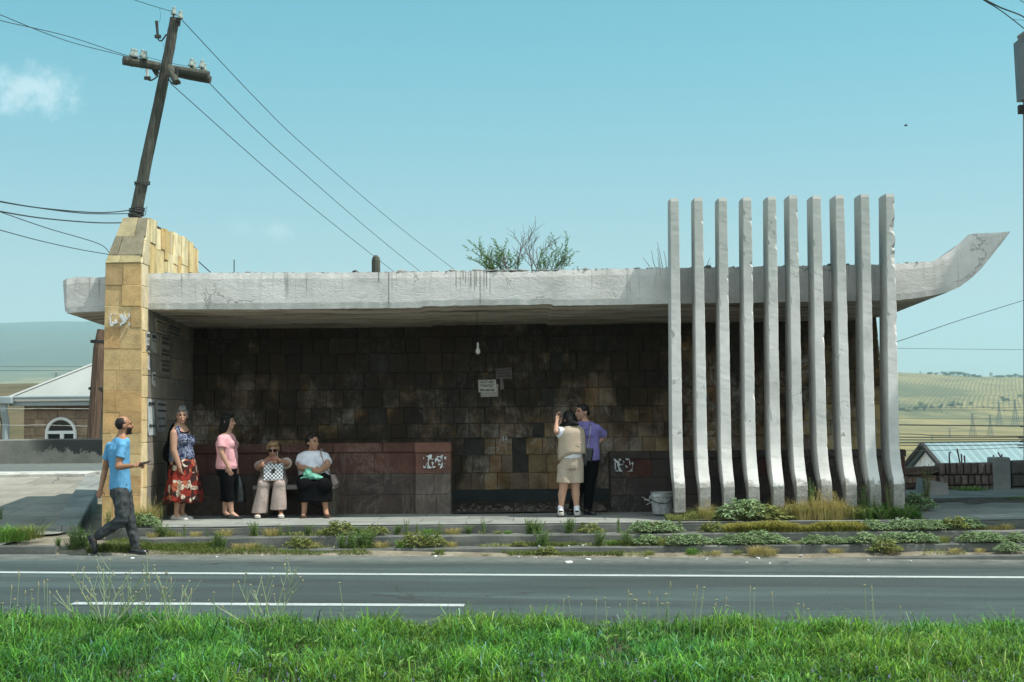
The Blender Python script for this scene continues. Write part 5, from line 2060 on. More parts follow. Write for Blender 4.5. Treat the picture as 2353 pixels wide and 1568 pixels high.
TR = [(355, 478, 26, 26, 'round dark tree, nearest the end fin beside the valley road'), (432, 448, 14, 10, 'small bush just right of the first round valley tree'), (505, 455, 18, 14, 'single round tree in the middle of the valley road'), (600, 445, 14, 12, 'left end bush of the wide roadside clump'), (648, 445, 26, 18, 'largest tree of the wide roadside clump'), (708, 440, 14, 13, 'right end bush of the wide roadside clump'), (800, 425, 14, 12, 'lone round tree right of the wide roadside clump'), (1105, 365, 12, 10, 'small bush touching the big tree at the far right of the valley road'), (1148, 398, 22, 16, 'big dark tree at the far right of the valley road'), (1288, 345, 14, 9, 'tree at the right border above the valley road'), (275, 470, 18, 12, 'pale scrubby tree left of the first round valley tree'), (525, 490, 5, 5, 'tiny bush on the dry field, left of two'), (577, 505, 5, 4, 'tiny bush on the dry field, right of two'), (1015, 455, 6, 4, 'tiny bush beside the road at right middle'), (1130, 478, 7, 5, 'tiny bush below the big far right tree'), (930, 440, 6, 6, 'tiny tree on the road between the lone tree and the big one'), (140, 470, 24, 7, 'flat pale scrub beside the end fin at the valley road'), (210, 480, 20, 6, 'flat pale scrub left of the first valley tree')]
for i, (X, Y, w_, h_, lab) in enumerate(TR):
    far_tree(*c6(X, Y), w_, h_, lab, 300 + i, 'trees along the valley road')
SKY_ = [(318, 88, 5, 8, 'tiny lone tree on the skyline, leftmost'), (400, 100, 22, 7, 'low hut-like bush on the skyline right of the lone tree'), (470, 98, 12, 8, 'thin bush on the skyline'), (540, 104, 22, 10, 'left bush of the long skyline thicket'), (590, 104, 18, 9, 'low bush second from left in the skyline thicket'), (640, 104, 22, 13, 'highest tree of the long skyline thicket'), (700, 106, 24, 11, 'broad tree right of the highest one in the skyline thicket'), (760, 108, 20, 10, 'middle right bush of the skyline thicket'), (820, 110, 22, 8, 'low spread bush near the right end of the skyline thicket'), (885, 112, 20, 6, 'right end bush of the skyline thicket'), (1000, 112, 10, 14, 'lone umbrella-shaped tree on the skyline at the right'), (1050, 122, 18, 7, 'low bush right of the umbrella-shaped skyline tree'), (1110, 125, 22, 8, 'long low bush on the right part of the skyline'), (1180, 130, 22, 9, 'bush on the descending skyline'), (1240, 135, 18, 11, 'taller tree on the descending skyline'), (1295, 140, 20, 8, 'bush where the skyline meets the right border')]
for i, (X, Y, w_, h_, lab) in enumerate(SKY_):
    far_tree(*c6(X, Y + 6), w_, h_, lab, 400 + i, 'trees on the right skyline')
far_tree(2, 1000, 40, 74, 'dark leafy tree behind the downpipe at the left border', 444, 'trees near the house', W(2, 1004, 62))

# ------------------------------------------------------------------ small bird
p = W(2081, 289, 60)
mb = MB()
mb.ell(p, (.07, .03, .03))
mb.tube([p + V((.06, 0, .01)), p + V((.11, 0, .01))], [.018, .006], 6)
bd = mb.build('bird', M['black'], origin=tuple(p))
tag(bd, 'tiny dark bird in the sky above the upswept canopy tip', 'bird')
mb = MB()
for s in (-1, 1):
    mb.add([p + V((.03, 0, .01)), p + V((-.03, 0, .01)), p + V((-.04, s * .14, .04)), p + V((.0, s * .16, .045))], [(0, 1, 2, 3)])
mb.build('wings', M['black'], bd)

# ------------------------------------------------------------------ unseen block added beyond the right frame to shade the end of the shelter
P0 = W(2165, 675, FY)
hb = 12.2
kx = (hb - P0.z) / SUN.z
bx = P0.x + SUN.x * kx
by = 18.6
bd = thing('shade_building', (bx + 4, by + 4, 0), 'unseen plain concrete block added right of the bus shelter to shade its end', 'shade_building')
mb = MB()
mb.box((bx + 5, by + 4.3, hb / 2 - .2), (10, 8.6, hb + .4))
mb.box((bx + 5, by + .0, hb - 1.55), (10.004, 2.8, 3.5))  # jutting upper storey, added so its shade reaches the fin feet
wl_ = mb.build('wall', M['concrete_grey'], bd)
for fl_ in range(3):
    for c_ in range(4):
        mb = MB()
        cx_, cz_ = bx + 1.4 + c_ * 2.4, 1.9 + fl_ * 2.8
        mb.box((cx_, by - .005, cz_), (1.2, .05, 1.4))
        o = mb.build('window', M['pane'], bd)
        mb = MB()
        for dx, dz, sx, sz in ((-.62, 0, .08, 1.52), (.62, 0, .08, 1.52), (0, .74, 1.16, .08), (0, -.74, 1.16, .08), (0, 0, .06, 1.36)):
            mb.box((cx_ + dx, by - .03, cz_ + dz), (sx, .06, sz))
        mb.build('frame', M['frame_white'], o)
# ------------------------------------------------------------------ people
def c3(X, Y, Yd):
    return W(172.3 + .249 * X, 907.5 + .249 * Y, Yd)


def c4(X, Y, Yd):
    return W(459.5 + .1979 * X, 907.5 + .1979 * Y, Yd)


def c5(X, Y, Yd):
    return W(1206.2 + .2088 * X, 890.3 + .2088 * Y, Yd)


def mk_skin(name, col):
    m, t, b = new_mat(name)
    n = t.noise(t.coord(), 9, 4)
    t.put(b.inputs['Base Color'], t.ramp(n, [(.3, tuple(c * .86 for c in col)), (.7, tuple(min(1, c * 1.08) for c in col))]))
    b.inputs['Roughness'].default_value = .55
    b.inputs['Specular IOR Level'].default_value = .35
    b.inputs['Subsurface Weight'].default_value = .08
    b.inputs['Subsurface Radius'].default_value = (.02, .008, .004)
    return m


def mk_cloth(name, a, b_=None, scale=6, fold=.65, fscale=7, weave=True, stretch=(1, 1, .45)):
    m, t, b = new_mat(name)
    b_ = b_ or tuple(min(1, x * 1.15) for x in a)
    n = t.noise(t.coord(), scale, 4)
    t.put(b.inputs['Base Color'], t.ramp(n, [(.3, a), (.7, b_)]))
    b.inputs['Roughness'].default_value = .9
    b.inputs['Specular IOR Level'].default_value = .15
    if max(a) < .05:
        b.inputs['Specular IOR Level'].default_value = .04
    h = t.noise(t.coord(scale=stretch), fscale, 4, .55, 1.2)
    t.put(b.inputs['Normal'], t.bump(h, fold, .06))
    return m


def mk_floral():
    m, t, b = new_mat('floral_cloth')
    vec = t.vmath('ADD', t.coord(), t.vmath('MULTIPLY', t.noise(t.coord(), 12, 3, col=True), (.06, .06, .06)))
    v = t.voro(vec, 15, 'F1', 'Color')
    s = t.sep(v)
    c = t.ramp(s[0], [(0, (.02, .012, .012)), (.22, (.25, .028, .018)), (.45, (.42, .36, .28)), (.60, (.17, .02, .015)), (.74, (.33, .09, .045)), (.84, (.025, .015, .014)), (.94, (.48, .42, .34))], 'CONSTANT')
    n = t.noise(vec, 35, 3)
    c = t.mix(t.rng(n, .52, .60, 0, .75), c, (.10, .018, .014))
    t.put(b.inputs['Base Color'], c)
    b.inputs['Roughness'].default_value = .9
    b.inputs['Specular IOR Level'].default_value = .15
    return m


def mk_navy():
    m, t, b = new_mat('navy_print')
    vec = t.coord()
    n = t.noise(vec, 24, 3, .6, 1.5)
    c = t.ramp(n, [(.42, (.018, .022, .055)), (.47, (.09, .11, .20)), (.53, (.33, .36, .45)), (.58, (.022, .028, .06))], 'CONSTANT')
    t.put(b.inputs['Base Color'], c)
    b.inputs['Roughness'].default_value = .9
    b.inputs['Specular IOR Level'].default_value = .15
    return m


def mk_hounds():
    m, t, b = new_mat('houndstooth')
    vec = t.coord(scale=(1, 0, 1), loc=(0, .005, 0))
    ck = t.n('ShaderNodeTexChecker')
    t.put(ck.inputs[0], vec)
    ck.inputs[1].default_value = (.80, .82, .84, 1)
    ck.inputs[2].default_value = (.05, .06, .08, 1)
    ck.inputs[3].default_value = 38
    ck2 = t.n('ShaderNodeTexChecker')
    t.put(ck2.inputs[0], t.coord(scale=(1, 0, 1), loc=(.009, .004, .009)))
    ck2.inputs[1].default_value = (.82, .83, .85, 1)
    ck2.inputs[2].default_value = (.30, .32, .36, 1)
    ck2.inputs[3].default_value = 76
    c = t.mix(.35, ck.outputs[0], ck2.outputs[0], 'MULTIPLY')
    c = t.mix(.04, c, (.5, .5, .5))
    t.put(b.inputs['Base Color'], c)
    b.inputs['Roughness'].default_value = .5
    return m


M['skin_tan'] = mk_skin('tanned_skin', (.33, .165, .095))
M['skin_fair'] = mk_skin('fair_skin', (.41, .235, .165))
M['skin_mid'] = mk_skin('warm_skin', (.38, .205, .135))
M['hair_black'] = mat_noise('black_hair', [(.003, .003, .003), (.009, .008, .0075)], 30, .6, .5, 60, .01, spec=.2, stretch=(1, 1, .2))
M['hair_grey'] = mat_noise('greying_hair', [(.02, .02, .022), (.10, .105, .11), (.25, .26, .27)], 14, .6, .5, 60, .01)
M['hair_brown'] = mat_noise('light_brown_hair', [(.09, .05, .028), (.22, .13, .07), (.32, .20, .11)], 16, .5, .5, 60, .01)
M['hair_dark'] = mat_noise('dark_brown_hair', [(.006, .0045, .004), (.018, .012, .009)], 20, .5, .5, 60, .01)
M['eye_dark'] = mat_noise('dark_eye', [(.03, .02, .016)], 2, .3, 0)
M['lip'] = mat_noise('lips', [(.30, .10, .085)], 2, .5, 0)
M['blue_tee'] = mk_cloth('light_blue_cotton', (.095, .28, .48), (.125, .34, .56))
M['jeans'] = mk_cloth('charcoal_denim', (.030, .034, .037), (.075, .082, .085), 10, .6, 9)
M['pink_tee'] = mk_cloth('pink_cotton', (.60, .30, .33), (.68, .37, .40))
M['black_cloth'] = mk_cloth('black_cloth', (.004, .004, .0045), (.008, .008, .0085))
M['char_cloth'] = mk_cloth('charcoal_cloth', (.016, .015, .013), (.03, .028, .024))
M['beige_suit'] = mk_cloth('pinkish_beige_linen', (.32, .25, .225), (.42, .34, .305))
M['white_tee'] = mk_cloth('white_cotton', (.60, .60, .67), (.70, .70, .76))
M['vest'] = mk_cloth('beige_waistcoat', (.34, .275, .21), (.42, .345, .265), fold=.15)
M['shorts'] = mk_cloth('beige_shorts', (.35, .285, .225), (.42, .35, .28))
M['purple_tee'] = mk_cloth('lilac_cotton', (.17, .145, .37), (.22, .19, .44))
M['floral'] = mk_floral()
M['navy'] = mk_navy()
M['hounds'] = mk_hounds()
M['leather_black'] = mat_noise('black_leather', [(.006, .007, .009), (.016, .018, .022)], 8, .28, .4, 30, .006, spec=.6)
M['leather_brown'] = mat_noise('brown_leather', [(.05, .03, .022), (.10, .06, .045)], 8, .5, .2, 30, .004)
M['leather_beige'] = mat_noise('mauve_beige_leather', [(.24, .18, .165), (.33, .26, .24)], 8, .5, .2, 30, .004)
M['shoe_grey'] = mat_noise('pale_grey_canvas', [(.38, .36, .34), (.50, .48, .46)], 8, .8, .2, 60, .003)
M['shoe_white'] = mat_noise('white_leather', [(.62, .62, .60), (.74, .74, .72)], 8, .5, .1, 60, .003)
M['sole'] = mat_noise('pale_sole', [(.42, .40, .36)], 8, .8, 0)
M['plastic_green'], _t, _b = new_mat('green_carrier_bag')
_b.inputs['Base Color'].default_value = (.13, .42, .30, 1)
_b.inputs['Roughness'].default_value = .3
_t.put(_b.inputs['Normal'], _t.bump(_t.noise(_t.coord(), 18, 5, .65), .8, .03))
_b.inputs['Transmission Weight'].default_value = .12
M['lens'] = mat_noise('dark_lens', [(.006, .005, .005)], 2, .1, 0)
M['phone'] = mat_noise('black_phone', [(.01, .01, .012)], 2, .25, 0)
M['chain'] = mat_noise('steel_chain', [(.35, .36, .37)], 2, .35, 0, metal=.8)


def face_dir(phi):
    a = R(phi)
    return V((math.sin(a), -math.cos(a), 0))


def left_dir(phi):
    f = face_dir(phi)
    return V((-f.y, f.x, 0))


def hand(mb, wrist, d, width_axis, thumb_sgn, curl=25, spread=.0, s=1.0, bend_to=None):
    """palm, four unequal fingers and a thumb; d = pointing direction"""
    d = d.normalized()
    w_ = (width_axis - d * width_axis.dot(d)).normalized()
    nrm = d.cross(w_).normalized()
    if bend_to is not None and nrm.dot(bend_to) < 0:
        nrm = -nrm
    rot = Matrix((w_, nrm, d)).transposed()
    mb.ell(wrist + d * .045 * s, (.038 * s, .016 * s, .052 * s), rot, 12, 8)
    mb.tube([wrist - d * .03, wrist + d * .02 * s], [.023 * s, .026 * s], 8)
    for k, (o_, L) in enumerate(((-.027, .060), (-.009, .070), (.009, .066), (.027, .052))):
        if thumb_sgn > 0:
            o_ = -o_
        base = wrist + d * .082 * s + w_ * o_ * s
        dd = (d + w_ * o_ * (1.5 + spread * 20)).normalized()
        c1, c2 = R(curl * (.8 + .1 * k)), R(curl * (1.9 + .15 * k))
        d1 = dd * math.cos(c1) + nrm * math.sin(c1)
        d2 = dd * math.cos(c2) + nrm * math.sin(c2)
        m_ = base + d1 * L * .55 * s
        e = m_ + d2 * L * .5 * s
        mb.tube([base - d1 * .02, base, m_, e], [.0095 * s, .0092 * s, .0085 * s, .007 * s], 6, round_=True)
    tb = wrist + d * .03 * s + w_ * thumb_sgn * .032 * s
    t1 = tb + (d * .55 + w_ * thumb_sgn * .75 + nrm * .25).normalized() * .034 * s
    t2 = t1 + (d * .9 + w_ * thumb_sgn * .2 + nrm * .45).normalized() * .03 * s
    mb.tube([tb - w_ * thumb_sgn * .015, tb, t1, t2], [.013 * s, .012 * s, .0105 * s, .008 * s], 6, round_=True)


def limb(mb, pts, rad, n=10, flat=False):
    out, rr = [], []
    for i in range(len(pts) - 1):
        for k in range(6):
            t = k / 6
            out.append(pts[i].lerp(pts[i + 1], t))
            rr.append(lerp(rad[i], rad[i + 1], t))
    out.append(pts[-1])
    rr.append(rad[-1])
    mb.tube(out, rr, n, round_=not flat)


def leg_skin(mb, hip, knee, ankle, s=1.0, calf=.052):
    c1 = knee.lerp(ankle, .32)
    back = (hip.lerp(ankle, .5) - knee)
    back = back.normalized() * .012 if back.length > .02 else V((0, .01, 0))
    limb(mb, [hip, hip.lerp(knee, .55), knee, c1 + back, knee.lerp(ankle, .75), ankle], [.085 * s, .073 * s, .056 * s, calf * s, .038 * s, .034 * s])


def arm_skin(mb, sh, el, wr, s=1.0):
    sh = sh - V((0, 0, .03))
    limb(mb, [sh, sh.lerp(el, .5), el, el.lerp(wr, .35), wr], [.047 * s, .045 * s, .038 * s, .038 * s, .025 * s])


def ring(c, L, Fd, rx, ry, n=20, up=None, ry2=None):
    out = []
    for k in range(n):
        a = 2 * math.pi * k / n
        yy = math.sin(a)
        out.append(c + L * rx * math.cos(a) + Fd * (ry if yy > 0 or ry2 is None else ry2) * yy)
    return out


def torso(mb, pelvis, chest, neck, phi_h, phi_s, dims, grow=0.0, lo=-.06, hi=1.0):
    """dims: hips rx ry, waist rx ry, chest rx ry, shoulder rx ry"""
    hx, hy, wx, wy, cx, cy, sx, sy = [d + grow for d in dims]
    prof = [(-.10, hx * .92, hy * .92), (0, hx, hy), (.18, lerp(hx, wx, .5), lerp(hy, wy, .5)), (.36, wx, wy), (.55, lerp(wx, cx, .6), lerp(wy, cy, .6)), (.72, cx, cy), (.84, lerp(cx, sx, .7), lerp(cy, sy, .6)), (.91, sx * .95, sy), (.955, sx * .80, sy * .92), (1.0, sx * .56, sy * .8), (1.05, .066, .062)]
    rings = []
    for i, (t, rx, ry) in enumerate(prof):
        if t < lo or t > hi + .06:
            continue
        if t < .72:
            c = pelvis.lerp(chest, t / .72)
        else:
            c = chest.lerp(neck, (t - .72) / .28)
        ph = lerp(phi_h, phi_s, max(0, min(1, t)))
        rings.append(ring(c, left_dir(ph), face_dir(ph), rx, ry))
    mb.loft(rings)


def head_parts(mb, c, phi, pitch=0, rollz=0, s=1.0, jaw=1.0):
    rot = Matrix.Rotation(R(phi), 3, 'Z') @ Matrix.Rotation(R(pitch), 3, 'X') @ Matrix.Rotation(R(rollz), 3, 'Y')

    def T(x, y, z):
        return c + rot @ V((x * s, y * s, z * s))
    e = lambda p, r: mb.ell(T(*p), tuple(a * s for a in r), rot, 16, 10)
    e((0, .012, .022), (.073, .093, .088))
    e((0, -.030, -.040), (.057 * jaw, .058, .070))
    e((0, -.062, -.095), (.026, .020, .018))
    e((0, -.015, -.075), (.048 * jaw, .045, .030))
    for sx in (-1, 1):
        e((sx * .074, .012, -.012), (.010, .022, .031))
        e((sx * .034, -.066, -.028), (.023, .020, .024))
        e((sx * .03, -.079, .026), (.024, .012, .008))
    mb.tube([T(0, -.084, .014), T(0, -.096, -.008), T(0, -.110, -.028)], [.009 * s, .011 * s, .0145 * s], 8, round_=True)
    e((0, -.088, -.058), (.022, .010, .007))
    e((0, -.084, -.069), (.020, .010, .007))
    return rot, T


def face_marks(root, T, rot, brow, s=1.0, glasses=False, beard=None):
    for sx in (-1, 1):
        if not glasses:
            mb = MB()
            mb.ell(T(sx * .030, -.082, .006), (.012 * s, .006 * s, .006 * s), rot, 8, 6)
            mb.build('eye', M['eye_dark'], root)
        mb = MB()
        mb.tube([T(sx * .014, -.092, .026), T(sx * .03, -.0915, .031), T(sx * .047, -.080, .026)], [.0035 * s, .0045 * s, .003 * s], 5, round_=True)
        mb.build('eyebrow', brow, root)
    mb = MB()
    mb.ell(T(0, -.0925, -.062), (.022 * s, .006 * s, .006 * s), rot, 10, 6)
    mb.build('mouth', M['lip'], root)
    if glasses:
        mb = MB()
        for sx in (-1, 1):
            mb.ell(T(sx * .034, -.094, .003), (.031 * s, .008 * s, .022 * s), rot, 14, 8)
            mb.tube([T(sx * .062, -.085, .010), T(sx * .076, -.03, .010), T(sx * .079, .02, .004)], .003 * s, 5)
        mb.tube([T(-.012, -.099, .010), T(.012, -.099, .010)], .003 * s, 5)
        mb.build('sunglasses', M['lens'], root)


def shell(mb, T, c, r, cond, n=36):
    """part of an ellipsoid in head space, kept where cond(x, y, z) of the unit sphere holds"""
    idx, vs, fs = {}, [], []
    for i in range(n // 2 + 1):
        th = math.pi * i / (n // 2) - math.pi / 2
        for k in range(n):
            ph = 2 * math.pi * k / n
            u = (math.cos(th) * math.cos(ph), math.cos(th) * math.sin(ph), math.sin(th))
            if cond(*u):
                j = 1 + .02 * mnoise.noise(V((u[0] * 9, u[1] * 9, u[2] * 9)))
                idx[i, k] = len(vs)
                vs.append(T(c[0] + r[0] * u[0] * j, c[1] + r[1] * u[1] * j, c[2] + r[2] * u[2] * j))
    for (i, k) in idx:
        q = [(i, k), (i, (k + 1) % n), (i + 1, (k + 1) % n), (i + 1, k)]
        if all(x in idx for x in q):
            fs.append([idx[x] for x in q])
    mb.add(vs, fs)


def shoe(mb, heel, toe, up, s=1.0, wk=1.0, hk=1.0):
    d = (toe - heel)
    L = d.length
    d.normalize()
    up = (up - d * up.dot(d)).normalized()
    sd = d.cross(up)
    rings = []
    for t, w_, h in ((-.03, .018, .045), (.04, .030, .066), (.18, .034, .076), (.35, .034, .070), (.55, .040, .055), (.75, .044, .044), (.92, .036, .034), (1.0, .018, .022)):
        c = heel + d * (L * t)
        w_ *= s * wk
        h *= s * hk
        rings.append([c - sd * w_, c - sd * w_ * 1.02 + up * h * .35, c - sd * w_ * .7 + up * h * .85, c + up * h, c + sd * w_ * .7 + up * h * .85, c + sd * w_ * 1.02 + up * h * .35, c + sd * w_])
    mb.loft(rings)


def sole(mb, heel, toe, up, s=1.0, th=.022, wk=1.0):
    d = (toe - heel)
    L = d.length
    d.normalize()
    up = (up - d * up.dot(d)).normalized()
    sd = d.cross(up)
    rings = []
    for t, w_ in ((-.05, .018), (0, .032), (.18, .037), (.4, .036), (.6, .043), (.8, .046), (.95, .036), (1.02, .018)):
        c = heel + d * (L * t)
        w_ *= s * wk
        rings.append([c - sd * w_ - up * .002, c - sd * w_ + up * th, c + sd * w_ + up * th, c + sd * w_ - up * .002])
    mb.loft(rings)


def shoes(root, feet, mat, s=1.0, th=.022, hk=1.0):
    for heel, toe, up in feet:
        mb = MB()
        shoe(mb, heel + up.normalized() * th * .6, toe + up.normalized() * th * .6, up, s, 1, hk)
        o = mb.build('shoe', mat, root, smooth=True, fix=True)
        mb = MB()
        sole(mb, heel, toe, up, s, th)
        mb.build('sole', M['sole'] if mat != M['leather_black'] and mat != M['leather_brown'] else mat, o, fix=True)


def sleeve(mb, sh, el, frac, r0, r1):
    sh = sh - V((0, 0, .035))
    r0, r1 = r0 * .84, r1 * .84
    e = sh.lerp(el, frac)
    out = [sh.lerp(e, k / 6) for k in range(7)]
    mb.tube(out, [lerp(r0, r1, k / 6) for k in range(7)], 14)
    mb.ell(sh, (r0, r0, r0))


def folds(amp, freq, seed, axis_z=.5):
    def fn(co_):
        out = co_.copy()
        for i in range(len(co_)):
            x, y, z = co_[i]
            out[i, 0] += amp * mnoise.noise(V((x * freq + seed, y * freq, z * freq * axis_z)))
            out[i, 1] += amp * mnoise.noise(V((x * freq, y * freq + seed + 7, z * freq * axis_z)))
        return out
    return fn


UPV = V((0, 0, 1))
# ============================================================ 1. man striding along the road edge
Y0 = 18.0
g = road_z(-4.9)
man = thing('person', c3(420, 1465, Y0), 'bearded balding man in a light blue t-shirt striding along the road edge, phone in hand', 'person')
hd = c3(452, 280, Y0 + .0)
nk = c3(428, 385, Y0)
ch = c3(405, 500, Y0)
pv = c3(418, 870, Y0)
rs, re, rw = c3(440, 455, Y0 - .17), c3(395, 668, Y0 - .24), c3(540, 655, Y0 - .30)
ls, le, lw = c3(325, 455, Y0 + .15), c3(278, 690, Y0 + .20), c3(238, 868, Y0 + .12)
dims = (.145, .115, .140, .105, .165, .118, .165, .085)
mb = MB()
torso(mb, pv, ch, nk, 105, 128, dims)
mb.tube([nk - V((0, 0, .05)), nk.lerp(hd, .55)], [.062, .056], 10, round_=True)
rot, T = head_parts(mb, hd, 118, -4, 0, 1.02)
arm_skin(mb, rs, re, rw, 1.05)
arm_skin(mb, ls, le, lw, 1.05)
hand(mb, rw, c3(625, 645, Y0 - .32) - rw, V((0, .5, .6)), 1, 38, bend_to=V((0, .6, .5)))
hand(mb, lw, c3(222, 930, Y0 + .10) - lw, V((1, .2, 0)), 1, 40, bend_to=V((.6, -.6, 0)))
rh, rk, ra = c3(415, 905, Y0 - .085), c3(440, 1150, Y0 - .09), c3(190, 1318, Y0 - .06)
lh, lk, la = c3(450, 905, Y0 + .09), c3(505, 1160, Y0 + .09), c3(565, 1412, Y0 + .08)
leg_skin(mb, rh, rk, ra)
leg_skin(mb, lh, lk, la)
limb(mb, [ra, c3(160, 1390, Y0 - .05)], [.034, .03])
limb(mb, [la, c3(620, 1450, Y0 + .07)], [.034, .03])
build_remesh(mb, 'body', M['skin_tan'], man, .0075)
face_marks(man, T, rot, M['hair_dark'], 1.02)
mb = MB()   # cropped hair leaving a bald crown
shell(mb, T, (0, .012, .022), (.0775, .0975, .0915), lambda x, y, z: y > -.28 + max(0, z) * .35 and -.85 < z < .80 and not (y < .15 and z < -.25))
mb.build('hair', M['hair_dark'], man, smooth=True)
mb = MB()   # full beard
shell(mb, T, (0, -.030, -.046), (.0625, .066, .078), lambda x, y, z: z < .22 - .25 * abs(x) * 0 and y < .25 and not (abs(x) < .42 and z > -.32 and y < 0))
mb.ell(T(0, -.096, -.047), (.026, .007, .006), rot, 8, 6)
mb.ell(T(0, -.070, -.102), (.030, .022, .020), rot, 10, 6)
mb.build('beard', M['hair_dark'], man, smooth=True)
mb = MB()
torso(mb, pv + V((0, 0, .02)), ch, nk - V((0, 0, .012)), 105, 128, dims, .018, -.2, .97)
sleeve(mb, rs, re, .56, .078, .082)
sleeve(mb, ls, le, .56, .074, .076)
build_remesh(mb, 'shirt', M['blue_tee'], man, .010, 2, folds(.012, 9, 2))
mb = MB()
mb.loft([ring(pv + V((0, 0, z)), left_dir(105), face_dir(105), rx, ry) for z, rx, ry in ((.10, .150, .118), (0, .156, .128), (-.08, .150, .128), (-.13, .12, .10))])
limb(mb, [rh, rh.lerp(rk, .5), rk, rk.lerp(ra, .5), ra + (rk - ra).normalized() * .04], [.108, .094, .080, .070, .060])
limb(mb, [lh, lh.lerp(lk, .5), lk, lk.lerp(la, .5), la + (lk - la).normalized() * .03], [.108, .092, .076, .068, .062])
build_remesh(mb, 'trousers', M['jeans'], man, .010, 2, folds(.014, 14, 5, 1.2))
shoes(man, [(c3(118, 1310, Y0 - .06), c3(183, 1468, Y0 - .05), V((1, 0, .38))), (c3(512, 1462, Y0 + .085), c3(672, 1470, Y0 + .05), UPV)], M['leather_black'], 1.1)
mb = MB()
c_ = c3(642, 630, Y0 - .33)
mb.box(c_, (.145, .075, .009), Matrix.Rotation(R(-12), 3, 'Y') @ Matrix.Rotation(R(20), 3, 'X'), bev=.004)
tag(mb.build('phone', M['phone'], origin=tuple(c_)), 'black mobile phone held out by the man in the light blue t-shirt', 'phone')

# ============================================================ 2. woman in the floral skirt
Y0 = 20.25
pw = thing('person', c3(985, 1150, Y0), 'short-haired woman in a navy print top and red floral skirt, looking toward the road', 'person')
hd = c3(990, 190, Y0 - .03)
nk = c3(968, 285, Y0)
ch = c3(985, 410, Y0)
pv = c3(985, 650, Y0)
rs, re, rw = c3(912, 335, Y0 - .16), c3(912, 510, Y0 - .20), c3(965, 665, Y0 - .20)
ls, le, lw = c3(1025, 335, Y0 + .15), c3(1040, 500, Y0 + .22), c3(1060, 640, Y0 + .16)
dims = (.175, .150, .165, .150, .165, .135, .160, .085)
mb = MB()
torso(mb, pv, ch, nk, 55, 58, dims)
mb.tube([nk - V((0, 0, .05)), nk.lerp(hd, .55)], [.060, .054], 10, round_=True)
rot, T = head_parts(mb, hd, 14, 2, 0, 1.0)
arm_skin(mb, rs, re, rw, 1.16)
arm_skin(mb, ls, le, lw, 1.16)
hand(mb, rw, c3(985, 745, Y0 - .20) - rw, V((.6, -.5, 0)), -1, 22, bend_to=V((.3, .8, 0)))
hand(mb, lw, V((.1, 0, -1)), V((.6, -.5, 0)), -1, 22)
rh, rk, ra = c3(950, 700, Y0 - .08), c3(950, 905, Y0 - .09), c3(935, 1105, Y0 - .09)
lh, lk, la = c3(1005, 700, Y0 + .08), c3(995, 900, Y0 + .06), c3(985, 1095, Y0 + .05)
leg_skin(mb, rh, rk, ra, 1.0, .054)
leg_skin(mb, lh, lk, la, 1.0, .054)
limb(mb, [ra, c3(985, 1145, Y0 - .12)], [.036, .03])
limb(mb, [la, c3(1040, 1138, Y0 + .02)], [.036, .03])
build_remesh(mb, 'body', M['skin_fair'], pw, .0075)
face_marks(pw, T, rot, M['hair_grey'])
mb = MB()
e = lambda p, r: mb.ell(T(*p), r, rot)
e((0, .018, .052), (.078, .090, .072))
e((0, .045, .0), (.076, .066, .075))
e((0, -.040, .095), (.058, .045, .030))
e((.0, -.005, .115), (.055, .06, .03))
for sx in (-1, 1):
    e((sx * .068, .0, .03), (.016, .035, .04))
build_remesh(mb, 'hair', M['hair_grey'], pw, .008, 1, folds(.008, 40, 3))
mb = MB()
torso(mb, pv + V((0, 0, .05)), ch, nk - V((0, 0, .05)), 55, 58, dims, .014, -.05, .93)
fd, ld = face_dir(57), left_dir(57)
for s_ in (-1, 1):
    mb.ell(ch + fd * .10 + ld * s_ * .07 - V((0, 0, .02)), (.085, .085, .08))
mb.ell(ch.lerp(pv, .62) + fd * .05, (.15, .13, .13))
mb.tube([rs + V((.03, .03, -.03)), rs + V((.045, .05, .045))], [.055, .035], 10, round_=True)
mb.tube([ls + V((-.03, -.02, -.03)), ls + V((-.03, -.04, .04))], [.05, .035], 10, round_=True)
build_remesh(mb, 'top', M['navy'], pw, .009, 2)
mb = MB()     # black neck band
for k in range(15):
    a = R(-100 + 200 * k / 14)
    mb.ell(nk + fd * (.075 * math.cos(a) + .035) + ld * (.095 * math.sin(a)) + V((0, 0, -.055 - .05 * math.cos(a))), (.02, .02, .014), None, 8, 6)
build_remesh(mb, 'neckline', M['black_cloth'], pw, .008, 1)
mb = MB()     # pleated skirt
wz = c3(985, 590, Y0).z
hz_ = c3(985, 992, Y0).z
rings = []
for k in range(17):
    f = k / 16
    z = lerp(wz, hz_, f)
    rx, ry = lerp(.175, .285, f ** .8), lerp(.150, .235, f ** .8)
    rg = []
    for j in range(72):
        a = 2 * math.pi * j / 72
        am = (.02 + .045 * f) * f ** .3 * (math.sin(a * 11 + 1.2 * math.sin(a * 3)) * .6 + .4 * mnoise.noise(V((math.cos(a) * 3, math.sin(a) * 3, f * 1.5))))
        c_ = c3(lerp(1000, 1008, f), 600, Y0)
        rg.append(V((c_.x, Y0, z)) + ld * (rx + am * .7) * math.cos(a) + fd * (ry + am * .7) * math.sin(a) + V((0, 0, -.012 * f * math.sin(a * 11))))
    rings.append(rg)
mb.loft(rings)
mb.build('skirt', M['floral'], pw, smooth=True, fix=True)
shoes(pw, [(c3(890, 1166, Y0 - .07), c3(1040, 1168, Y0 - .15), UPV), (c3(955, 1155, Y0 + .06), c3(1088, 1158, Y0 - .02), UPV)], M['shoe_grey'], 1.05, .024)
mb = MB()
mb.ell(c3(868, 510, Y0 + .05), (.085, .10, .17), Matrix.Rotation(R(14), 3, 'Y'))
mb.ell(c3(880, 590, Y0 + .05), (.05, .10, .10))
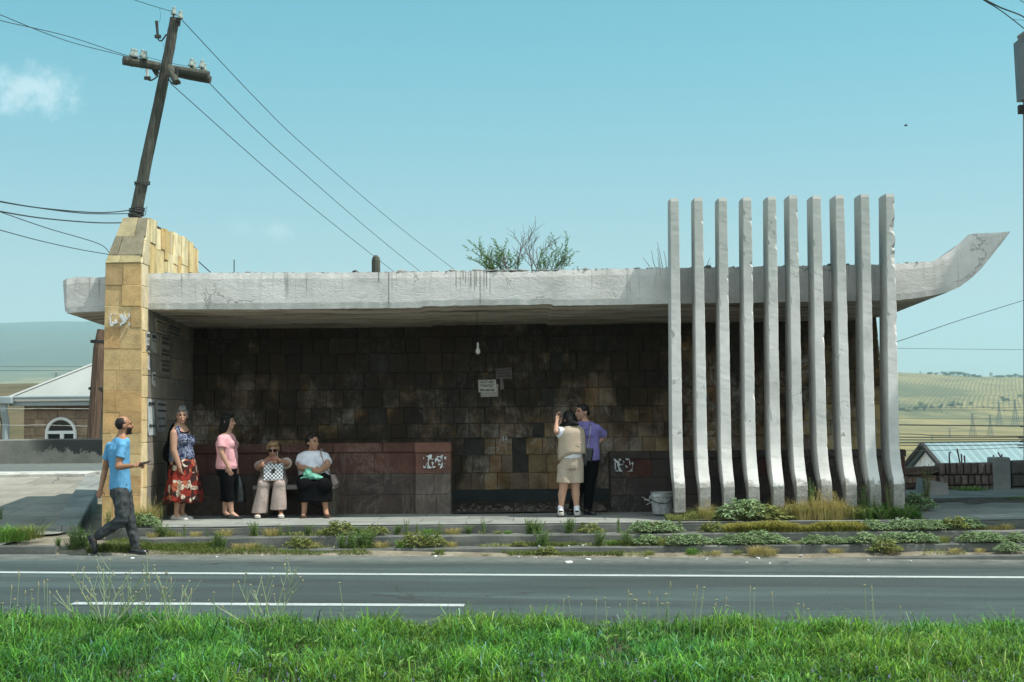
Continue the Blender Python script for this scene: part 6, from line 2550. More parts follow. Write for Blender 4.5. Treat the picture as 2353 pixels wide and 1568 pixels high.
bgp = thing('shoulder_bag', c3(868, 510, Y0 + .05), 'black shoulder bag behind the back of the woman in the floral skirt', 'bag')
build_remesh(mb, 'bag', M['black_cloth'], bgp, .012, 2)
mb = MB()
mb.tube([c3(858, 450, Y0 + .02), c3(872, 340, Y0 - .06), c3(895, 285, Y0 - .06), c3(912, 270, Y0 - .02), c3(900, 320, Y0 + .12), c3(880, 430, Y0 + .12)], .016, 6)
mb.build('strap', M['black_cloth'], bgp)

# ============================================================ 3. woman in the pink t-shirt
Y0 = 20.3
pk = thing('person', c4(350, 1450, Y0), 'dark-haired woman in a pink t-shirt and black cropped trousers standing in profile', 'person')
hd = c4(325, 312, Y0)
nk = c4(315, 438, Y0)
ch = c4(305, 560, Y0)
pv = c4(312, 850, Y0)
rs, re, rw = c4(252, 490, Y0 - .17), c4(245, 665, Y0 - .22), c4(325, 830, Y0 - .22)
ls, le, lw = c4(345, 490, Y0 + .17), c4(360, 670, Y0 + .24), c4(418, 835, Y0 + .20)
dims = (.155, .135, .140, .115, .155, .125, .160, .082)
mb = MB()
torso(mb, pv, ch, nk, 82, 78, dims)
mb.tube([nk - V((0, 0, .05)), nk.lerp(hd, .55)], [.054, .05], 10, round_=True)
rot, T = head_parts(mb, hd, 82, 2, 0, .98)
arm_skin(mb, rs, re, rw, 1.0)
arm_skin(mb, ls, le, lw, 1.0)
hand(mb, rw, c4(350, 905, Y0 - .22) - rw, V((.7, -.2, 0)), -1, 24, bend_to=V((.4, .8, 0)))
hand(mb, lw, c4(425, 910, Y0 + .2) - lw, V((.7, .2, 0)), -1, 55, bend_to=V((.1, -.8, 0)))
rh, rk, ra = c4(315, 880, Y0 - .08), c4(330, 1110, Y0 - .08), c4(368, 1375, Y0 - .08)
lh, lk, la = c4(310, 880, Y0 + .08), c4(300, 1110, Y0 + .07), c4(290, 1365, Y0 + .08)
leg_skin(mb, rh, rk, ra)
leg_skin(mb, lh, lk, la)
limb(mb, [ra, c4(440, 1425, Y0 - .10)], [.036, .028])
limb(mb, [la, c4(345, 1412, Y0 + .06)], [.036, .028])
build_remesh(mb, 'body', M['skin_fair'], pk, .0075)
face_marks(pk, T, rot, M['hair_black'], .98)
mb = MB()
e = lambda p, r: mb.ell(T(*p), r, rot)
e((0, .022, .040), (.083, .094, .080))
e((0, .055, -.04), (.082, .066, .10))
e((0, .075, -.13), (.080, .050, .09))
for sx in (-1, 1):
    mb.tube([T(sx * .066, -.045, .06), T(sx * .080, -.025, .01), T(sx * .080, .0, -.06), T(sx * .078, .03, -.15), T(sx * .07, .04, -.195)], [.018, .030, .038, .038, .020], 8, round_=True)
e((0, -.045, .092), (.060, .04, .025))
build_remesh(mb, 'hair', M['hair_black'], pk, .008, 2, folds(.006, 26, 3, .2))
mb = MB()
fd, ld = face_dir(80), left_dir(80)
torso(mb, pv + V((0, 0, .03)), ch, nk - V((0, 0, .02)), 82, 78, dims, .022, -.2, .97)
for s_ in (-1, 1):
    mb.ell(ch + fd * .085 + ld * s_ * .065 - V((0, 0, .02)), (.075, .075, .07))
    mb.ell(ch + fd * .062 + ld * s_ * .06 - V((0, 0, .20)), (.085, .085, .22))
sleeve(mb, rs, re, .66, .080, .088)
sleeve(mb, ls, le, .66, .080, .088)
build_remesh(mb, 'shirt', M['pink_tee'], pk, .010, 3, folds(.010, 9, 9))
mb = MB()
for i, (X, Yp) in enumerate(((385, 530), (398, 545), (380, 560), (400, 575), (390, 590), (402, 560))):
    p = c4(X, Yp, Y0 - .10)
    mb.box(V((p.x + .045, p.y + .02, p.z)), (.012, .05, .010), Matrix.Rotation(R(78 - 90), 3, 'Z'))
mb.build('shirt_print', M['ink'], pk)
mb = MB()
mb.loft([ring(pv + V((0, 0, z)), ld, fd, rx, ry) for z, rx, ry in ((.08, .155, .132), (0, .165, .145), (-.08, .155, .14), (-.13, .12, .10))])
for h_, k_, a_ in ((rh, rk, ra), (lh, lk, la)):
    e_ = k_.lerp(a_, .50)
    limb(mb, [h_, h_.lerp(k_, .5), k_, e_], [.105, .092, .076, .074], flat=True)
build_remesh(mb, 'trousers', M['black_cloth'], pk, .010, 2)
shoes(pk, [(c4(330, 1440, Y0 - .08), c4(487, 1450, Y0 - .12), UPV), (c4(262, 1430, Y0 + .09), c4(400, 1434, Y0 + .04), UPV)], M['leather_black'], .95, .035, .62)
bgp = thing('handbag', c4(448, 1080, Y0 + .22), 'large glossy black handbag hanging from the hand of the woman in pink', 'bag')
mb = MB()
rings = []
for z, rx, ry in ((925, .010, .02), (960, .035, .03), (1050, .085, .055), (1150, .108, .065), (1225, .112, .065), (1250, .10, .055)):
    c_ = c4(448, z, Y0 + .24)
    rings.append(ring(c_, V((1, 0, 0)), V((0, -1, 0)), rx, ry, 16))
mb.loft(rings)
build_remesh(mb, 'bag', M['leather_black'], bgp, .010, 2, folds(.010, 14, 3))
mb = MB()
mb.tube([c4(415, 985, Y0 + .22), c4(412, 930, Y0 + .20), c4(424, 895, Y0 + .2), c4(440, 930, Y0 + .22), c4(470, 990, Y0 + .24)], .010, 6)
mb.build('strap', M['leather_black'], bgp)

# ============================================================ 4. seated woman with sunglasses
YS = 20.72
YK = 20.34
ps = thing('person', c4(830, 1420, YK), 'seated woman in a beige suit with dark sunglasses and short fair hair', 'person')
hd = c4(848, 635, YS - .12)
nk = c4(845, 728, YS - .04)
ch = c4(848, 830, YS)
pv = c4(850, 985, YS)
rs, re, rw = c4(728, 775, YS - .04), c4(672, 850, YS - .22), c4(705, 818, YS - .42)
ls, le, lw = c4(968, 770, YS - .04), c4(1012, 795, YS - .24), c4(925, 765, YS - .42)
dims = (.185, .145, .170, .140, .165, .125, .165, .085)
mb = MB()
torso(mb, pv, ch, nk, 0, 0, dims)
mb.tube([nk - V((0, 0, .04)), nk.lerp(hd, .6)], [.058, .054], 10, round_=True)
rot, T = head_parts(mb, hd, 6, 10, 0, .98)
arm_skin(mb, rs, re, rw, 1.12)
arm_skin(mb, ls, le, lw, 1.12)
hand(mb, rw, c4(752, 805, YS - .50) - rw, V((.2, -.3, .9)), 1, 38, bend_to=V((0, -.3, -.9)))
hand(mb, lw, c4(850, 765, YS - .47) - lw, V((0, -.2, .9)), 1, 48, bend_to=V((0, .9, -.3)))
rh, rk, ra = c4(775, 1000, YS - .02), c4(742, 1045, YK - .02), c4(672, 1372, YK)
lh, lk, la = c4(920, 1000, YS - .02), c4(925, 1040, YK - .02), c4(940, 1355, YK + .02)
leg_skin(mb, rh, rk, ra)
leg_skin(mb, lh, lk, la)
limb(mb, [ra, c4(668, 1415, YK - .13)], [.034, .026])
limb(mb, [la, c4(940, 1408, YK - .11)], [.034, .026])
build_remesh(mb, 'body', M['skin_mid'], ps, .0075)
face_marks(ps, T, rot, M['hair_brown'], .98, glasses=True)
mb = MB()
e = lambda p, r: mb.ell(T(*p), r, rot)
e((0, .018, .050), (.088, .094, .078))
e((0, .045, .0), (.086, .066, .085))
e((-.02, -.062, .085), (.062, .030, .032))
e((.03, -.055, .092), (.05, .03, .03))
for sx in (-1, 1):
    e((sx * .078, .0, .02), (.018, .042, .055))
build_remesh(mb, 'hair', M['hair_brown'], ps, .008, 2, folds(.008, 30, 4))
mb = MB()
torso(mb, pv + V((0, 0, .0)), ch, nk - V((0, 0, .035)), 0, 0, dims, .020, -.2, .97)
for s_ in (-1, 1):
    mb.ell(ch + V((s_ * .075, -.10, -.01)), (.085, .08, .08))
sleeve(mb, rs, re, .62, .078, .10)
sleeve(mb, ls, le, .80, .080, .105)
build_remesh(mb, 'jacket', M['beige_suit'], ps, .010, 2, folds(.014, 10, 3))
mb = MB()
mb.ell(pv + V((0, 0, .02)), (.20, .18, .13))
for h_, k_, a_, w_ in ((rh, rk, c4(690, 1372, YK), .115), (lh, lk, c4(912, 1335, YK), .125)):
    limb(mb, [h_, h_.lerp(k_, .5), k_], [.125, .115, .095])
    rr_ = []
    for k in range(9):
        f = k / 8
        c_ = k_.lerp(a_, f)
        rr_.append(ring(c_, V((1, 0, 0)), V((0, -1, 0)), lerp(.085, w_, f ** .8), lerp(.085, .115, f), 18))
    mb.loft(rr_)
build_remesh(mb, 'trousers', M['beige_suit'], ps, .010, 2, folds(.012, 8, 8, .3))
shoes(ps, [(c4(672, 1425, YK + .06), c4(668, 1432, YK - .18), UPV), (c4(942, 1420, YK + .07), c4(942, 1428, YK - .16), UPV)], M['shoe_white'], .98, .03, .55)
mb = MB()
mb.tube([T(.072, -.02, -.02), T(.065, -.06, -.10), c4(900, 770, YS - .2), c4(895, 800, YS - .26)], .003, 4)
mb.build('earphone_cord', M['shoe_white'], ps)
tb = thing('tote_bag', c4(848, 995, YS - .46), 'white and navy checked handbag held upright on the lap of the woman with sunglasses', 'bag')
mb = MB()
q = [c4(735, 1000, YS - .48), c4(962, 990, YS - .46), c4(960, 796, YS - .43), c4(738, 803, YS - .45)]
mb.prism(q[::-1], (.0, .10, .01))
bgm = mb.build('bag', M['hounds'], tb, fix=True)
bm_ = bgm.modifiers.new('b', 'BEVEL')
bm_.width = .012
bm_.segments = 2
mb = MB()
mb.box(c4(850, 886, YS - .492), (.055, .012, .062), bev=.006)
mb.build('clasp', M['iron'], bgm)
mb = MB()
mb.prism([c4(735, 1006, YS - .482), c4(962, 996, YS - .462), c4(962, 980, YS - .462), c4(735, 990, YS - .482)], (0, .104, 0))
mb.build('bag_trim', M['leather_beige'], bgm, fix=True)
mb = MB()
mb.tube([c4(750, 800, YS - .46), c4(790, 770, YS - .48), c4(845, 738, YS - .49), c4(880, 742, YS - .47), c4(905, 770, YS - .45), c4(918, 800, YS - .43)], .011, 6)
mb.tube([c4(760, 796, YS - .40), c4(800, 764, YS - .43), c4(850, 742, YS - .46)], .009, 6)
M['leather_red'] = mat_noise('maroon_leather', [(.13, .035, .035), (.19, .06, .055)], 8, .5, .2, 30, .004)
mb.build('handle', M['leather_red'], bgm)

# ============================================================ 5. seated woman in the white t-shirt
pt_ = thing('person', c4(1330, 1410, YK), 'seated dark-haired woman in a white t-shirt and long black skirt, looking aside', 'person')
hd = c4(1308, 548, YS - .08)
nk = c4(1312, 655, YS - .02)
ch = c4(1318, 760, YS)
pv = c4(1330, 945, YS)
rs, re, rw = c4(1180, 708, YS - .02), c4(1165, 845, YS - .14), c4(1305, 872, YS - .38)
ls, le, lw = c4(1452, 700, YS - .02), c4(1475, 825, YS - .14), c4(1395, 885, YS - .38)
dims = (.210, .165, .205, .175, .200, .150, .195, .095)
mb = MB()
torso(mb, pv, ch, nk, 0, 0, dims)
mb.tube([nk - V((0, 0, .04)), nk.lerp(hd, .6)], [.066, .060], 10, round_=True)
rot, T = head_parts(mb, hd, 48, 0, 0, 1.02, 1.06)
arm_skin(mb, rs, re, rw, 1.3)
arm_skin(mb, ls, le, lw, 1.3)
hand(mb, rw, c4(1368, 905, YS - .42) - rw, V((0, -.5, .8)), 1, 30, bend_to=V((0, .6, -.6)))
hand(mb, lw, c4(1325, 880, YS - .44) - lw, V((0, -.5, .8)), 1, 34, bend_to=V((0, .6, -.6)))
rh, rk, ra = c4(1240, 985, YS - .02), c4(1222, 1055, YK - .04), c4(1210, 1362, YK)
lh, lk, la = c4(1420, 985, YS - .02), c4(1435, 1055, YK - .04), c4(1462, 1355, YK + .0)
leg_skin(mb, rh, rk, ra, 1.08, .056)
leg_skin(mb, lh, lk, la, 1.08, .056)
limb(mb, [ra, c4(1200, 1412, YK - .13)], [.038, .03])
limb(mb, [la, c4(1478, 1405, YK - .12)], [.038, .03])
build_remesh(mb, 'body', M['skin_mid'], pt_, .0075)
face_marks(pt_, T, rot, M['hair_dark'], 1.02)
mb = MB()
e = lambda p, r: mb.ell(T(*p), r, rot)
e((0, .022, .056), (.082, .094, .076))
e((0, .052, .0), (.080, .062, .085))
e((0, -.045, .108), (.062, .045, .034))
for sx in (-1, 1):
    e((sx * .070, .012, .03), (.017, .034, .045))
build_remesh(mb, 'hair', M['hair_dark'], pt_, .008, 2, folds(.010, 30, 4))
mb = MB()
torso(mb, pv + V((0, 0, .0)), ch, nk + V((0, 0, .006)), 0, 0, dims, .018, -.2, .97)
for s_ in (-1, 1):
    mb.ell(ch + V((s_ * .09, -.12, -.03)), (.105, .09, .09))
mb.ell(ch.lerp(pv, .6) + V((0, -.09, 0)), (.18, .15, .15))
sleeve(mb, rs, re, .62, .092, .104)
sleeve(mb, ls, le, .62, .092, .104)
build_remesh(mb, 'shirt', M['white_tee'], pt_, .010, 2, folds(.010, 9, 6))
mb = MB()
mb.ell(pv + V((0, .0, .0)), (.235, .20, .14))
cr_ = [(c4(1330, 950, YS - .12), .24, .10), (c4(1330, 985, YS - .25), .245, .12), (c4(1330, 1010, YK + .05), .235, .11)]
for k_, h_ in ((rk, rh), (lk, lh)):
    limb(mb, [h_, k_ + V((0, 0, .0))], [.125, .125])
rr_ = []
for k in range(9):
    f = k / 8
    c_ = c4(1330, lerp(1000, 1242, f), lerp(YK + .03, YK - .0, f))
    rr_.append(ring(c_, V((1, 0, 0)), V((0, -1, 0)), lerp(.238, .255, f), lerp(.15, .165, f), 24))
mb.loft(rr_)
mb.box(c4(1330, 990, YS - .2), (.40, .36, .12), bev=.03)
build_remesh(mb, 'skirt', M['black_cloth'], pt_, .012, 3, folds(.012, 8, 8, .4))
shoes(pt_, [(c4(1210, 1425, YK + .06), c4(1198, 1435, YK - .18), UPV), (c4(1462, 1415, YK + .06), c4(1485, 1424, YK - .17), UPV)], M['leather_brown'], 1.0, .035, .6)
gb = thing('carrier_bag', c4(1300, 985, YS - .42), 'crumpled green plastic bag on the lap of the seated woman in white', 'bag')
mb = MB()
e2 = lambda X, Y, d, r: mb.ell(c4(X, Y, YS + d), r)
e2(1300, 945, -.40, (.12, .07, .055))
e2(1255, 930, -.41, (.07, .06, .08))
e2(1240, 890, -.41, (.035, .03, .05))
e2(1280, 885, -.41, (.03, .03, .05))
e2(1370, 965, -.41, (.09, .06, .035))
e2(1215, 970, -.41, (.06, .06, .025))
build_remesh(mb, 'bag', M['plastic_green'], gb, .009, 1, folds(.018, 22, 3, 1))
hb_ = thing('handbag', c4(1555, 1050, YS - .12), 'mauve-beige shoulder bag hanging beside the seated woman in white', 'bag')
mb = MB()
q = [c4(1515, 925, YS - .20), c4(1555, 925, YS - .20), c4(1604, 1030, YS - .20), c4(1545, 1062, YS - .20), c4(1520, 1040, YS - .20)]
mb.prism(q[::-1], (0, .16, 0))
bgm = mb.build('bag', M['leather_beige'], hb_, fix=True)
bm_ = bgm.modifiers.new('b', 'BEVEL')
bm_.width = .015
bm_.segments = 2
mb = MB()
mb.tube([c4(1520, 940, YS - .12), c4(1485, 880, YS - .16), c4(1440, 800, YS - .18), c4(1418, 735, YS - .16), c4(1402, 670, YS - .11), c4(1400, 630, YS - .02), c4(1430, 640, YS + .08)], .010, 6)
mb.build('strap', M['leather_beige'], hb_)

# ============================================================ 6. person photographing, seen from behind
Y0 = 20.0
ph_ = thing('person', c5(480, 1405, Y0), 'person in a beige waistcoat and shorts seen from behind, arms raised to take a picture', 'person')
hd = c5(478, 352, Y0 + .05)
nk = c5(510, 430, Y0 + .0)
ch = c5(515, 540, Y0)
pv = c5(500, 830, Y0)
ls, le, lw = c5(445, 470, Y0 + .02), c5(342, 492, Y0 - .04), c5(352, 375, Y0 + .08)
rs, re, rw = c5(600, 470, Y0 + .06), c5(395, 590, Y0 + .32), c5(385, 400, Y0 + .25)
dims = (.150, .120, .145, .110, .165, .115, .165, .085)
mb = MB()
torso(mb, pv, ch, nk, 190, 200, dims)
mb.tube([nk - V((0, 0, .05)), nk.lerp(hd, .6)], [.056, .05], 10, round_=True)
rot, T = head_parts(mb, hd, 215, 4, 0, .98)
arm_skin(mb, ls, le, lw, 1.02)
arm_skin(mb, rs, re, rw, 1.0)
hand(mb, lw, c5(362, 310, Y0 + .11) - lw, V((.5, .5, 0)), 1, 26, .02, bend_to=V((.6, .5, 0)))
hand(mb, rw, c5(440, 365, Y0 + .2) - rw, V((.2, .0, .9)), 1, 24, .02, bend_to=V((0, -.6, -.2)))
lh, lk, la = c5(430, 860, Y0 - .0), c5(425, 1110, Y0 - .01), c5(395, 1345, Y0)
rh, rk, ra = c5(560, 860, Y0 + .02), c5(555, 1105, Y0 + .03), c5(570, 1345, Y0 + .03)
leg_skin(mb, lh, lk, la, 1.04, .058)
leg_skin(mb, rh, rk, ra, 1.04, .058)
limb(mb, [la, c5(395, 1395, Y0 + .12)], [.036, .03])
limb(mb, [ra, c5(575, 1395, Y0 + .15)], [.036, .03])
build_remesh(mb, 'body', M['skin_fair'], ph_, .0075)
face_marks(ph_, T, rot, M['hair_black'], .98)
mb = MB()
e = lambda p, r: mb.ell(T(*p), r, rot)
e((0, .020, .042), (.088, .098, .085))
e((0, .060, -.03), (.088, .070, .10))
e((-.035, .075, -.105), (.07, .05, .06))
e((.04, .065, -.09), (.05, .05, .06))
mb.tube([T(.05, .05, -.1), c5(555, 395, Y0 - .09), c5(580, 408, Y0 - .09)], [.04, .035, .02], 8, round_=True)
mb.tube([T(.07, -.01, .0), T(.08, -.03, -.08), c5(405, 420, Y0 + .10), c5(395, 500, Y0 + .14), c5(388, 545, Y0 + .14)], [.03, .035, .035, .04, .02], 8, round_=True)
build_remesh(mb, 'hair', M['hair_black'], ph_, .008, 2, folds(.008, 26, 3, .3))
mb = MB()
torso(mb, pv + V((0, 0, .10)), ch, nk - V((0, 0, .012)), 190, 200, dims, .020, -.2, .97)
sleeve(mb, ls, le, .80, .094, .092)
sleeve(mb, rs, re, .42, .078, .080)
build_remesh(mb, 'shirt', M['white_tee'], ph_, .010, 2)
mb = MB()
rr_ = []
fd, ld = face_dir(196), left_dir(196)
for k in range(11):
    f = k / 10
    z = lerp(c5(0, 420, Y0).z, c5(0, 735, Y0).z, f)
    c_ = c5(lerp(524, 512, f), 600, Y0)
    rx = interp(f, [(0, .080), (.07, .130), (.16, .168), (.35, .190), (.7, .196), (1, .202)])
    ry = interp(f, [(0, .07), (.2, .142), (1, .155)])
    rg = []
    for j in range(40):
        a = 2 * math.pi * j / 40
        p = V((c_.x, Y0, z)) + ld * rx * math.cos(a) + fd * ry * math.sin(a)
        if f > .7:
            p.z -= (f - .7) / .3 * .11 * max(0, math.cos(a - .25)) ** 2
        rg.append(p)
    rr_.append(rg)
mb.loft(rr_)
mb.build('waistcoat', M['vest'], ph_, smooth=True, fix=True)
mb = MB()
a_, b_ = c5(575, 612, Y0 - .15), c5(640, 600, Y0 - .13)
mb.tube([c5(575, 612, Y0 - .150), c5(628, 606, Y0 - .130)], .004, 4)
mb.build('waistcoat_strap', M['shorts'], ph_)
mb = MB()
rr_ = []
fd, ld = face_dir(190), left_dir(190)
mb.loft([ring(V((c5(500, 0, Y0).x, Y0, c5(0, y_, Y0).z)), ld, fd, rx, ry, 24) for y_, rx, ry in ((740, .158, .118), (800, .168, .124), (860, .176, .122), (900, .176, .112))])
for h_, xk, xe in ((lh, 432, 425), (rh, 562, 566)):
    limb(mb, [c5(xk, 850, h_.y), c5(xk, 950, h_.y), c5(xe, 1052, h_.y)], [.105, .105, .105], 16, flat=True)
build_remesh(mb, 'shorts', M['shorts'], ph_, .009, 2, folds(.010, 9, 4, .4))
for a_ in (la, ra):
    mb = MB()
    mb.tube([a_ + V((0, 0, .035)), a_ + V((0, .01, -.05))], [.042, .042], 12, round_=True)
    mb.build('sock', M['white_tee'], ph_, smooth=True)
shoes(ph_, [(c5(398, 1408, Y0 - .06), c5(398, 1402, Y0 + .20), UPV), (c5(575, 1408, Y0 - .03), c5(582, 1402, Y0 + .23), UPV)], M['shoe_white'], 1.1, .028)
mb = MB()
for X, d in ((396, -.085), (574, -.055)):
    mb.box(c5(X, 1366, Y0 + d), (.055, .014, .022), bev=.005)
mb.build('shoe_badge', M['phone'], ph_)

# ============================================================ 7. woman in the lilac t-shirt
Y0 = 20.45
pl_ = thing('person', c5(650, 1390, Y0), 'woman in a lilac t-shirt and black trousers, hand on hip, hair tied back', 'person')
hd = c5(630, 272, Y0)
nk = c5(660, 378, Y0 + .02)
ch = c5(695, 500, Y0 + .02)
pv = c5(705, 790, Y0 + .02)
ls, le, lw = c5(790, 432, Y0 - .06), c5(880, 535, Y0 + .06), c5(800, 615, Y0 - .02)
rs, re, rw = c5(612, 440, Y0 + .14), c5(590, 570, Y0 + .2), c5(600, 690, Y0 + .14)
dims = (.150, .125, .140, .115, .160, .122, .165, .085)
mb = MB()
torso(mb, pv, ch, nk, -30, -35, dims)
mb.tube([nk - V((0, 0, .05)), nk.lerp(hd, .55)], [.054, .05], 10, round_=True)
rot, T = head_parts(mb, hd, -58, 2, 0, 1.0)
arm_skin(mb, ls, le, lw, 1.0)
arm_skin(mb, rs, re, rw, 1.0)
hand(mb, lw, c5(748, 655, Y0 - .05) - lw, V((0, -.3, .9)), 1, 22, bend_to=V((0, .8, 0)))
hand(mb, rw, V((.1, -.1, -1)), V((0, 1, 0)), 1, 22)
rh, rk, ra = c5(665, 830, Y0 + .06), c5(610, 1090, Y0 + .08), c5(520, 1345, Y0 + .10)
lh, lk, la = c5(740, 830, Y0 - .02), c5(715, 1090, Y0 - .03), c5(690, 1345, Y0 - .02)
leg_skin(mb, rh, rk, ra)
leg_skin(mb, lh, lk, la)
limb(mb, [la, c5(720, 1385, Y0 - .1)], [.036, .03])
limb(mb, [ra, c5(505, 1385, Y0 + .0)], [.036, .03])
build_remesh(mb, 'body', M['skin_fair'], pl_, .0075)
face_marks(pl_, T, rot, M['hair_dark'])
mb = MB()
e = lambda p, r: mb.ell(T(*p), r, rot)
e((0, .022, .045), (.080, .094, .075))
e((0, .055, .005), (.076, .056, .06))
e((0, .098, -.015), (.04, .035, .045))
for sx in (-1, 1):
    e((sx * .070, -.005, .04), (.014, .04, .035))
e((0, -.045, .092), (.055, .035, .022))
build_remesh(mb, 'hair', M['hair_dark'], pl_, .008, 2)
mb = MB()
torso(mb, pv + V((0, 0, .02)), ch, nk + V((0, 0, .004)), -30, -35, dims, .020, -.2, .97)
fd, ld = face_dir(-33), left_dir(-33)
for s_ in (-1, 1):
    mb.ell(ch + fd * .08 + ld * s_ * .065 - V((0, 0, .02)), (.075, .075, .07))
sleeve(mb, ls, le, .82, .082, .084)
sleeve(mb, rs, re, .75, .080, .084)
build_remesh(mb, 'shirt', M['purple_tee'], pl_, .010, 2, folds(.010, 9, 12))
mb = MB()
for k, (X, Yp) in enumerate(((640, 448), (652, 446), (664, 449), (676, 447), (650, 462), (662, 464))):
    p = c5(X, Yp, Y0 - .1)
    mb.box(V((p.x - .01, p.y - .02, p.z)), (.014, .05, .008), Matrix.Rotation(R(-33), 3, 'Z'))
M['print_pale'] = mat_noise('pale_print', [(.5, .45, .7)], 2, .8, 0)
mb.build('shirt_print', M['print_pale'], pl_)
mb = MB()
mb.loft([ring(pv + V((0, 0, z)), ld, fd, rx, ry) for z, rx, ry in ((.08, .150, .122), (0, .160, .136), (-.08, .155, .132), (-.13, .12, .10))])
limb(mb, [lh, lh.lerp(lk, .5), lk, la], [.108, .094, .078, .062], flat=True)
limb(mb, [rh, rh.lerp(rk, .5), rk, ra], [.108, .094, .078, .062], flat=True)
build_remesh(mb, 'trousers', M['black_cloth'], pl_, .010, 2)
shoes(pl_, [(c5(665, 1396, Y0 + .02), c5(772, 1398, Y0 - .18), UPV), (c5(545, 1398, Y0 + .12), c5(488, 1402, Y0 - .10), UPV)], M['leather_black'], 1.0, .02)
cb_ = thing('crossbody_bag', c5(690, 800, Y0 - .24), 'small black crossbody bag with a long chain strap on the woman in lilac', 'bag')
mb = MB()
mb.box(c5(685, 765, Y0 - .22), (.15, .07, .26), Matrix.Rotation(R(10), 3, 'Y'), bev=.02)
bgm = mb.build('bag', M['leather_black'], cb_)
mb = MB()
for k in range(7):
    mb.tube([c5(685 + k * 7, 810, Y0 - .27), c5(683 + k * 8, 880 - abs(k - 3) * 4, Y0 - .27)], [.006, .004], 4)
mb.build('tassel', M['black_cloth'], bgm)
mb = MB()
mb.tube([c5(680, 700, Y0 - .22), c5(695, 620, Y0 - .20), c5(713, 520, Y0 - .20), c5(720, 430, Y0 - .17), c5(716, 375, Y0 - .06), c5(705, 365, Y0 + .04)], .007, 5)
mb.tube([c5(645, 570, Y0 - .16), c5(662, 660, Y0 - .22), c5(676, 740, Y0 - .265), c5(672, 770, Y0 - .27), c5(640, 778, Y0 - .25)], .007, 5)
mb.build('strap', M['chain'], cb_)

# ------------------------------------------------------------------ bucket
bk = W(1521, 1181, 20.15)
zb = bk.z
BK = thing('bucket', (bk.x, 20.15, zb), 'paint-stained grey bucket with wire handle beside the first bent fin', 'bucket')
m_, t, b = new_mat('stained_bucket')
vec = t.coord()
c = t.ramp(t.noise(vec, 7, 6, .7), [(.3, (.17, .165, .16)), (.5, (.30, .31, .31)), (.68, (.42, .43, .43))])
c = t.mix(t.rng(t.noise(t.coord(scale=(2, 2, .6)), 9, 5, .7), .55, .65, 0, .75), c, (.66, .67, .66))
c = t.mix(t.rng(t.noise(t.coord(loc=(3, 1, 2)), 6, 5, .7), .60, .68, 0, .8), c, (.10, .075, .055))
t.put(b.inputs['Base Color'], c)
b.inputs['Roughness'].default_value = .7
M['bucket'] = m_
bh = W(1521, 1131, 20.15).z - zb
r1 = 25.5 / F_PX * 20.15
mb = MB()
prof = [(0, .80), (.01, .83), (.55, .93), (.78, .965), (.80, 1.03), (.84, 1.03), (.86, .975), (.97, .995), (1, 1.03), (.985, .97), (.8, .93), (.06, .80)]
rings = [[V((bk.x + r1 * k * math.cos(a), 20.15 + r1 * k * math.sin(a), zb + bh * h)) for a in np.linspace(0, 2 * math.pi, 33)[:-1]] for h, k in prof]
mb.loft(rings)
mb.build('body', M['bucket'], BK, smooth=False, fix=True)
mb = MB()
mb.tube([V((bk.x + r1 * 1.03 * math.cos(a), 20.15 - abs(math.sin(a)) * r1 * 1.0, zb + bh * (.76 - .28 * abs(math.sin(a)) * .9))) for a in np.linspace(0, math.pi, 17)], .006, 5)
mb.build('handle', M['iron'], BK)
mb = MB()
for s in (-1, 1):
    mb.box((bk.x + s * r1 * 1.02, 20.15, zb + bh * .76), (.03, .045, .05), bev=.008)
mb.build('lug', M['bucket'], BK)
# ------------------------------------------------------------------ plants
M['leaf_green'] = mat_leaf('green_leaf', (.105, .225, .040), (.165, .30, .070), .35)
M['leaf_silver'] = mat_leaf('silvery_leaf', (.20, .30, .14), (.33, .43, .24), .32)
M['leaf_dry'] = mat_leaf('dry_straw', (.33, .27, .095), (.46, .39, .17), .3)
M['leaf_yel'] = mat_leaf('yellow_green_leaf', (.17, .205, .055), (.26, .28, .095), .3)
M['stem'] = mat_noise('plant_stem', [(.10, .13, .05), (.16, .17, .08)], 6, .8, 0)
M['twig'] = mat_noise('grey_twig', [(.09, .075, .06), (.17, .15, .125)], 12, .9, 0)


def leaf(mb, p, d, up, L, w_, mat=0, k=1.0, droop=.25):
    d = d.normalized()
    s = d.cross(up)
    if s.length < 1e-3:
        s = d.orthogonal()
    s.normalize()
    n = s.cross(d)
    m_ = p + d * L * .5
    e = p + d * L - n * L * droop
    t = (k, k, k)
    mb.add([p, m_ + s * w_ / 2, e, m_ - s * w_ / 2 + n * w_ * .12], [(0, 1, 2, 3)], mat, t)


def stemmy(rnd, h, nst, lL, lw, spread, leafm, mb):
    """upright leafy stems"""
    for s in range(nst):
        a = rnd.uniform(0, 2 * math.pi)
        ln = rnd.uniform(.1, 1) * spread
        hh = h * rnd.uniform(.6, 1)
        p0 = V((math.cos(a) * ln * .25, math.sin(a) * ln * .25, -.01))
        p1 = V((math.cos(a) * ln, math.sin(a) * ln, hh))
        md = p0.lerp(p1, .5) + V((math.cos(a) * -.1 * ln, math.sin(a) * -.1 * ln, .0))
        mb.tube([p0, md, p1], [.006, .005, .002], 4, 1)
        nl = int(hh / .014) + 4
        for i in range(nl):
            f = (i + .5) / nl
            p = p0.lerp(md, f * 2) if f < .5 else md.lerp(p1, f * 2 - 1)
            b_ = i * 2.4 + rnd.uniform(-.3, .3)
            d = V((math.cos(b_), math.sin(b_), rnd.uniform(.2, .9)))
            leaf(mb, p, d, UPV, lL * rnd.uniform(.6, 1.1) * (1.1 - .6 * f), lw * (1.1 - .4 * f), 0, rnd.uniform(.6, 1.35))


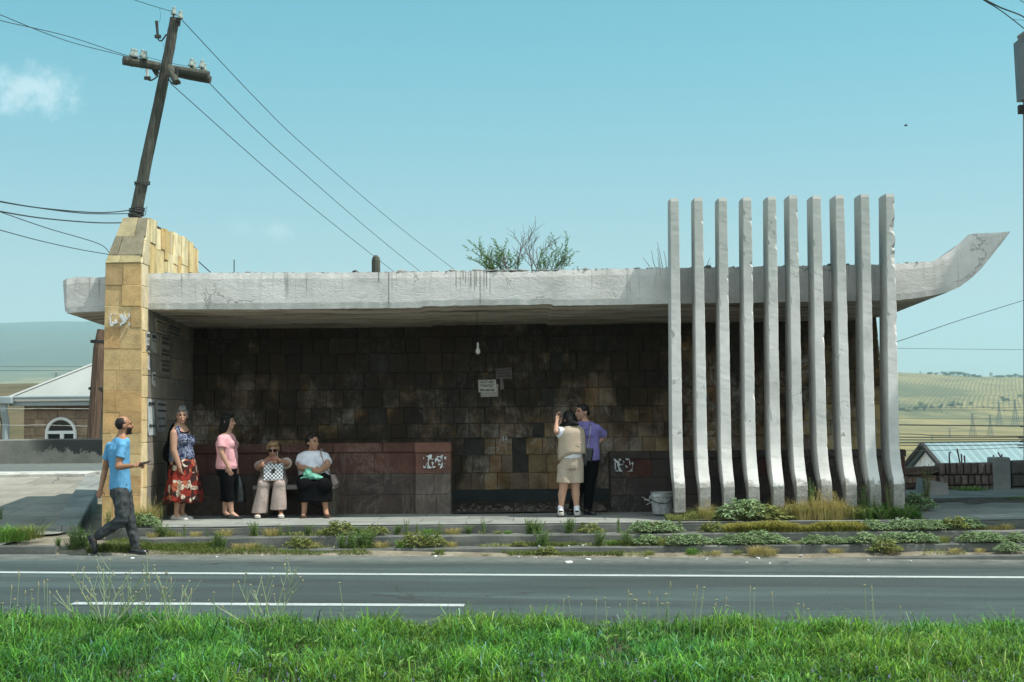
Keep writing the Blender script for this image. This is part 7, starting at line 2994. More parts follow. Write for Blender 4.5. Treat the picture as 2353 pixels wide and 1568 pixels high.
def clumpy(rnd, r, h, n, L, mb):
    """low dome of broad lobed leaves on short stalks"""
    for i in range(n):
        a = rnd.uniform(0, 2 * math.pi)
        q = math.sqrt(rnd.random())
        z = h * (1 - q * q * .75) * rnd.uniform(.45, 1)
        q *= 1.25 if rnd.random() < .15 else 1
        p = V((math.cos(a) * r * q, math.sin(a) * r * q * .7, z * (1 + .5 * mnoise.noise(V((math.cos(a) * r * q * 9, 3, n))))))
        if rnd.random() < .35:
            mb.tube([V((p.x * .4, p.y * .4, 0)), p], [.005, .003], 3, 1)
        k = rnd.uniform(.65, 1.3)
        for j in range(3):
            b_ = a + (j - 1) * .8 + rnd.uniform(-.4, .4)
            d = V((math.cos(b_), math.sin(b_), rnd.uniform(-.1, .7)))
            leaf(mb, p, d, V((rnd.uniform(-.4, .4), rnd.uniform(-.4, .4), 1)), L * rnd.uniform(.6, 1.45), L * .5, 0, k * rnd.uniform(.85, 1.15), .35)


def tufty(rnd, r, h, n, mb, w_=.006, lean=.7):
    for i in range(n):
        a = rnd.uniform(0, 2 * math.pi)
        q = rnd.random() ** .7
        p = V((math.cos(a) * r * q, math.sin(a) * r * q, -.005))
        b_ = a + rnd.uniform(-.8, .8)
        hh = h * rnd.uniform(.5, 1)
        ln = hh * rnd.uniform(.1, lean)
        d = V((math.cos(b_), math.sin(b_), 0))
        s = V((-d.y, d.x, 0)) * w_ * rnd.uniform(.7, 1.3) * .5
        m_ = p + d * ln * .35 + V((0, 0, hh * .6))
        e = p + d * ln + V((0, 0, hh * rnd.uniform(.75, 1)))
        k = rnd.uniform(.65, 1.35)
        mb.add([p - s, p + s, m_ + s * .8, m_ - s * .8, e + s * .15, e - s * .15], [(0, 1, 2, 3), (3, 2, 4, 5)], 0, (k, k, k * rnd.uniform(.7, 1.1)))


PROTO = {}


def proto(kind, var):
    """shared meshes of each kind, one metre-true at nominal size"""
    key = (kind, var)
    if key in PROTO:
        return PROTO[key]
    rnd = random.Random(str(key))
    mb = MB()
    if kind == 'upright':
        stemmy(rnd, .24, 4, .055, .014, .045, 0, mb)
        mats = [M['leaf_green'], M['stem']]
    elif kind == 'bushy':
        stemmy(rnd, .27, 20, .06, .018, .17, 0, mb)
        mats = [M['leaf_green'], M['stem']]
    elif kind == 'silver':
        clumpy(rnd, .24, .20, 230, .048, mb)
        mats = [M['leaf_silver'], M['stem']]
    elif kind == 'pale':
        clumpy(rnd, .17, .15, 110, .045, mb)
        mats = [M['leaf_yel'], M['stem']]
    elif kind == 'dry':
        tufty(rnd, .13, .17, 170, mb, .005, 1.3)
        mats = [M['leaf_dry'], M['stem']]
    elif kind == 'tuft':
        tufty(rnd, .12, .22, 200, mb, .006, 1.0)
        mats = [M['leaf_yel'], M['stem']]
    elif kind == 'grassy':
        tufty(rnd, .12, .20, 220, mb, .006, .9)
        mats = [M['leaf_green'], M['stem']]
    elif kind == 'golden':
        tufty(rnd, .2, .42, 420, mb, .006, .6)
        for i in range(26):
            a = rnd.uniform(0, 6.28)
            p = V((math.cos(a) * .15 * rnd.random(), math.sin(a) * .15 * rnd.random(), rnd.uniform(.25, .42)))
            for j in range(6):
                leaf(mb, p + V((0, 0, j * .012)), V((rnd.uniform(-1, 1), rnd.uniform(-1, 1), 1.2)), UPV, .025, .008, 0, rnd.uniform(.8, 1.4))
        mats = [M['leaf_dry'], M['stem']]
    elif kind == 'tall':
        stemmy(rnd, .5, 7, .06, .02, .14, 0, mb)
        mats = [M['leaf_yel'], M['stem']]
    elif kind == 'tallgreen':
        stemmy(rnd, .5, 10, .08, .018, .17, 0, mb)
        mats = [M['leaf_green'], M['stem']]
    me = mb.mesh(kind, tints=True)
    for m_ in mats:
        me.materials.append(m_)
    PROTO[key] = me
    return me


LOOK = {'upright': ('slender upright green weed', 'weed'), 'bushy': ('bushy bright green weed', 'weed'), 'silver': ('silvery grey-green leaf clump', 'plant'), 'pale': ('pale yellow-green leafy weed', 'weed'), 'dry': ('dry straw-coloured tuft', 'dry grass'), 'tuft': ('yellowish grass tuft', 'grass tuft'), 'grassy': ('green grass tuft', 'grass tuft'), 'golden': ('tall golden dry grass clump', 'dry grass'), 'tall': ('tall yellow-green flowering weed', 'weed'), 'tallgreen': ('tall dark green feathery weed', 'weed')}
NAME = {'upright': 'weed', 'bushy': 'weed', 'silver': 'leafy_plant', 'pale': 'weed', 'dry': 'dry_grass_tuft', 'tuft': 'grass_tuft', 'grassy': 'grass_tuft', 'golden': 'dry_grass_clump', 'tall': 'tall_weed', 'tallgreen': 'tall_weed'}
NOM = {'upright': .25, 'bushy': .28, 'silver': .21, 'pale': .16, 'dry': .17, 'tuft': .22, 'grassy': .2, 'golden': .43, 'tall': .5, 'tallgreen': .5}
LM = [(420, 'the woman in the floral skirt'), (520, 'the woman in the pink shirt'), (622, 'the woman with sunglasses'), (725, 'the seated woman in white'), (860, 'the plain red-capped low wall'), (995, 'the graffiti-marked end pillar'), (1100, 'the hanging bulb'), (1210, 'the empty wall gap'), (1325, 'the pair standing together'), (1430, 'the dark right low wall'), (1520, 'the grey bucket'), (1590, 'the first two fins'), (1690, 'the third and fourth fins'), (1800, 'the fifth and sixth fins'), (1915, 'the seventh and eighth fins'), (2030, 'the last two fins'), (2135, 'the fallen concrete block'), (2225, 'the upswept canopy tip'), (2330, 'the right border')]
PL = []


def plant(kind, px, hpx, row, Y, z, wk=1.0):
    g = 1.25 if kind in ('upright', 'bushy', 'pale') else .98
    PL.append((kind, px, hpx * g, row, Y, z, wk * (1.1 if kind in ('bushy', 'pale', 'dry', 'tuft') else 1.0)))


# top tread, crop of the left third then middle then right
for X, h, k in ((1010, 80, 'bushy'), (955, 40, 'dry'), (1065, 55, 'tuft'), (1160, 70, 'upright'), (1230, 45, 'dry'), (1300, 30, 'upright'), (1410, 60, 'dry'), (1600, 80, 'bushy'), (1705, 70, 'dry'), (1760, 70, 'upright'), (1810, 60, 'upright'), (1930, 60, 'bushy'), (2030, 55, 'tuft'), (2130, 80, 'pale'), (2240, 55, 'bushy')):
    plant(k, X * .3661, h * .3661, 'top', 18.65, .237)
for X, h, k in ((100, 50, 'tuft'), (165, 55, 'pale'), (290, 55, 'bushy'), (355, 85, 'upright'), (425, 65, 'upright'), (500, 50, 'grassy'), (565, 80, 'upright'), (650, 55, 'dry'), (740, 45, 'bushy'), (835, 90, 'upright'), (930, 25, 'tuft'), (990, 25, 'grassy'), (1125, 85, 'bushy'), (1175, 80, 'bushy'), (1365, 85, 'bushy'), (1500, 55, 'pale'), (1690, 100, 'upright'), (1840, 85, 'silver'), (1895, 60, 'pale'), (1970, 85, 'silver'), (2075, 90, 'upright'), (2275, 55, 'pale'), (2330, 40, 'dry')):
    plant(k, 804 + X * .3661, h * .3661, 'top', 18.65, .237)
for X, h, k in ((80, 50, 'pale'), (140, 45, 'silver'), (1250, 90, 'silver'), (1330, 60, 'silver'), (1470, 100, 'silver'), (1600, 92, 'silver'), (1710, 85, 'silver'), (1850, 85, 'pale'), (1930, 105, 'silver'), (2150, 40, 'dry'), (2230, 60, 'dry')):
    plant(k, 1608 + X * .3164, h * .3164, 'top', 18.65, .237)
# middle tread
for X, h, k in ((1350, 95, 'bushy'), (1390, 70, 'bushy'), (1500, 50, 'dry'), (1580, 45, 'dry'), (1880, 65, 'pale'), (1960, 50, 'dry'), (2150, 85, 'bushy'), (2285, 110, 'bushy')):
    plant(k, X * .3661, h * .3661, 'middle', 18.34, .10)
for X, h, k in ((20, 90, 'bushy'), (100, 100, 'bushy'), (200, 55, 'dry'), (320, 60, 'grassy'), (400, 75, 'pale'), (490, 95, 'bushy'), (535, 60, 'pale'), (640, 45, 'dry'), (1060, 30, 'pale'), (1215, 100, 'bushy'), (1560, 90, 'bushy'), (1640, 50, 'grassy'), (1750, 80, 'bushy'), (1870, 75, 'silver'), (1960, 75, 'tuft'), (2060, 80, 'silver'), (2160, 80, 'silver'), (2330, 50, 'silver')):
    plant(k, 804 + X * .3661, h * .3661, 'middle', 18.34, .10)
for X, h, k in ((230, 85, 'silver'), (330, 95, 'silver'), (430, 110, 'silver'), (520, 85, 'silver'), (830, 80, 'silver'), (960, 65, 'silver'), (1075, 50, 'silver'), (1190, 95, 'silver'), (1290, 75, 'tuft'), (1390, 90, 'silver'), (1480, 85, 'silver'), (1570, 90, 'silver'), (1650, 80, 'silver'), (1770, 70, 'tuft'), (1970, 90, 'silver'), (2060, 95, 'silver'), (2130, 80, 'silver'), (2290, 80, 'silver')):
    plant(k, 1608 + X * .3164, h * .3164, 'middle', 18.34, .10)
# foot of the steps
for X, h, k in ((1235, 50, 'pale'), (1880, 35, 'tuft'), (2150, 55, 'grassy'), (700, 25, 'grassy'), (850, 25, 'tuft')):
    plant(k, 804 + X * .3661, h * .3661, 'bottom', 18.1, .0)
for X, h, k in ((120, 40, 'dry'), (270, 40, 'tuft'), (400, 75, 'dry'), (440, 85, 'dry'), (520, 60, 'dry'), (980, 50, 'dry'), (1258, 70, 'upright'), (1350, 80, 'pale'), (1385, 60, 'dry'), (1850, 45, 'dry'), (2030, 40, 'dry'), (2240, 80, 'silver')):
    plant(k, 1608 + X * .3164, h * .3164, 'bottom', 18.1, .0)
cnt = {}
for i, (k, px, h, row, Y, z, wk) in enumerate(PL):
    lm = min(LM, key=lambda q: abs(q[0] - px))[1]
    cnt.setdefault((k, row, lm), []).append((px, i))
lab = {}
for (k, row, lm), l in cnt.items():
    l.sort()
    rw = {'top': 'on the top step', 'middle': 'on the middle step', 'bottom': 'at the foot of the steps'}[row]
    for j, (px, i) in enumerate(l):
        pre = '' if len(l) == 1 else {2: ['left ', 'right '], 3: ['left ', 'middle ', 'right ']}.get(len(l), ['first ', 'second ', 'third ', 'fourth ', 'fifth ', 'sixth '])[j]
        lab[i] = f"{pre}{LOOK[k][0]} {rw}, below {lm}"


def put_plant(k, px, hpx, Y, z, label, group, seed, wk=1.0):
    s = hpx / F_PX * Y / NOM[k]
    p = W(px, 1200, Y)
    me = proto(k, seed % 4)
    o = bpy.data.objects.new(NAME[k], me)
    COL.objects.link(o)
    rnd = random.Random(seed)
    sw = lerp(s, 1, .25) * wk
    o.location = (p.x, Y, z)
    o.scale = (sw * rnd.uniform(.9, 1.1), sw * .8, s)
    o.rotation_euler = (0, 0, rnd.choice((0, math.pi)) + rnd.uniform(-.3, .3))
    return tag(o, label, LOOK[k][1], group)


for i, (k, px, h, row, Y, z, wk) in enumerate(PL):
    put_plant(k, px, h, Y + random.Random(i).uniform(-.05, .05), z, lab[i], 'weeds on the steps', i)

# plants around the pier, the ramp and the fins
EX = [('tallgreen', 182, 88, 18.35, .05, 'tall dark green feathery weed beside the ramp kerb, behind the man', 'weeds by the ramp', 1.0),
      ('bushy', 163, 52, 18.3, .05, 'leafy green weed at the front end of the ramp kerb', 'weeds by the ramp', 1.2),
      ('bushy', 196, 60, 18.4, .05, 'leafy green bush right behind the raised shoe of the man', 'weeds by the ramp', 1.2),
      ('bushy', 135, 24, 18.25, .16, 'small leafy weed on the cracked landing edge', 'weeds by the ramp', 1.0),
      ('grassy', 40, 44, 18.5, .22, 'big green grass tuft on the landing at the left', 'weeds by the ramp', 1.5),
      ('tuft', 68, 40, 18.55, .24, 'yellowish grass tuft right of the big tuft on the landing', 'weeds by the ramp', 1.4),
      ('grassy', 8, 46, 18.4, .22, 'green grass tuft at the left border on the landing', 'weeds by the ramp', 1.5),
      ('tallgreen', 2, 36, 21.0, .32, 'green plant at the left border above the slate slabs', 'weeds by the ramp', .5),
      ('tallgreen', 247, 62, 19.0, .3, 'slim green weed between the ramp kerb and the pier', 'weeds by the pier', .6),
      ('tall', 262, 34, 18.7, .28, 'yellow-green weed low in front of the pier behind the man', 'weeds by the pier', .9),
      ('golden', 340, 62, 19.2, .34, 'large golden grass clump at the foot of the pier', 'weeds by the pier', .8),
      ('tuft', 318, 50, 19.1, .34, 'yellowish grass tuft left of the large clump at the pier foot', 'weeds by the pier', 1.3),
      ('silver', 331, 32, 18.95, .35, 'pale silvery leaf clump in front of the golden grass at the pier', 'weeds by the pier', 1.0),
      ('pale', 300, 36, 18.95, .35, 'pale leafy weed before the pier, behind the knee of the man', 'weeds by the pier', 1.2),
      ('tall', 372, 66, 19.3, .34, 'thin leaning grass stalks beside the woman in the floral skirt', 'weeds by the pier', .35),
      ('golden', 1625, 44, 19.12, .36, 'straw grass with tall seed heads between the first and second fins', 'weeds under the fins', .8),
      ('silver', 1712, 52, 19.1, .36, 'silvery shrub clump in front of the third and fourth fins', 'weeds under the fins', 1.2),
      ('pale', 1745, 40, 19.08, .36, 'pale leafy clump right of the silvery shrub below the fourth fin', 'weeds under the fins', 1.3),
      ('golden', 1885, 66, 19.1, .36, 'tall golden grass clump in front of the seventh fin', 'weeds under the fins', .95),
      ('golden', 1918, 58, 19.1, .36, 'golden grass clump in front of the eighth fin', 'weeds under the fins', .9),
      ('golden', 1845, 42, 19.06, .36, 'short golden grass clump in front of the sixth fin', 'weeds under the fins', 1.0),
      ('tallgreen', 1863, 98, 19.2, .36, 'tall dark green weed rising between the sixth and seventh fins', 'weeds under the fins', .55),
      ('tallgreen', 1985, 78, 19.2, .36, 'feathery dark green weed between the eighth and ninth fins', 'weeds under the fins', .7),
      ('tall', 2012, 66, 19.05, .36, 'tall yellow-green weed in front of the ninth fin', 'weeds under the fins', .6),
      ('tall', 2046, 86, 19.05, .36, 'tallest yellow-green weed, just left of the last fin', 'weeds under the fins', .7),
      ('bushy', 2030, 40, 19.0, .36, 'dark leafy bush low between the last two fins', 'weeds under the fins', 1.6),
      ('bushy', 2072, 38, 19.0, .36, 'dark leafy bush at the foot of the last fin', 'weeds under the fins', 1.6),
      ('bushy', 1995, 30, 19.0, .36, 'dark leafy bush at the foot of the ninth fin', 'weeds under the fins', 1.5),
      ('tall', 2128, 100, 21.6, .36, 'big yellow-green bush by the fallen concrete block', 'weeds under the fins', 1.1),
      ('silver', 2105, 45, 20.6, .36, 'grey-green leaf clump between the last fin and the fallen block', 'weeds under the fins', 1.0),
      ('grassy', 2230, 16, 25.6, .36, 'low dark grass at the foot of the upright-block wall', 'weeds by the stone walls', 3.0),
      ('grassy', 2338, 16, 22.6, .36, 'low dark grass patch on the yard at the right border', 'weeds by the stone walls', 2.6),
      ('tuft', 712, 10, 20.9, .36, 'tiny tuft', 'x', 1)]
for i, (k, px, h, Y, z, lb_, gr, wk) in enumerate(EX):
    if gr != 'x':
        put_plant(k, px, h, Y, z, lb_, gr, 900 + i, wk)

# ------------------------------------------------------------------ shrubs on the roof
RZ = lambda px: W(px, interp(px, TOP), FY).z


def branchy(mb, rnd, p, d, L, r, depth, leafy=None):
    pts = [p]
    n = 4
    for i in range(n):
        d = (d + V((rnd.uniform(-.16, .16), rnd.uniform(-.12, .12), rnd.uniform(-.02, .12)))).normalized()
        pts.append(pts[-1] + d * L / n)
    mb.tube(pts, [lerp(r, r * .45, i / n) for i in range(n + 1)], 4, 1, caps=False)
    if leafy:
        for i in range(int(L / .022)):
            f = (i + .5) / (L / .022)
            k = min(n - 1, int(f * n))
            q = pts[k].lerp(pts[k + 1], f * n - k)
            a = rnd.uniform(0, 6.28)
            leaf(mb, q, d * .8 + V((math.cos(a), math.sin(a) * .6, rnd.uniform(-.2, .6))), UPV, leafy * rnd.uniform(.7, 1.3), leafy * .36, 0, rnd.uniform(.6, 1.3))
    if depth > 0:
        for i in range(1, n + 1):
            for s in range(1 if rnd.random() < .55 else 2):
                sp = rnd.choice((-1, 1)) * rnd.uniform(.35, .8)
                dd = (Matrix.Rotation(sp, 3, 'Y') @ d + V((0, rnd.uniform(-.5, .5), .15))).normalized()
                branchy(mb, rnd, pts[i], dd, L * rnd.uniform(.45, .75), r * .55, depth - 1, leafy)


def roof_shrub(name, px, hpx, label, seed, stems, leafy, depth, Y=20.35):
    rnd = random.Random(seed)
    p = W(px, 627, Y)
    p.z = RZ(px) - .02
    mb = MB()
    H = hpx / F_PX * Y
    for dx, an, ln in stems:
        d = V((math.sin(R(an)), rnd.uniform(-.2, .2), math.cos(R(an))))
        branchy(mb, rnd, p + V((dx, rnd.uniform(-.05, .05), 0)), d, H * ln, .010 if depth > 1 else .006, depth, leafy)
    o = mb.build(name, [M['leaf_green'], M['twig']], origin=tuple(p), tints=True)
    return tag(o, label, 'shrub', 'shrubs growing on the canopy roof')


roof_shrub('bare_shrub', 1207, 120, 'leafless twiggy shrub in the middle of the roof greenery', 5, [(-.10, -8, .60), (.10, 5, .60), (.13, 16, .5), (-.2, -34, .36)], None, 2)
roof_shrub('leafy_shrub', 1146, 80, 'green leafy sprays at the left of the roof greenery', 6, [(-.05, -42, .85), (0, -34, .85), (.06, -20, .75), (-.04, -58, .62), (.12, -8, .6), (.16, 8, .5), (.2, 16, .45), (0, -46, .5), (.1, -26, .5), (.05, -14, .5), (-.02, -30, .45)], .055, 1)
roof_shrub('leafy_shrub', 1262, 85, 'green leafy sprays at the right of the roof greenery', 7, [(0, 22, .80), (.03, 34, .75), (.03, 48, .66), (-.08, 6, .5), (.06, 56, .5), (-.14, -8, .4), (.0, 40, .5), (-.05, 16, .45)], .05, 1)
roof_shrub('leafy_shrub', 1325, 26, 'tiny leafy sprig right of the roof greenery', 8, [(0, 20, .8), (.03, 50, .9), (-.03, -20, .6)], .03, 0)
roof_shrub('dry_twigs', 1520, 72, 'dry bare twigs on the roof just left of the first fin', 9, [(.03, -3, 1.05), (0, -10, .8), (-.06, -22, .75), (-.12, -38, .6), (.06, 2, .7), (-.02, -15, .55)], None, 0)
roof_shrub('dry_twigs', 1620, 40, 'thin dry twig on the roof between the first two visible fin gaps', 10, [(0, 15, .9), (.02, 35, .6)], None, 0)
roof_shrub('dry_twigs', 1042, 12, 'tiny dry sprig on the roof edge left of the greenery', 11, [(0, 5, 1), (.02, 30, .8), (-.02, -30, .8)], None, 0)


# ------------------------------------------------------------------ grass as strips of blades
def blades(n, xs, ys, zs, h, w_, lean, rng, tint):
    """arrays -> (verts, quads, tint) of n two-segment blades"""
    az = rng.uniform(0, 2 * np.pi, n)
    fa = az + rng.uniform(-.5, .5, n) + np.pi / 2
    ln = h * lean
    d = np.stack([np.cos(az), np.sin(az), np.zeros(n)], 1)
    s = np.stack([np.cos(fa), np.sin(fa), np.zeros(n)], 1) * (w_ / 2)[:, None]
    p = np.stack([xs, ys, zs], 1)
    m1 = p + d * (ln * .18)[:, None] + np.array([0, 0, 1.0]) * (h * .42)[:, None]
    m2 = p + d * (ln * .5)[:, None] + np.array([0, 0, 1.0]) * (h * .78)[:, None]
    e = p + d * ln[:, None] + np.array([0, 0, 1.0]) * (h * np.clip(1.02 - lean * .35, .5, 1.02))[:, None]
    vs = np.stack([p - s, p + s, m1 - s * .9, m1 + s * .9, m2 - s * .65, m2 + s * .65, e - s * .1, e + s * .1], 1).reshape(-1, 3)
    b = np.arange(n)[:, None] * 8
    q = np.concatenate([b + np.array([[0, 1, 3, 2]]), b + np.array([[2, 3, 5, 4]]), b + np.array([[4, 5, 7, 6]])], 1).reshape(-1, 4)
    return vs, q, np.repeat(tint, 3, axis=0)


M['grass'] = mat_leaf('grass_blade', (.056, .165, .013), (.100, .235, .028), .36)
M['moss'] = mat_leaf('mat_grass', (.085, .125, .022), (.14, .18, .045), .35)


def nz(x, y, s, o=0):
    return np.array([mnoise.noise(V((a * s, b_ * s, o))) for a, b_ in zip(x, y)])


rng = np.random.default_rng(3)
N = GRASS_N
gy = VY1 - (VY1 - 7.6) * rng.random(N) ** 1.1
gx = (rng.random(N) - .5) * 2 * (gy * .40 + 1.9)
f1 = nz(gx, gy, .55, 1)
f2 = nz(gx, gy, 2.2, 5)
f3 = nz(gx, gy, 5.5, 8)
keep = rng.random(N) < np.clip(.74 + 1.0 * f2 + .6 * f3 - .3 * np.clip((8.9 - gy) / 1.0, 0, 1), .30, 1)
gx, gy, f1, f2, f3 = gx[keep], gy[keep], f1[keep], f2[keep], f3[keep]
n = len(gx)
gz = np.array([verge_z(a, b_) for a, b_ in zip(gx, gy)]) - .005
left = np.clip((-gx - 1.0) / 2.2, 0, 1)
h = (.085 + .06 * f1 + .12 * np.clip(f2, -.4, 1) + .03 * left + rng.exponential(.028, n)) * np.clip(.42 + (gy - 7.6) / 3.0, .35, 1)
h = np.clip(h, .03, .30)
hue = 1 + .35 * f1 + .25 * f3
dryness = np.clip(.03 + .62 * np.clip((8.8 - gy) / 1.1, 0, 1) + .35 * f3 + .25 * f1, 0, 1) * rng.random(n)
gt = np.stack([np.full(n, 1.0), np.full(n, 1.0), np.full(n, 1.0)], 1) * rng.uniform(.28, 1.75, n)[:, None] * (1 + .7 * f2[:, None] + .5 * f3[:, None])
gt = gt * np.stack([hue, np.ones(n), 1 / hue], 1)
gt = gt * (1 - dryness[:, None]) + dryness[:, None] * np.array([[3.2, 1.75, 3.6]]) * rng.uniform(.6, 1.2, n)[:, None]
pale = rng.random(n) < .08
gt[pale] *= np.array([[2.3, 1.45, 4.5]])
blue = rng.random(n) < .22
gt[blue] *= np.array([[.8, .95, 2.6]])
vs, q, tt = blades(n, gx, gy, gz, h, rng.uniform(.004, .0125, n), rng.uniform(.15, 1.5, n), rng, gt)
me = np_mesh('grass', vs, q, tt)
tag(link_mesh('grass', me, M['grass']), kind='stuff')
# broad-leaved herbs among the blades
rng2 = random.Random(17)
mb = MB()
for i in range(1500):
    y = VY1 - .1 - 3.9 * rng2.random() ** 1.2
    x = rng2.uniform(-1, 1) * (y * .39 + .4)
    if mnoise.noise(V((x * .9, y * .9, 33))) < .02:
        continue
    z = verge_z(x, y) + rng2.uniform(.02, .09)
    k0 = rng2.uniform(.7, 1.4)
    for j in range(4):
        a = rng2.uniform(0, 6.28)
        leaf(mb, V((x, y, z)), V((math.cos(a), math.sin(a), rng2.uniform(.2, 1.1))), UPV, rng2.uniform(.04, .085), rng2.uniform(.014, .030), 0, k0 * rng2.uniform(.8, 1.2))
tag(mb.build('herb_leaves', M['leaf_green'], tints=True), kind='stuff')


def mat_strip(name, x0, x1, Y0_, Y1_, zf, n, hmin, hmax, mat, seed, lean=1.0, dens=None, wmin=.004, wmax=.009, tintc=(1, 1, 1)):
    rng = np.random.default_rng(seed)
    xs = rng.uniform(x0, x1, n)
    ys = rng.uniform(Y0_, Y1_, n)
    if dens is not None:
        kp = nz(xs, ys, 1.4, seed) > dens
        xs, ys = xs[kp], ys[kp]
    n = len(xs)
    zs = np.array([zf(a, b_) for a, b_ in zip(xs, ys)]) - .004
    hh = rng.uniform(hmin, hmax, n) * (1 + .6 * nz(xs, ys, 2.5, seed + 1))
    t_ = rng.uniform(.55, 1.45, n)[:, None] * np.array([tintc])
    vs, q, tt = blades(n, xs, ys, zs, np.clip(hh, .01, 1), rng.uniform(wmin, wmax, n), rng.uniform(.3, lean, n), rng, t_)
    return tag(link_mesh(name, np_mesh(name, vs, q, tt), mat), kind='stuff')


X_ = lambda px, Y: W(px, 1200, Y).x
# mossy mats along the foot of the steps
mat_strip('grass', X_(205, 18.2), X_(330, 18.2), 18.06, 18.9, lambda x, y: max(.05, soil_z(x, y)), 3600, .04, .13, M['moss'], 41, 1.4)
mat_strip('grass', X_(320, 18.2), X_(480, 18.2), 18.04, 18.46, lambda x, y: .04 + .25 * (y - 18.04), 5200, .03, .07, M['moss'], 42, 1.5)
mat_strip('grass', X_(480, 18.2), X_(960, 18.2), 18.03, 18.22, soil_z, 2400, .02, .06, M['moss'], 43, 1.4, .0)
mat_strip('grass', X_(960, 18.2), X_(1430, 18.2), 18.04, 18.2, soil_z, 3000, .02, .055, M['moss'], 44, 1.4, -.1)
mat_strip('grass', X_(1430, 18.2), X_(2360, 18.2), 18.03, 18.2, soil_z, 1800, .02, .055, M['leaf_yel'], 45, 1.4, .12)
mat_strip('grass', X_(480, 18.3), X_(1500, 18.3), 18.28, 18.48, lambda x, y: .10, 2800, .02, .06, M['leaf_yel'], 46, 1.4, .08)
mat_strip('grass', X_(1200, 18.3), X_(1560, 18.3), 18.28, 18.48, lambda x, y: .10, 2200, .03, .08, M['moss'], 47, 1.5, -.2)
mat_strip('grass', X_(380, 18.6), X_(1120, 18.6), 18.6, 18.78, lambda x, y: .237, 2200, .02, .06, M['leaf_yel'], 48, 1.4, .08)
mat_strip('grass', X_(1560, 18.3), X_(2360, 18.3), 18.28, 18.48, lambda x, y: .10, 2200, .02, .06, M['leaf_yel'], 55, 1.5, .1)
mat_strip('grass', X_(480, 18.3), X_(1000, 18.3), 18.26, 18.48, lambda x, y: .10, 1600, .02, .07, M['moss'], 56, 1.5, .12)
mat_strip('grass', X_(400, 18.6), X_(1560, 18.6), 18.56, 18.78, lambda x, y: .237, 1400, .02, .06, M['moss'], 57, 1.4, .15)
# yellowing strip of grass on the top tread below the fins
mat_strip('dry_grass', X_(1660, 18.6), X_(1985, 18.6), 18.54, 18.78, lambda x, y: .237, 6500, .07, .14, M['leaf_yel'], 49, 1.5, None, .005, .010, (1.15, .98, .7))
mat_strip('dry_grass', X_(1990, 18.6), X_(2353, 18.6), 18.6, 18.78, lambda x, y: .237, 1600, .02, .06, M['leaf_dry'], 50, 1.5, .0)
# grassy mound at the foot of the fins


def mound_z(x, y):
    return PZ + .05 * sstep(19.02, 19.35, y) * sstep(X_(1545, 19.2), X_(1600, 19.2), x) * sstep(X_(2130, 19.2), X_(2060, 19.2), x)


sheet('soil_mound', X_(1540, 19.2), X_(2125, 19.2), 19.02, 20.9, lambda x, y: mound_z(x, y) + .012 + .012 * mnoise.noise(V((x * 4, y * 4, 1))), M['soil'], 80, 14)
mat_strip('dry_grass', X_(1535, 19.1), X_(1690, 19.1), 19.03, 19.5, mound_z, 2600, .05, .15, M['leaf_yel'], 51, 1.3)
mat_strip('dry_grass', X_(1690, 19.1), X_(1985, 19.1), 19.03, 19.5, mound_z, 6200, .06, .19, M['leaf_yel'], 52, 1.3)
mat_strip('dry_grass', X_(1780, 19.1), X_(1975, 19.1), 19.03, 19.4, mound_z, 2600, .08, .24, M['leaf_dry'], 53, 1.1)
mat_strip('grass', X_(1960, 19.1), X_(2115, 19.1), 19.03, 19.5, mound_z, 3000, .05, .16, M['grass'], 54, 1.3)
# litter specks
rnd = random.Random(77)
mb = MB()
M['litter'] = mat_noise('white_litter', [(.7, .7, .68)], 5, .8, 0)
for i in range(46):
    x = rnd.uniform(-6, 7)
    y = rnd.choice((rnd.uniform(17.6, 18.0), rnd.uniform(17.2, 18.2), rnd.uniform(18.25, 18.45)))
    z = .10 if y > 18.22 else max(soil_z(x, y), road_z(x)) if y > 17.98 else road_z(x)
    s = rnd.uniform(.008, .028)
    mb.box((x, y, z + .008), (s * 1.6, s, .012), Matrix.Rotation(rnd.uniform(0, 3), 3, 'Z') @ Matrix.Rotation(.3, 3, 'X'))
for px, py, Y in ((2065, 1177, 19.0), (2205, 1191, 18.9), (1373 * .3661 + 804, 1120 + 455 * .3661, 17.2)):
    p = W(px, py, Y)
    z = plat_z(p.x, Y) if Y > 18 else road_z(p.x)
    mb.box((p.x, Y, z + .015), (.09, .05, .03), Matrix.Rotation(.4, 3, 'Z'), bev=.008)
tag(mb.build('litter', M['litter']), kind='stuff')

# ------------------------------------------------------------------ tall stalks in the foreground
M['seed'] = mat_leaf('seed_head', (.30, .28, .16), (.42, .40, .26), .25)
M['stalk'] = mat_noise('grey_green_stalk', [(.20, .27, .14), (.30, .36, .21)], 5, .8, 0)


def stalk_mesh(var):
    rnd = random.Random(60 + var)
    mb = MB()
    bx = rnd.uniform(-.05, .05)
    top = V((bx, rnd.uniform(-.02, .02), .42))
    mid = V((bx * .3, 0, .2))
    mb.tube([V((0, 0, 0)), mid, top], [.0028, .0024, .0018], 4, 1)
    L = rnd.uniform(.02, .045) if var % 2 else rnd.uniform(.010, .016)
    mb.tube([top - V((0, 0, L * .3)), top + V((bx * .05, 0, L * .4)), top + V((bx * .1, 0, L))], [.003, .0065 if var % 2 else .010, .003], 6, 0, round_=True)
    if var % 2 == 0:
        for j in range(9):
            a = j * .7
            leaf(mb, top + V((0, 0, .004)), V((math.cos(a), math.sin(a), .5)), UPV, .018, .006, 0, 1.1)
    return mb.mesh('seed_stalk', tints=True)


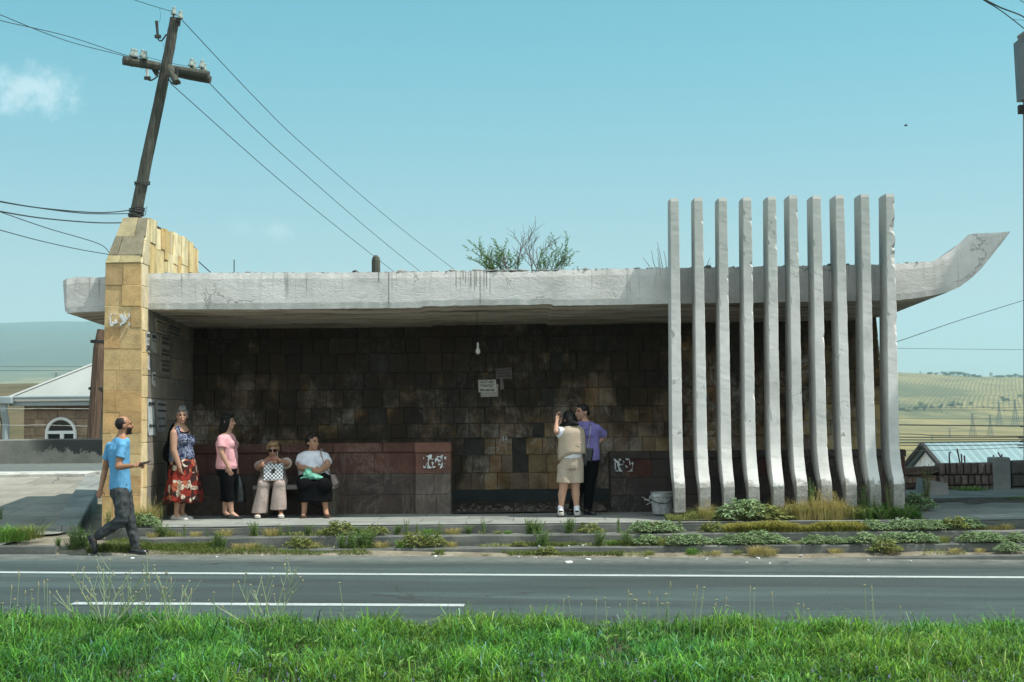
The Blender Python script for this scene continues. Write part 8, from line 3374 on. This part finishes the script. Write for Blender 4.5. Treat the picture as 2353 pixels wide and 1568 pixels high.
SMS = [stalk_mesh(i) for i in range(6)]
for m_ in SMS:
    m_.materials.append(M['seed'])
    m_.materials.append(M['stalk'])
ST = [(7, 1383), (20, 1350), (28, 1375), (38, 1320), (45, 1390), (60, 1360), (72, 1352), (85, 1343), (86, 1375), (104, 1340), (110, 1330), (118, 1362), (130, 1385), (345, 1328), (376, 1310), (392, 1333), (381, 1348), (366, 1360), (404, 1375), (425, 1368), (322, 1378), (438, 1362), (316, 1392), (526, 1345), (795, 1335), (1290, 1380), (1312, 1370), (1330, 1390), (1395, 1372), (1370, 1380), (1387, 1395), (1437, 1360), (1452, 1375), (1460, 1380), (1475, 1384), (1428, 1390), (1448, 1362), (1486, 1362), (1505, 1385), (1531, 1342), (1525, 1360), (1517, 1378), (1540, 1382), (1590, 1350), (1605, 1348), (1585, 1365), (1612, 1372), (1640, 1390), (1650, 1375), (1721, 1353), (1733, 1352), (1780, 1365), (1992, 1340), (2010, 1352), (1830, 1385), (1850, 1392), (1870, 1398), (1655, 1376), (1668, 1390), (2060, 1395), (2008, 1378), (1220, 1395), (250, 1390), (160, 1372), (178, 1380), (212, 1368)]
for i, (px, py) in enumerate(ST):
    rnd = random.Random(i)
    Y = rnd.uniform(10.9, 11.6)
    p = W(px, py, Y)
    zb = verge_z(p.x, Y)
    o = bpy.data.objects.new('seed_stalk', SMS[i % 6])
    COL.objects.link(o)
    o.location = (p.x, Y, zb)
    s = max(.3, (p.z - zb) / .44)
    o.scale = (1, 1, s)
    o.rotation_euler = (rnd.uniform(-.06, .06), rnd.uniform(-.12, .12), rnd.uniform(0, 6))
    tag(o, 'thin stalk with a small pale seed head standing above the foreground grass', 'stalk', 'seed stalks in the foreground grass')


def wild(px, py_base, seed, label, stems, Y):
    rnd = random.Random(seed)
    p = W(px, py_base, Y)
    p.z = verge_z(p.x, Y)
    mb = MB()
    for tx, ty, n in stems:
        e = W(tx, ty, Y + rnd.uniform(-.15, .15))
        pts = []
        c = p.lerp(e, .5) + V((rnd.uniform(-.05, .05), rnd.uniform(-.04, .04), -.05 if abs(e.x - p.x) > .15 else .02))
        for k in range(13):
            t = k / 12
            pts.append(p * (1 - t) ** 2 + c * 2 * t * (1 - t) + e * t * t)
        mb.tube(pts, [lerp(.006, .0022, k / 12) for k in range(13)], 4, 1)
        for j in range(n):
            k = rnd.randint(4, 11)
            d = (pts[k + 1] - pts[k - 1]).normalized() if k < 12 else V((0, 0, 1))
            s = rnd.choice((-1, 1))
            dd = (d + V((s * rnd.uniform(.4, 1.0), rnd.uniform(-.3, .3), rnd.uniform(.1, .5)))).normalized()
            L = rnd.uniform(.06, .17)
            q = pts[k] + dd * L * .6 + V((0, 0, .01))
            r_ = pts[k] + dd * L + V((0, 0, .03))
            mb.tube([pts[k], q, r_], [.003, .0022, .0014], 4, 1)
            if rnd.random() < .6:
                mb.ell(r_, (.008, .008, .009), None, 6, 4, 0)
        mb.ell(e, (.008, .008, .010), None, 6, 4, 0)
    o = mb.build('wild_weed', [M['seed'], M['stalk']], origin=tuple(p), tints=True)
    return tag(o, label, 'weed')


wild(238, 1440, 1, 'sprawling pale branching weed at the left of the foreground grass', [(252, 1287, 6), (237, 1310, 5), (330, 1312, 8), (355, 1300, 5), (168, 1323, 4), (205, 1330, 5), (130, 1360, 5), (290, 1330, 6), (200, 1372, 3), (300, 1375, 5), (345, 1370, 4)], 11.2)
wild(395, 1440, 2, 'smaller leaning pale weed right of the sprawling one', [(420, 1348, 4), (375, 1350, 5), (440, 1355, 2), (330, 1385, 3), (365, 1328, 4)], 11.1)
wild(622, 1455, 3, 'thin forked weed with round buds in front of the dashed line', [(676, 1312, 6), (663, 1312, 3), (548, 1338, 6), (672, 1362, 4), (600, 1330, 3), (480, 1380, 2), (585, 1360, 4)], 11.2)
wild(845, 1440, 4, 'slim upright grass weed left of the dashed line end', [(843, 1390, 2), (832, 1398, 2)], 11.2) if False else None
# dandelion and lilac flecks
p = W(1077, 1507, 9.7)
dz = verge_z(p.x, 9.7)
mb = MB()
mb.tube([V((p.x, 9.7, dz)), V((p.x + .005, 9.7, p.z))], .002, 4, 1)
M['yellow'] = mat_noise('yellow_petal', [(.75, .55, .02)], 5, .7, 0)
M['lilac'] = mat_noise('lilac_petal', [(.25, .20, .50)], 5, .7, 0)
for j in range(22):
    a = j * .57
    leaf(mb, V((p.x + .005, 9.7, p.z)), V((math.cos(a), math.sin(a), .35 + .5 * (j % 2))), UPV, .022, .008, 0)
tag(mb.build('dandelion', [M['yellow'], M['stem']], origin=(p.x, 9.7, dz)), 'single yellow dandelion flower in the foreground grass', 'flower')
rnd = random.Random(9)
mb = MB()
for i in range(90):
    px, py = rnd.uniform(300, 2340), rnd.triangular(1470, 1568, 1555)
    Y = interp(py, [(1470, 9.9), (1520, 9.1), (1568, 8.3)])
    pp = W(px, py, Y)
    z = verge_z(pp.x, Y)
    q = V((pp.x, Y, z + rnd.uniform(.07, .12)))
    mb.tube([V((pp.x, Y, z)), q], .0018, 3, 1)
    for j in range(6):
        leaf(mb, q + V((0, 0, .004 * j)), V((rnd.uniform(-1, 1), rnd.uniform(-1, 1), .5)), UPV, .013, .007, 0)
tag(mb.build('wild_flowers', [M['lilac'], M['stem']]), kind='stuff')
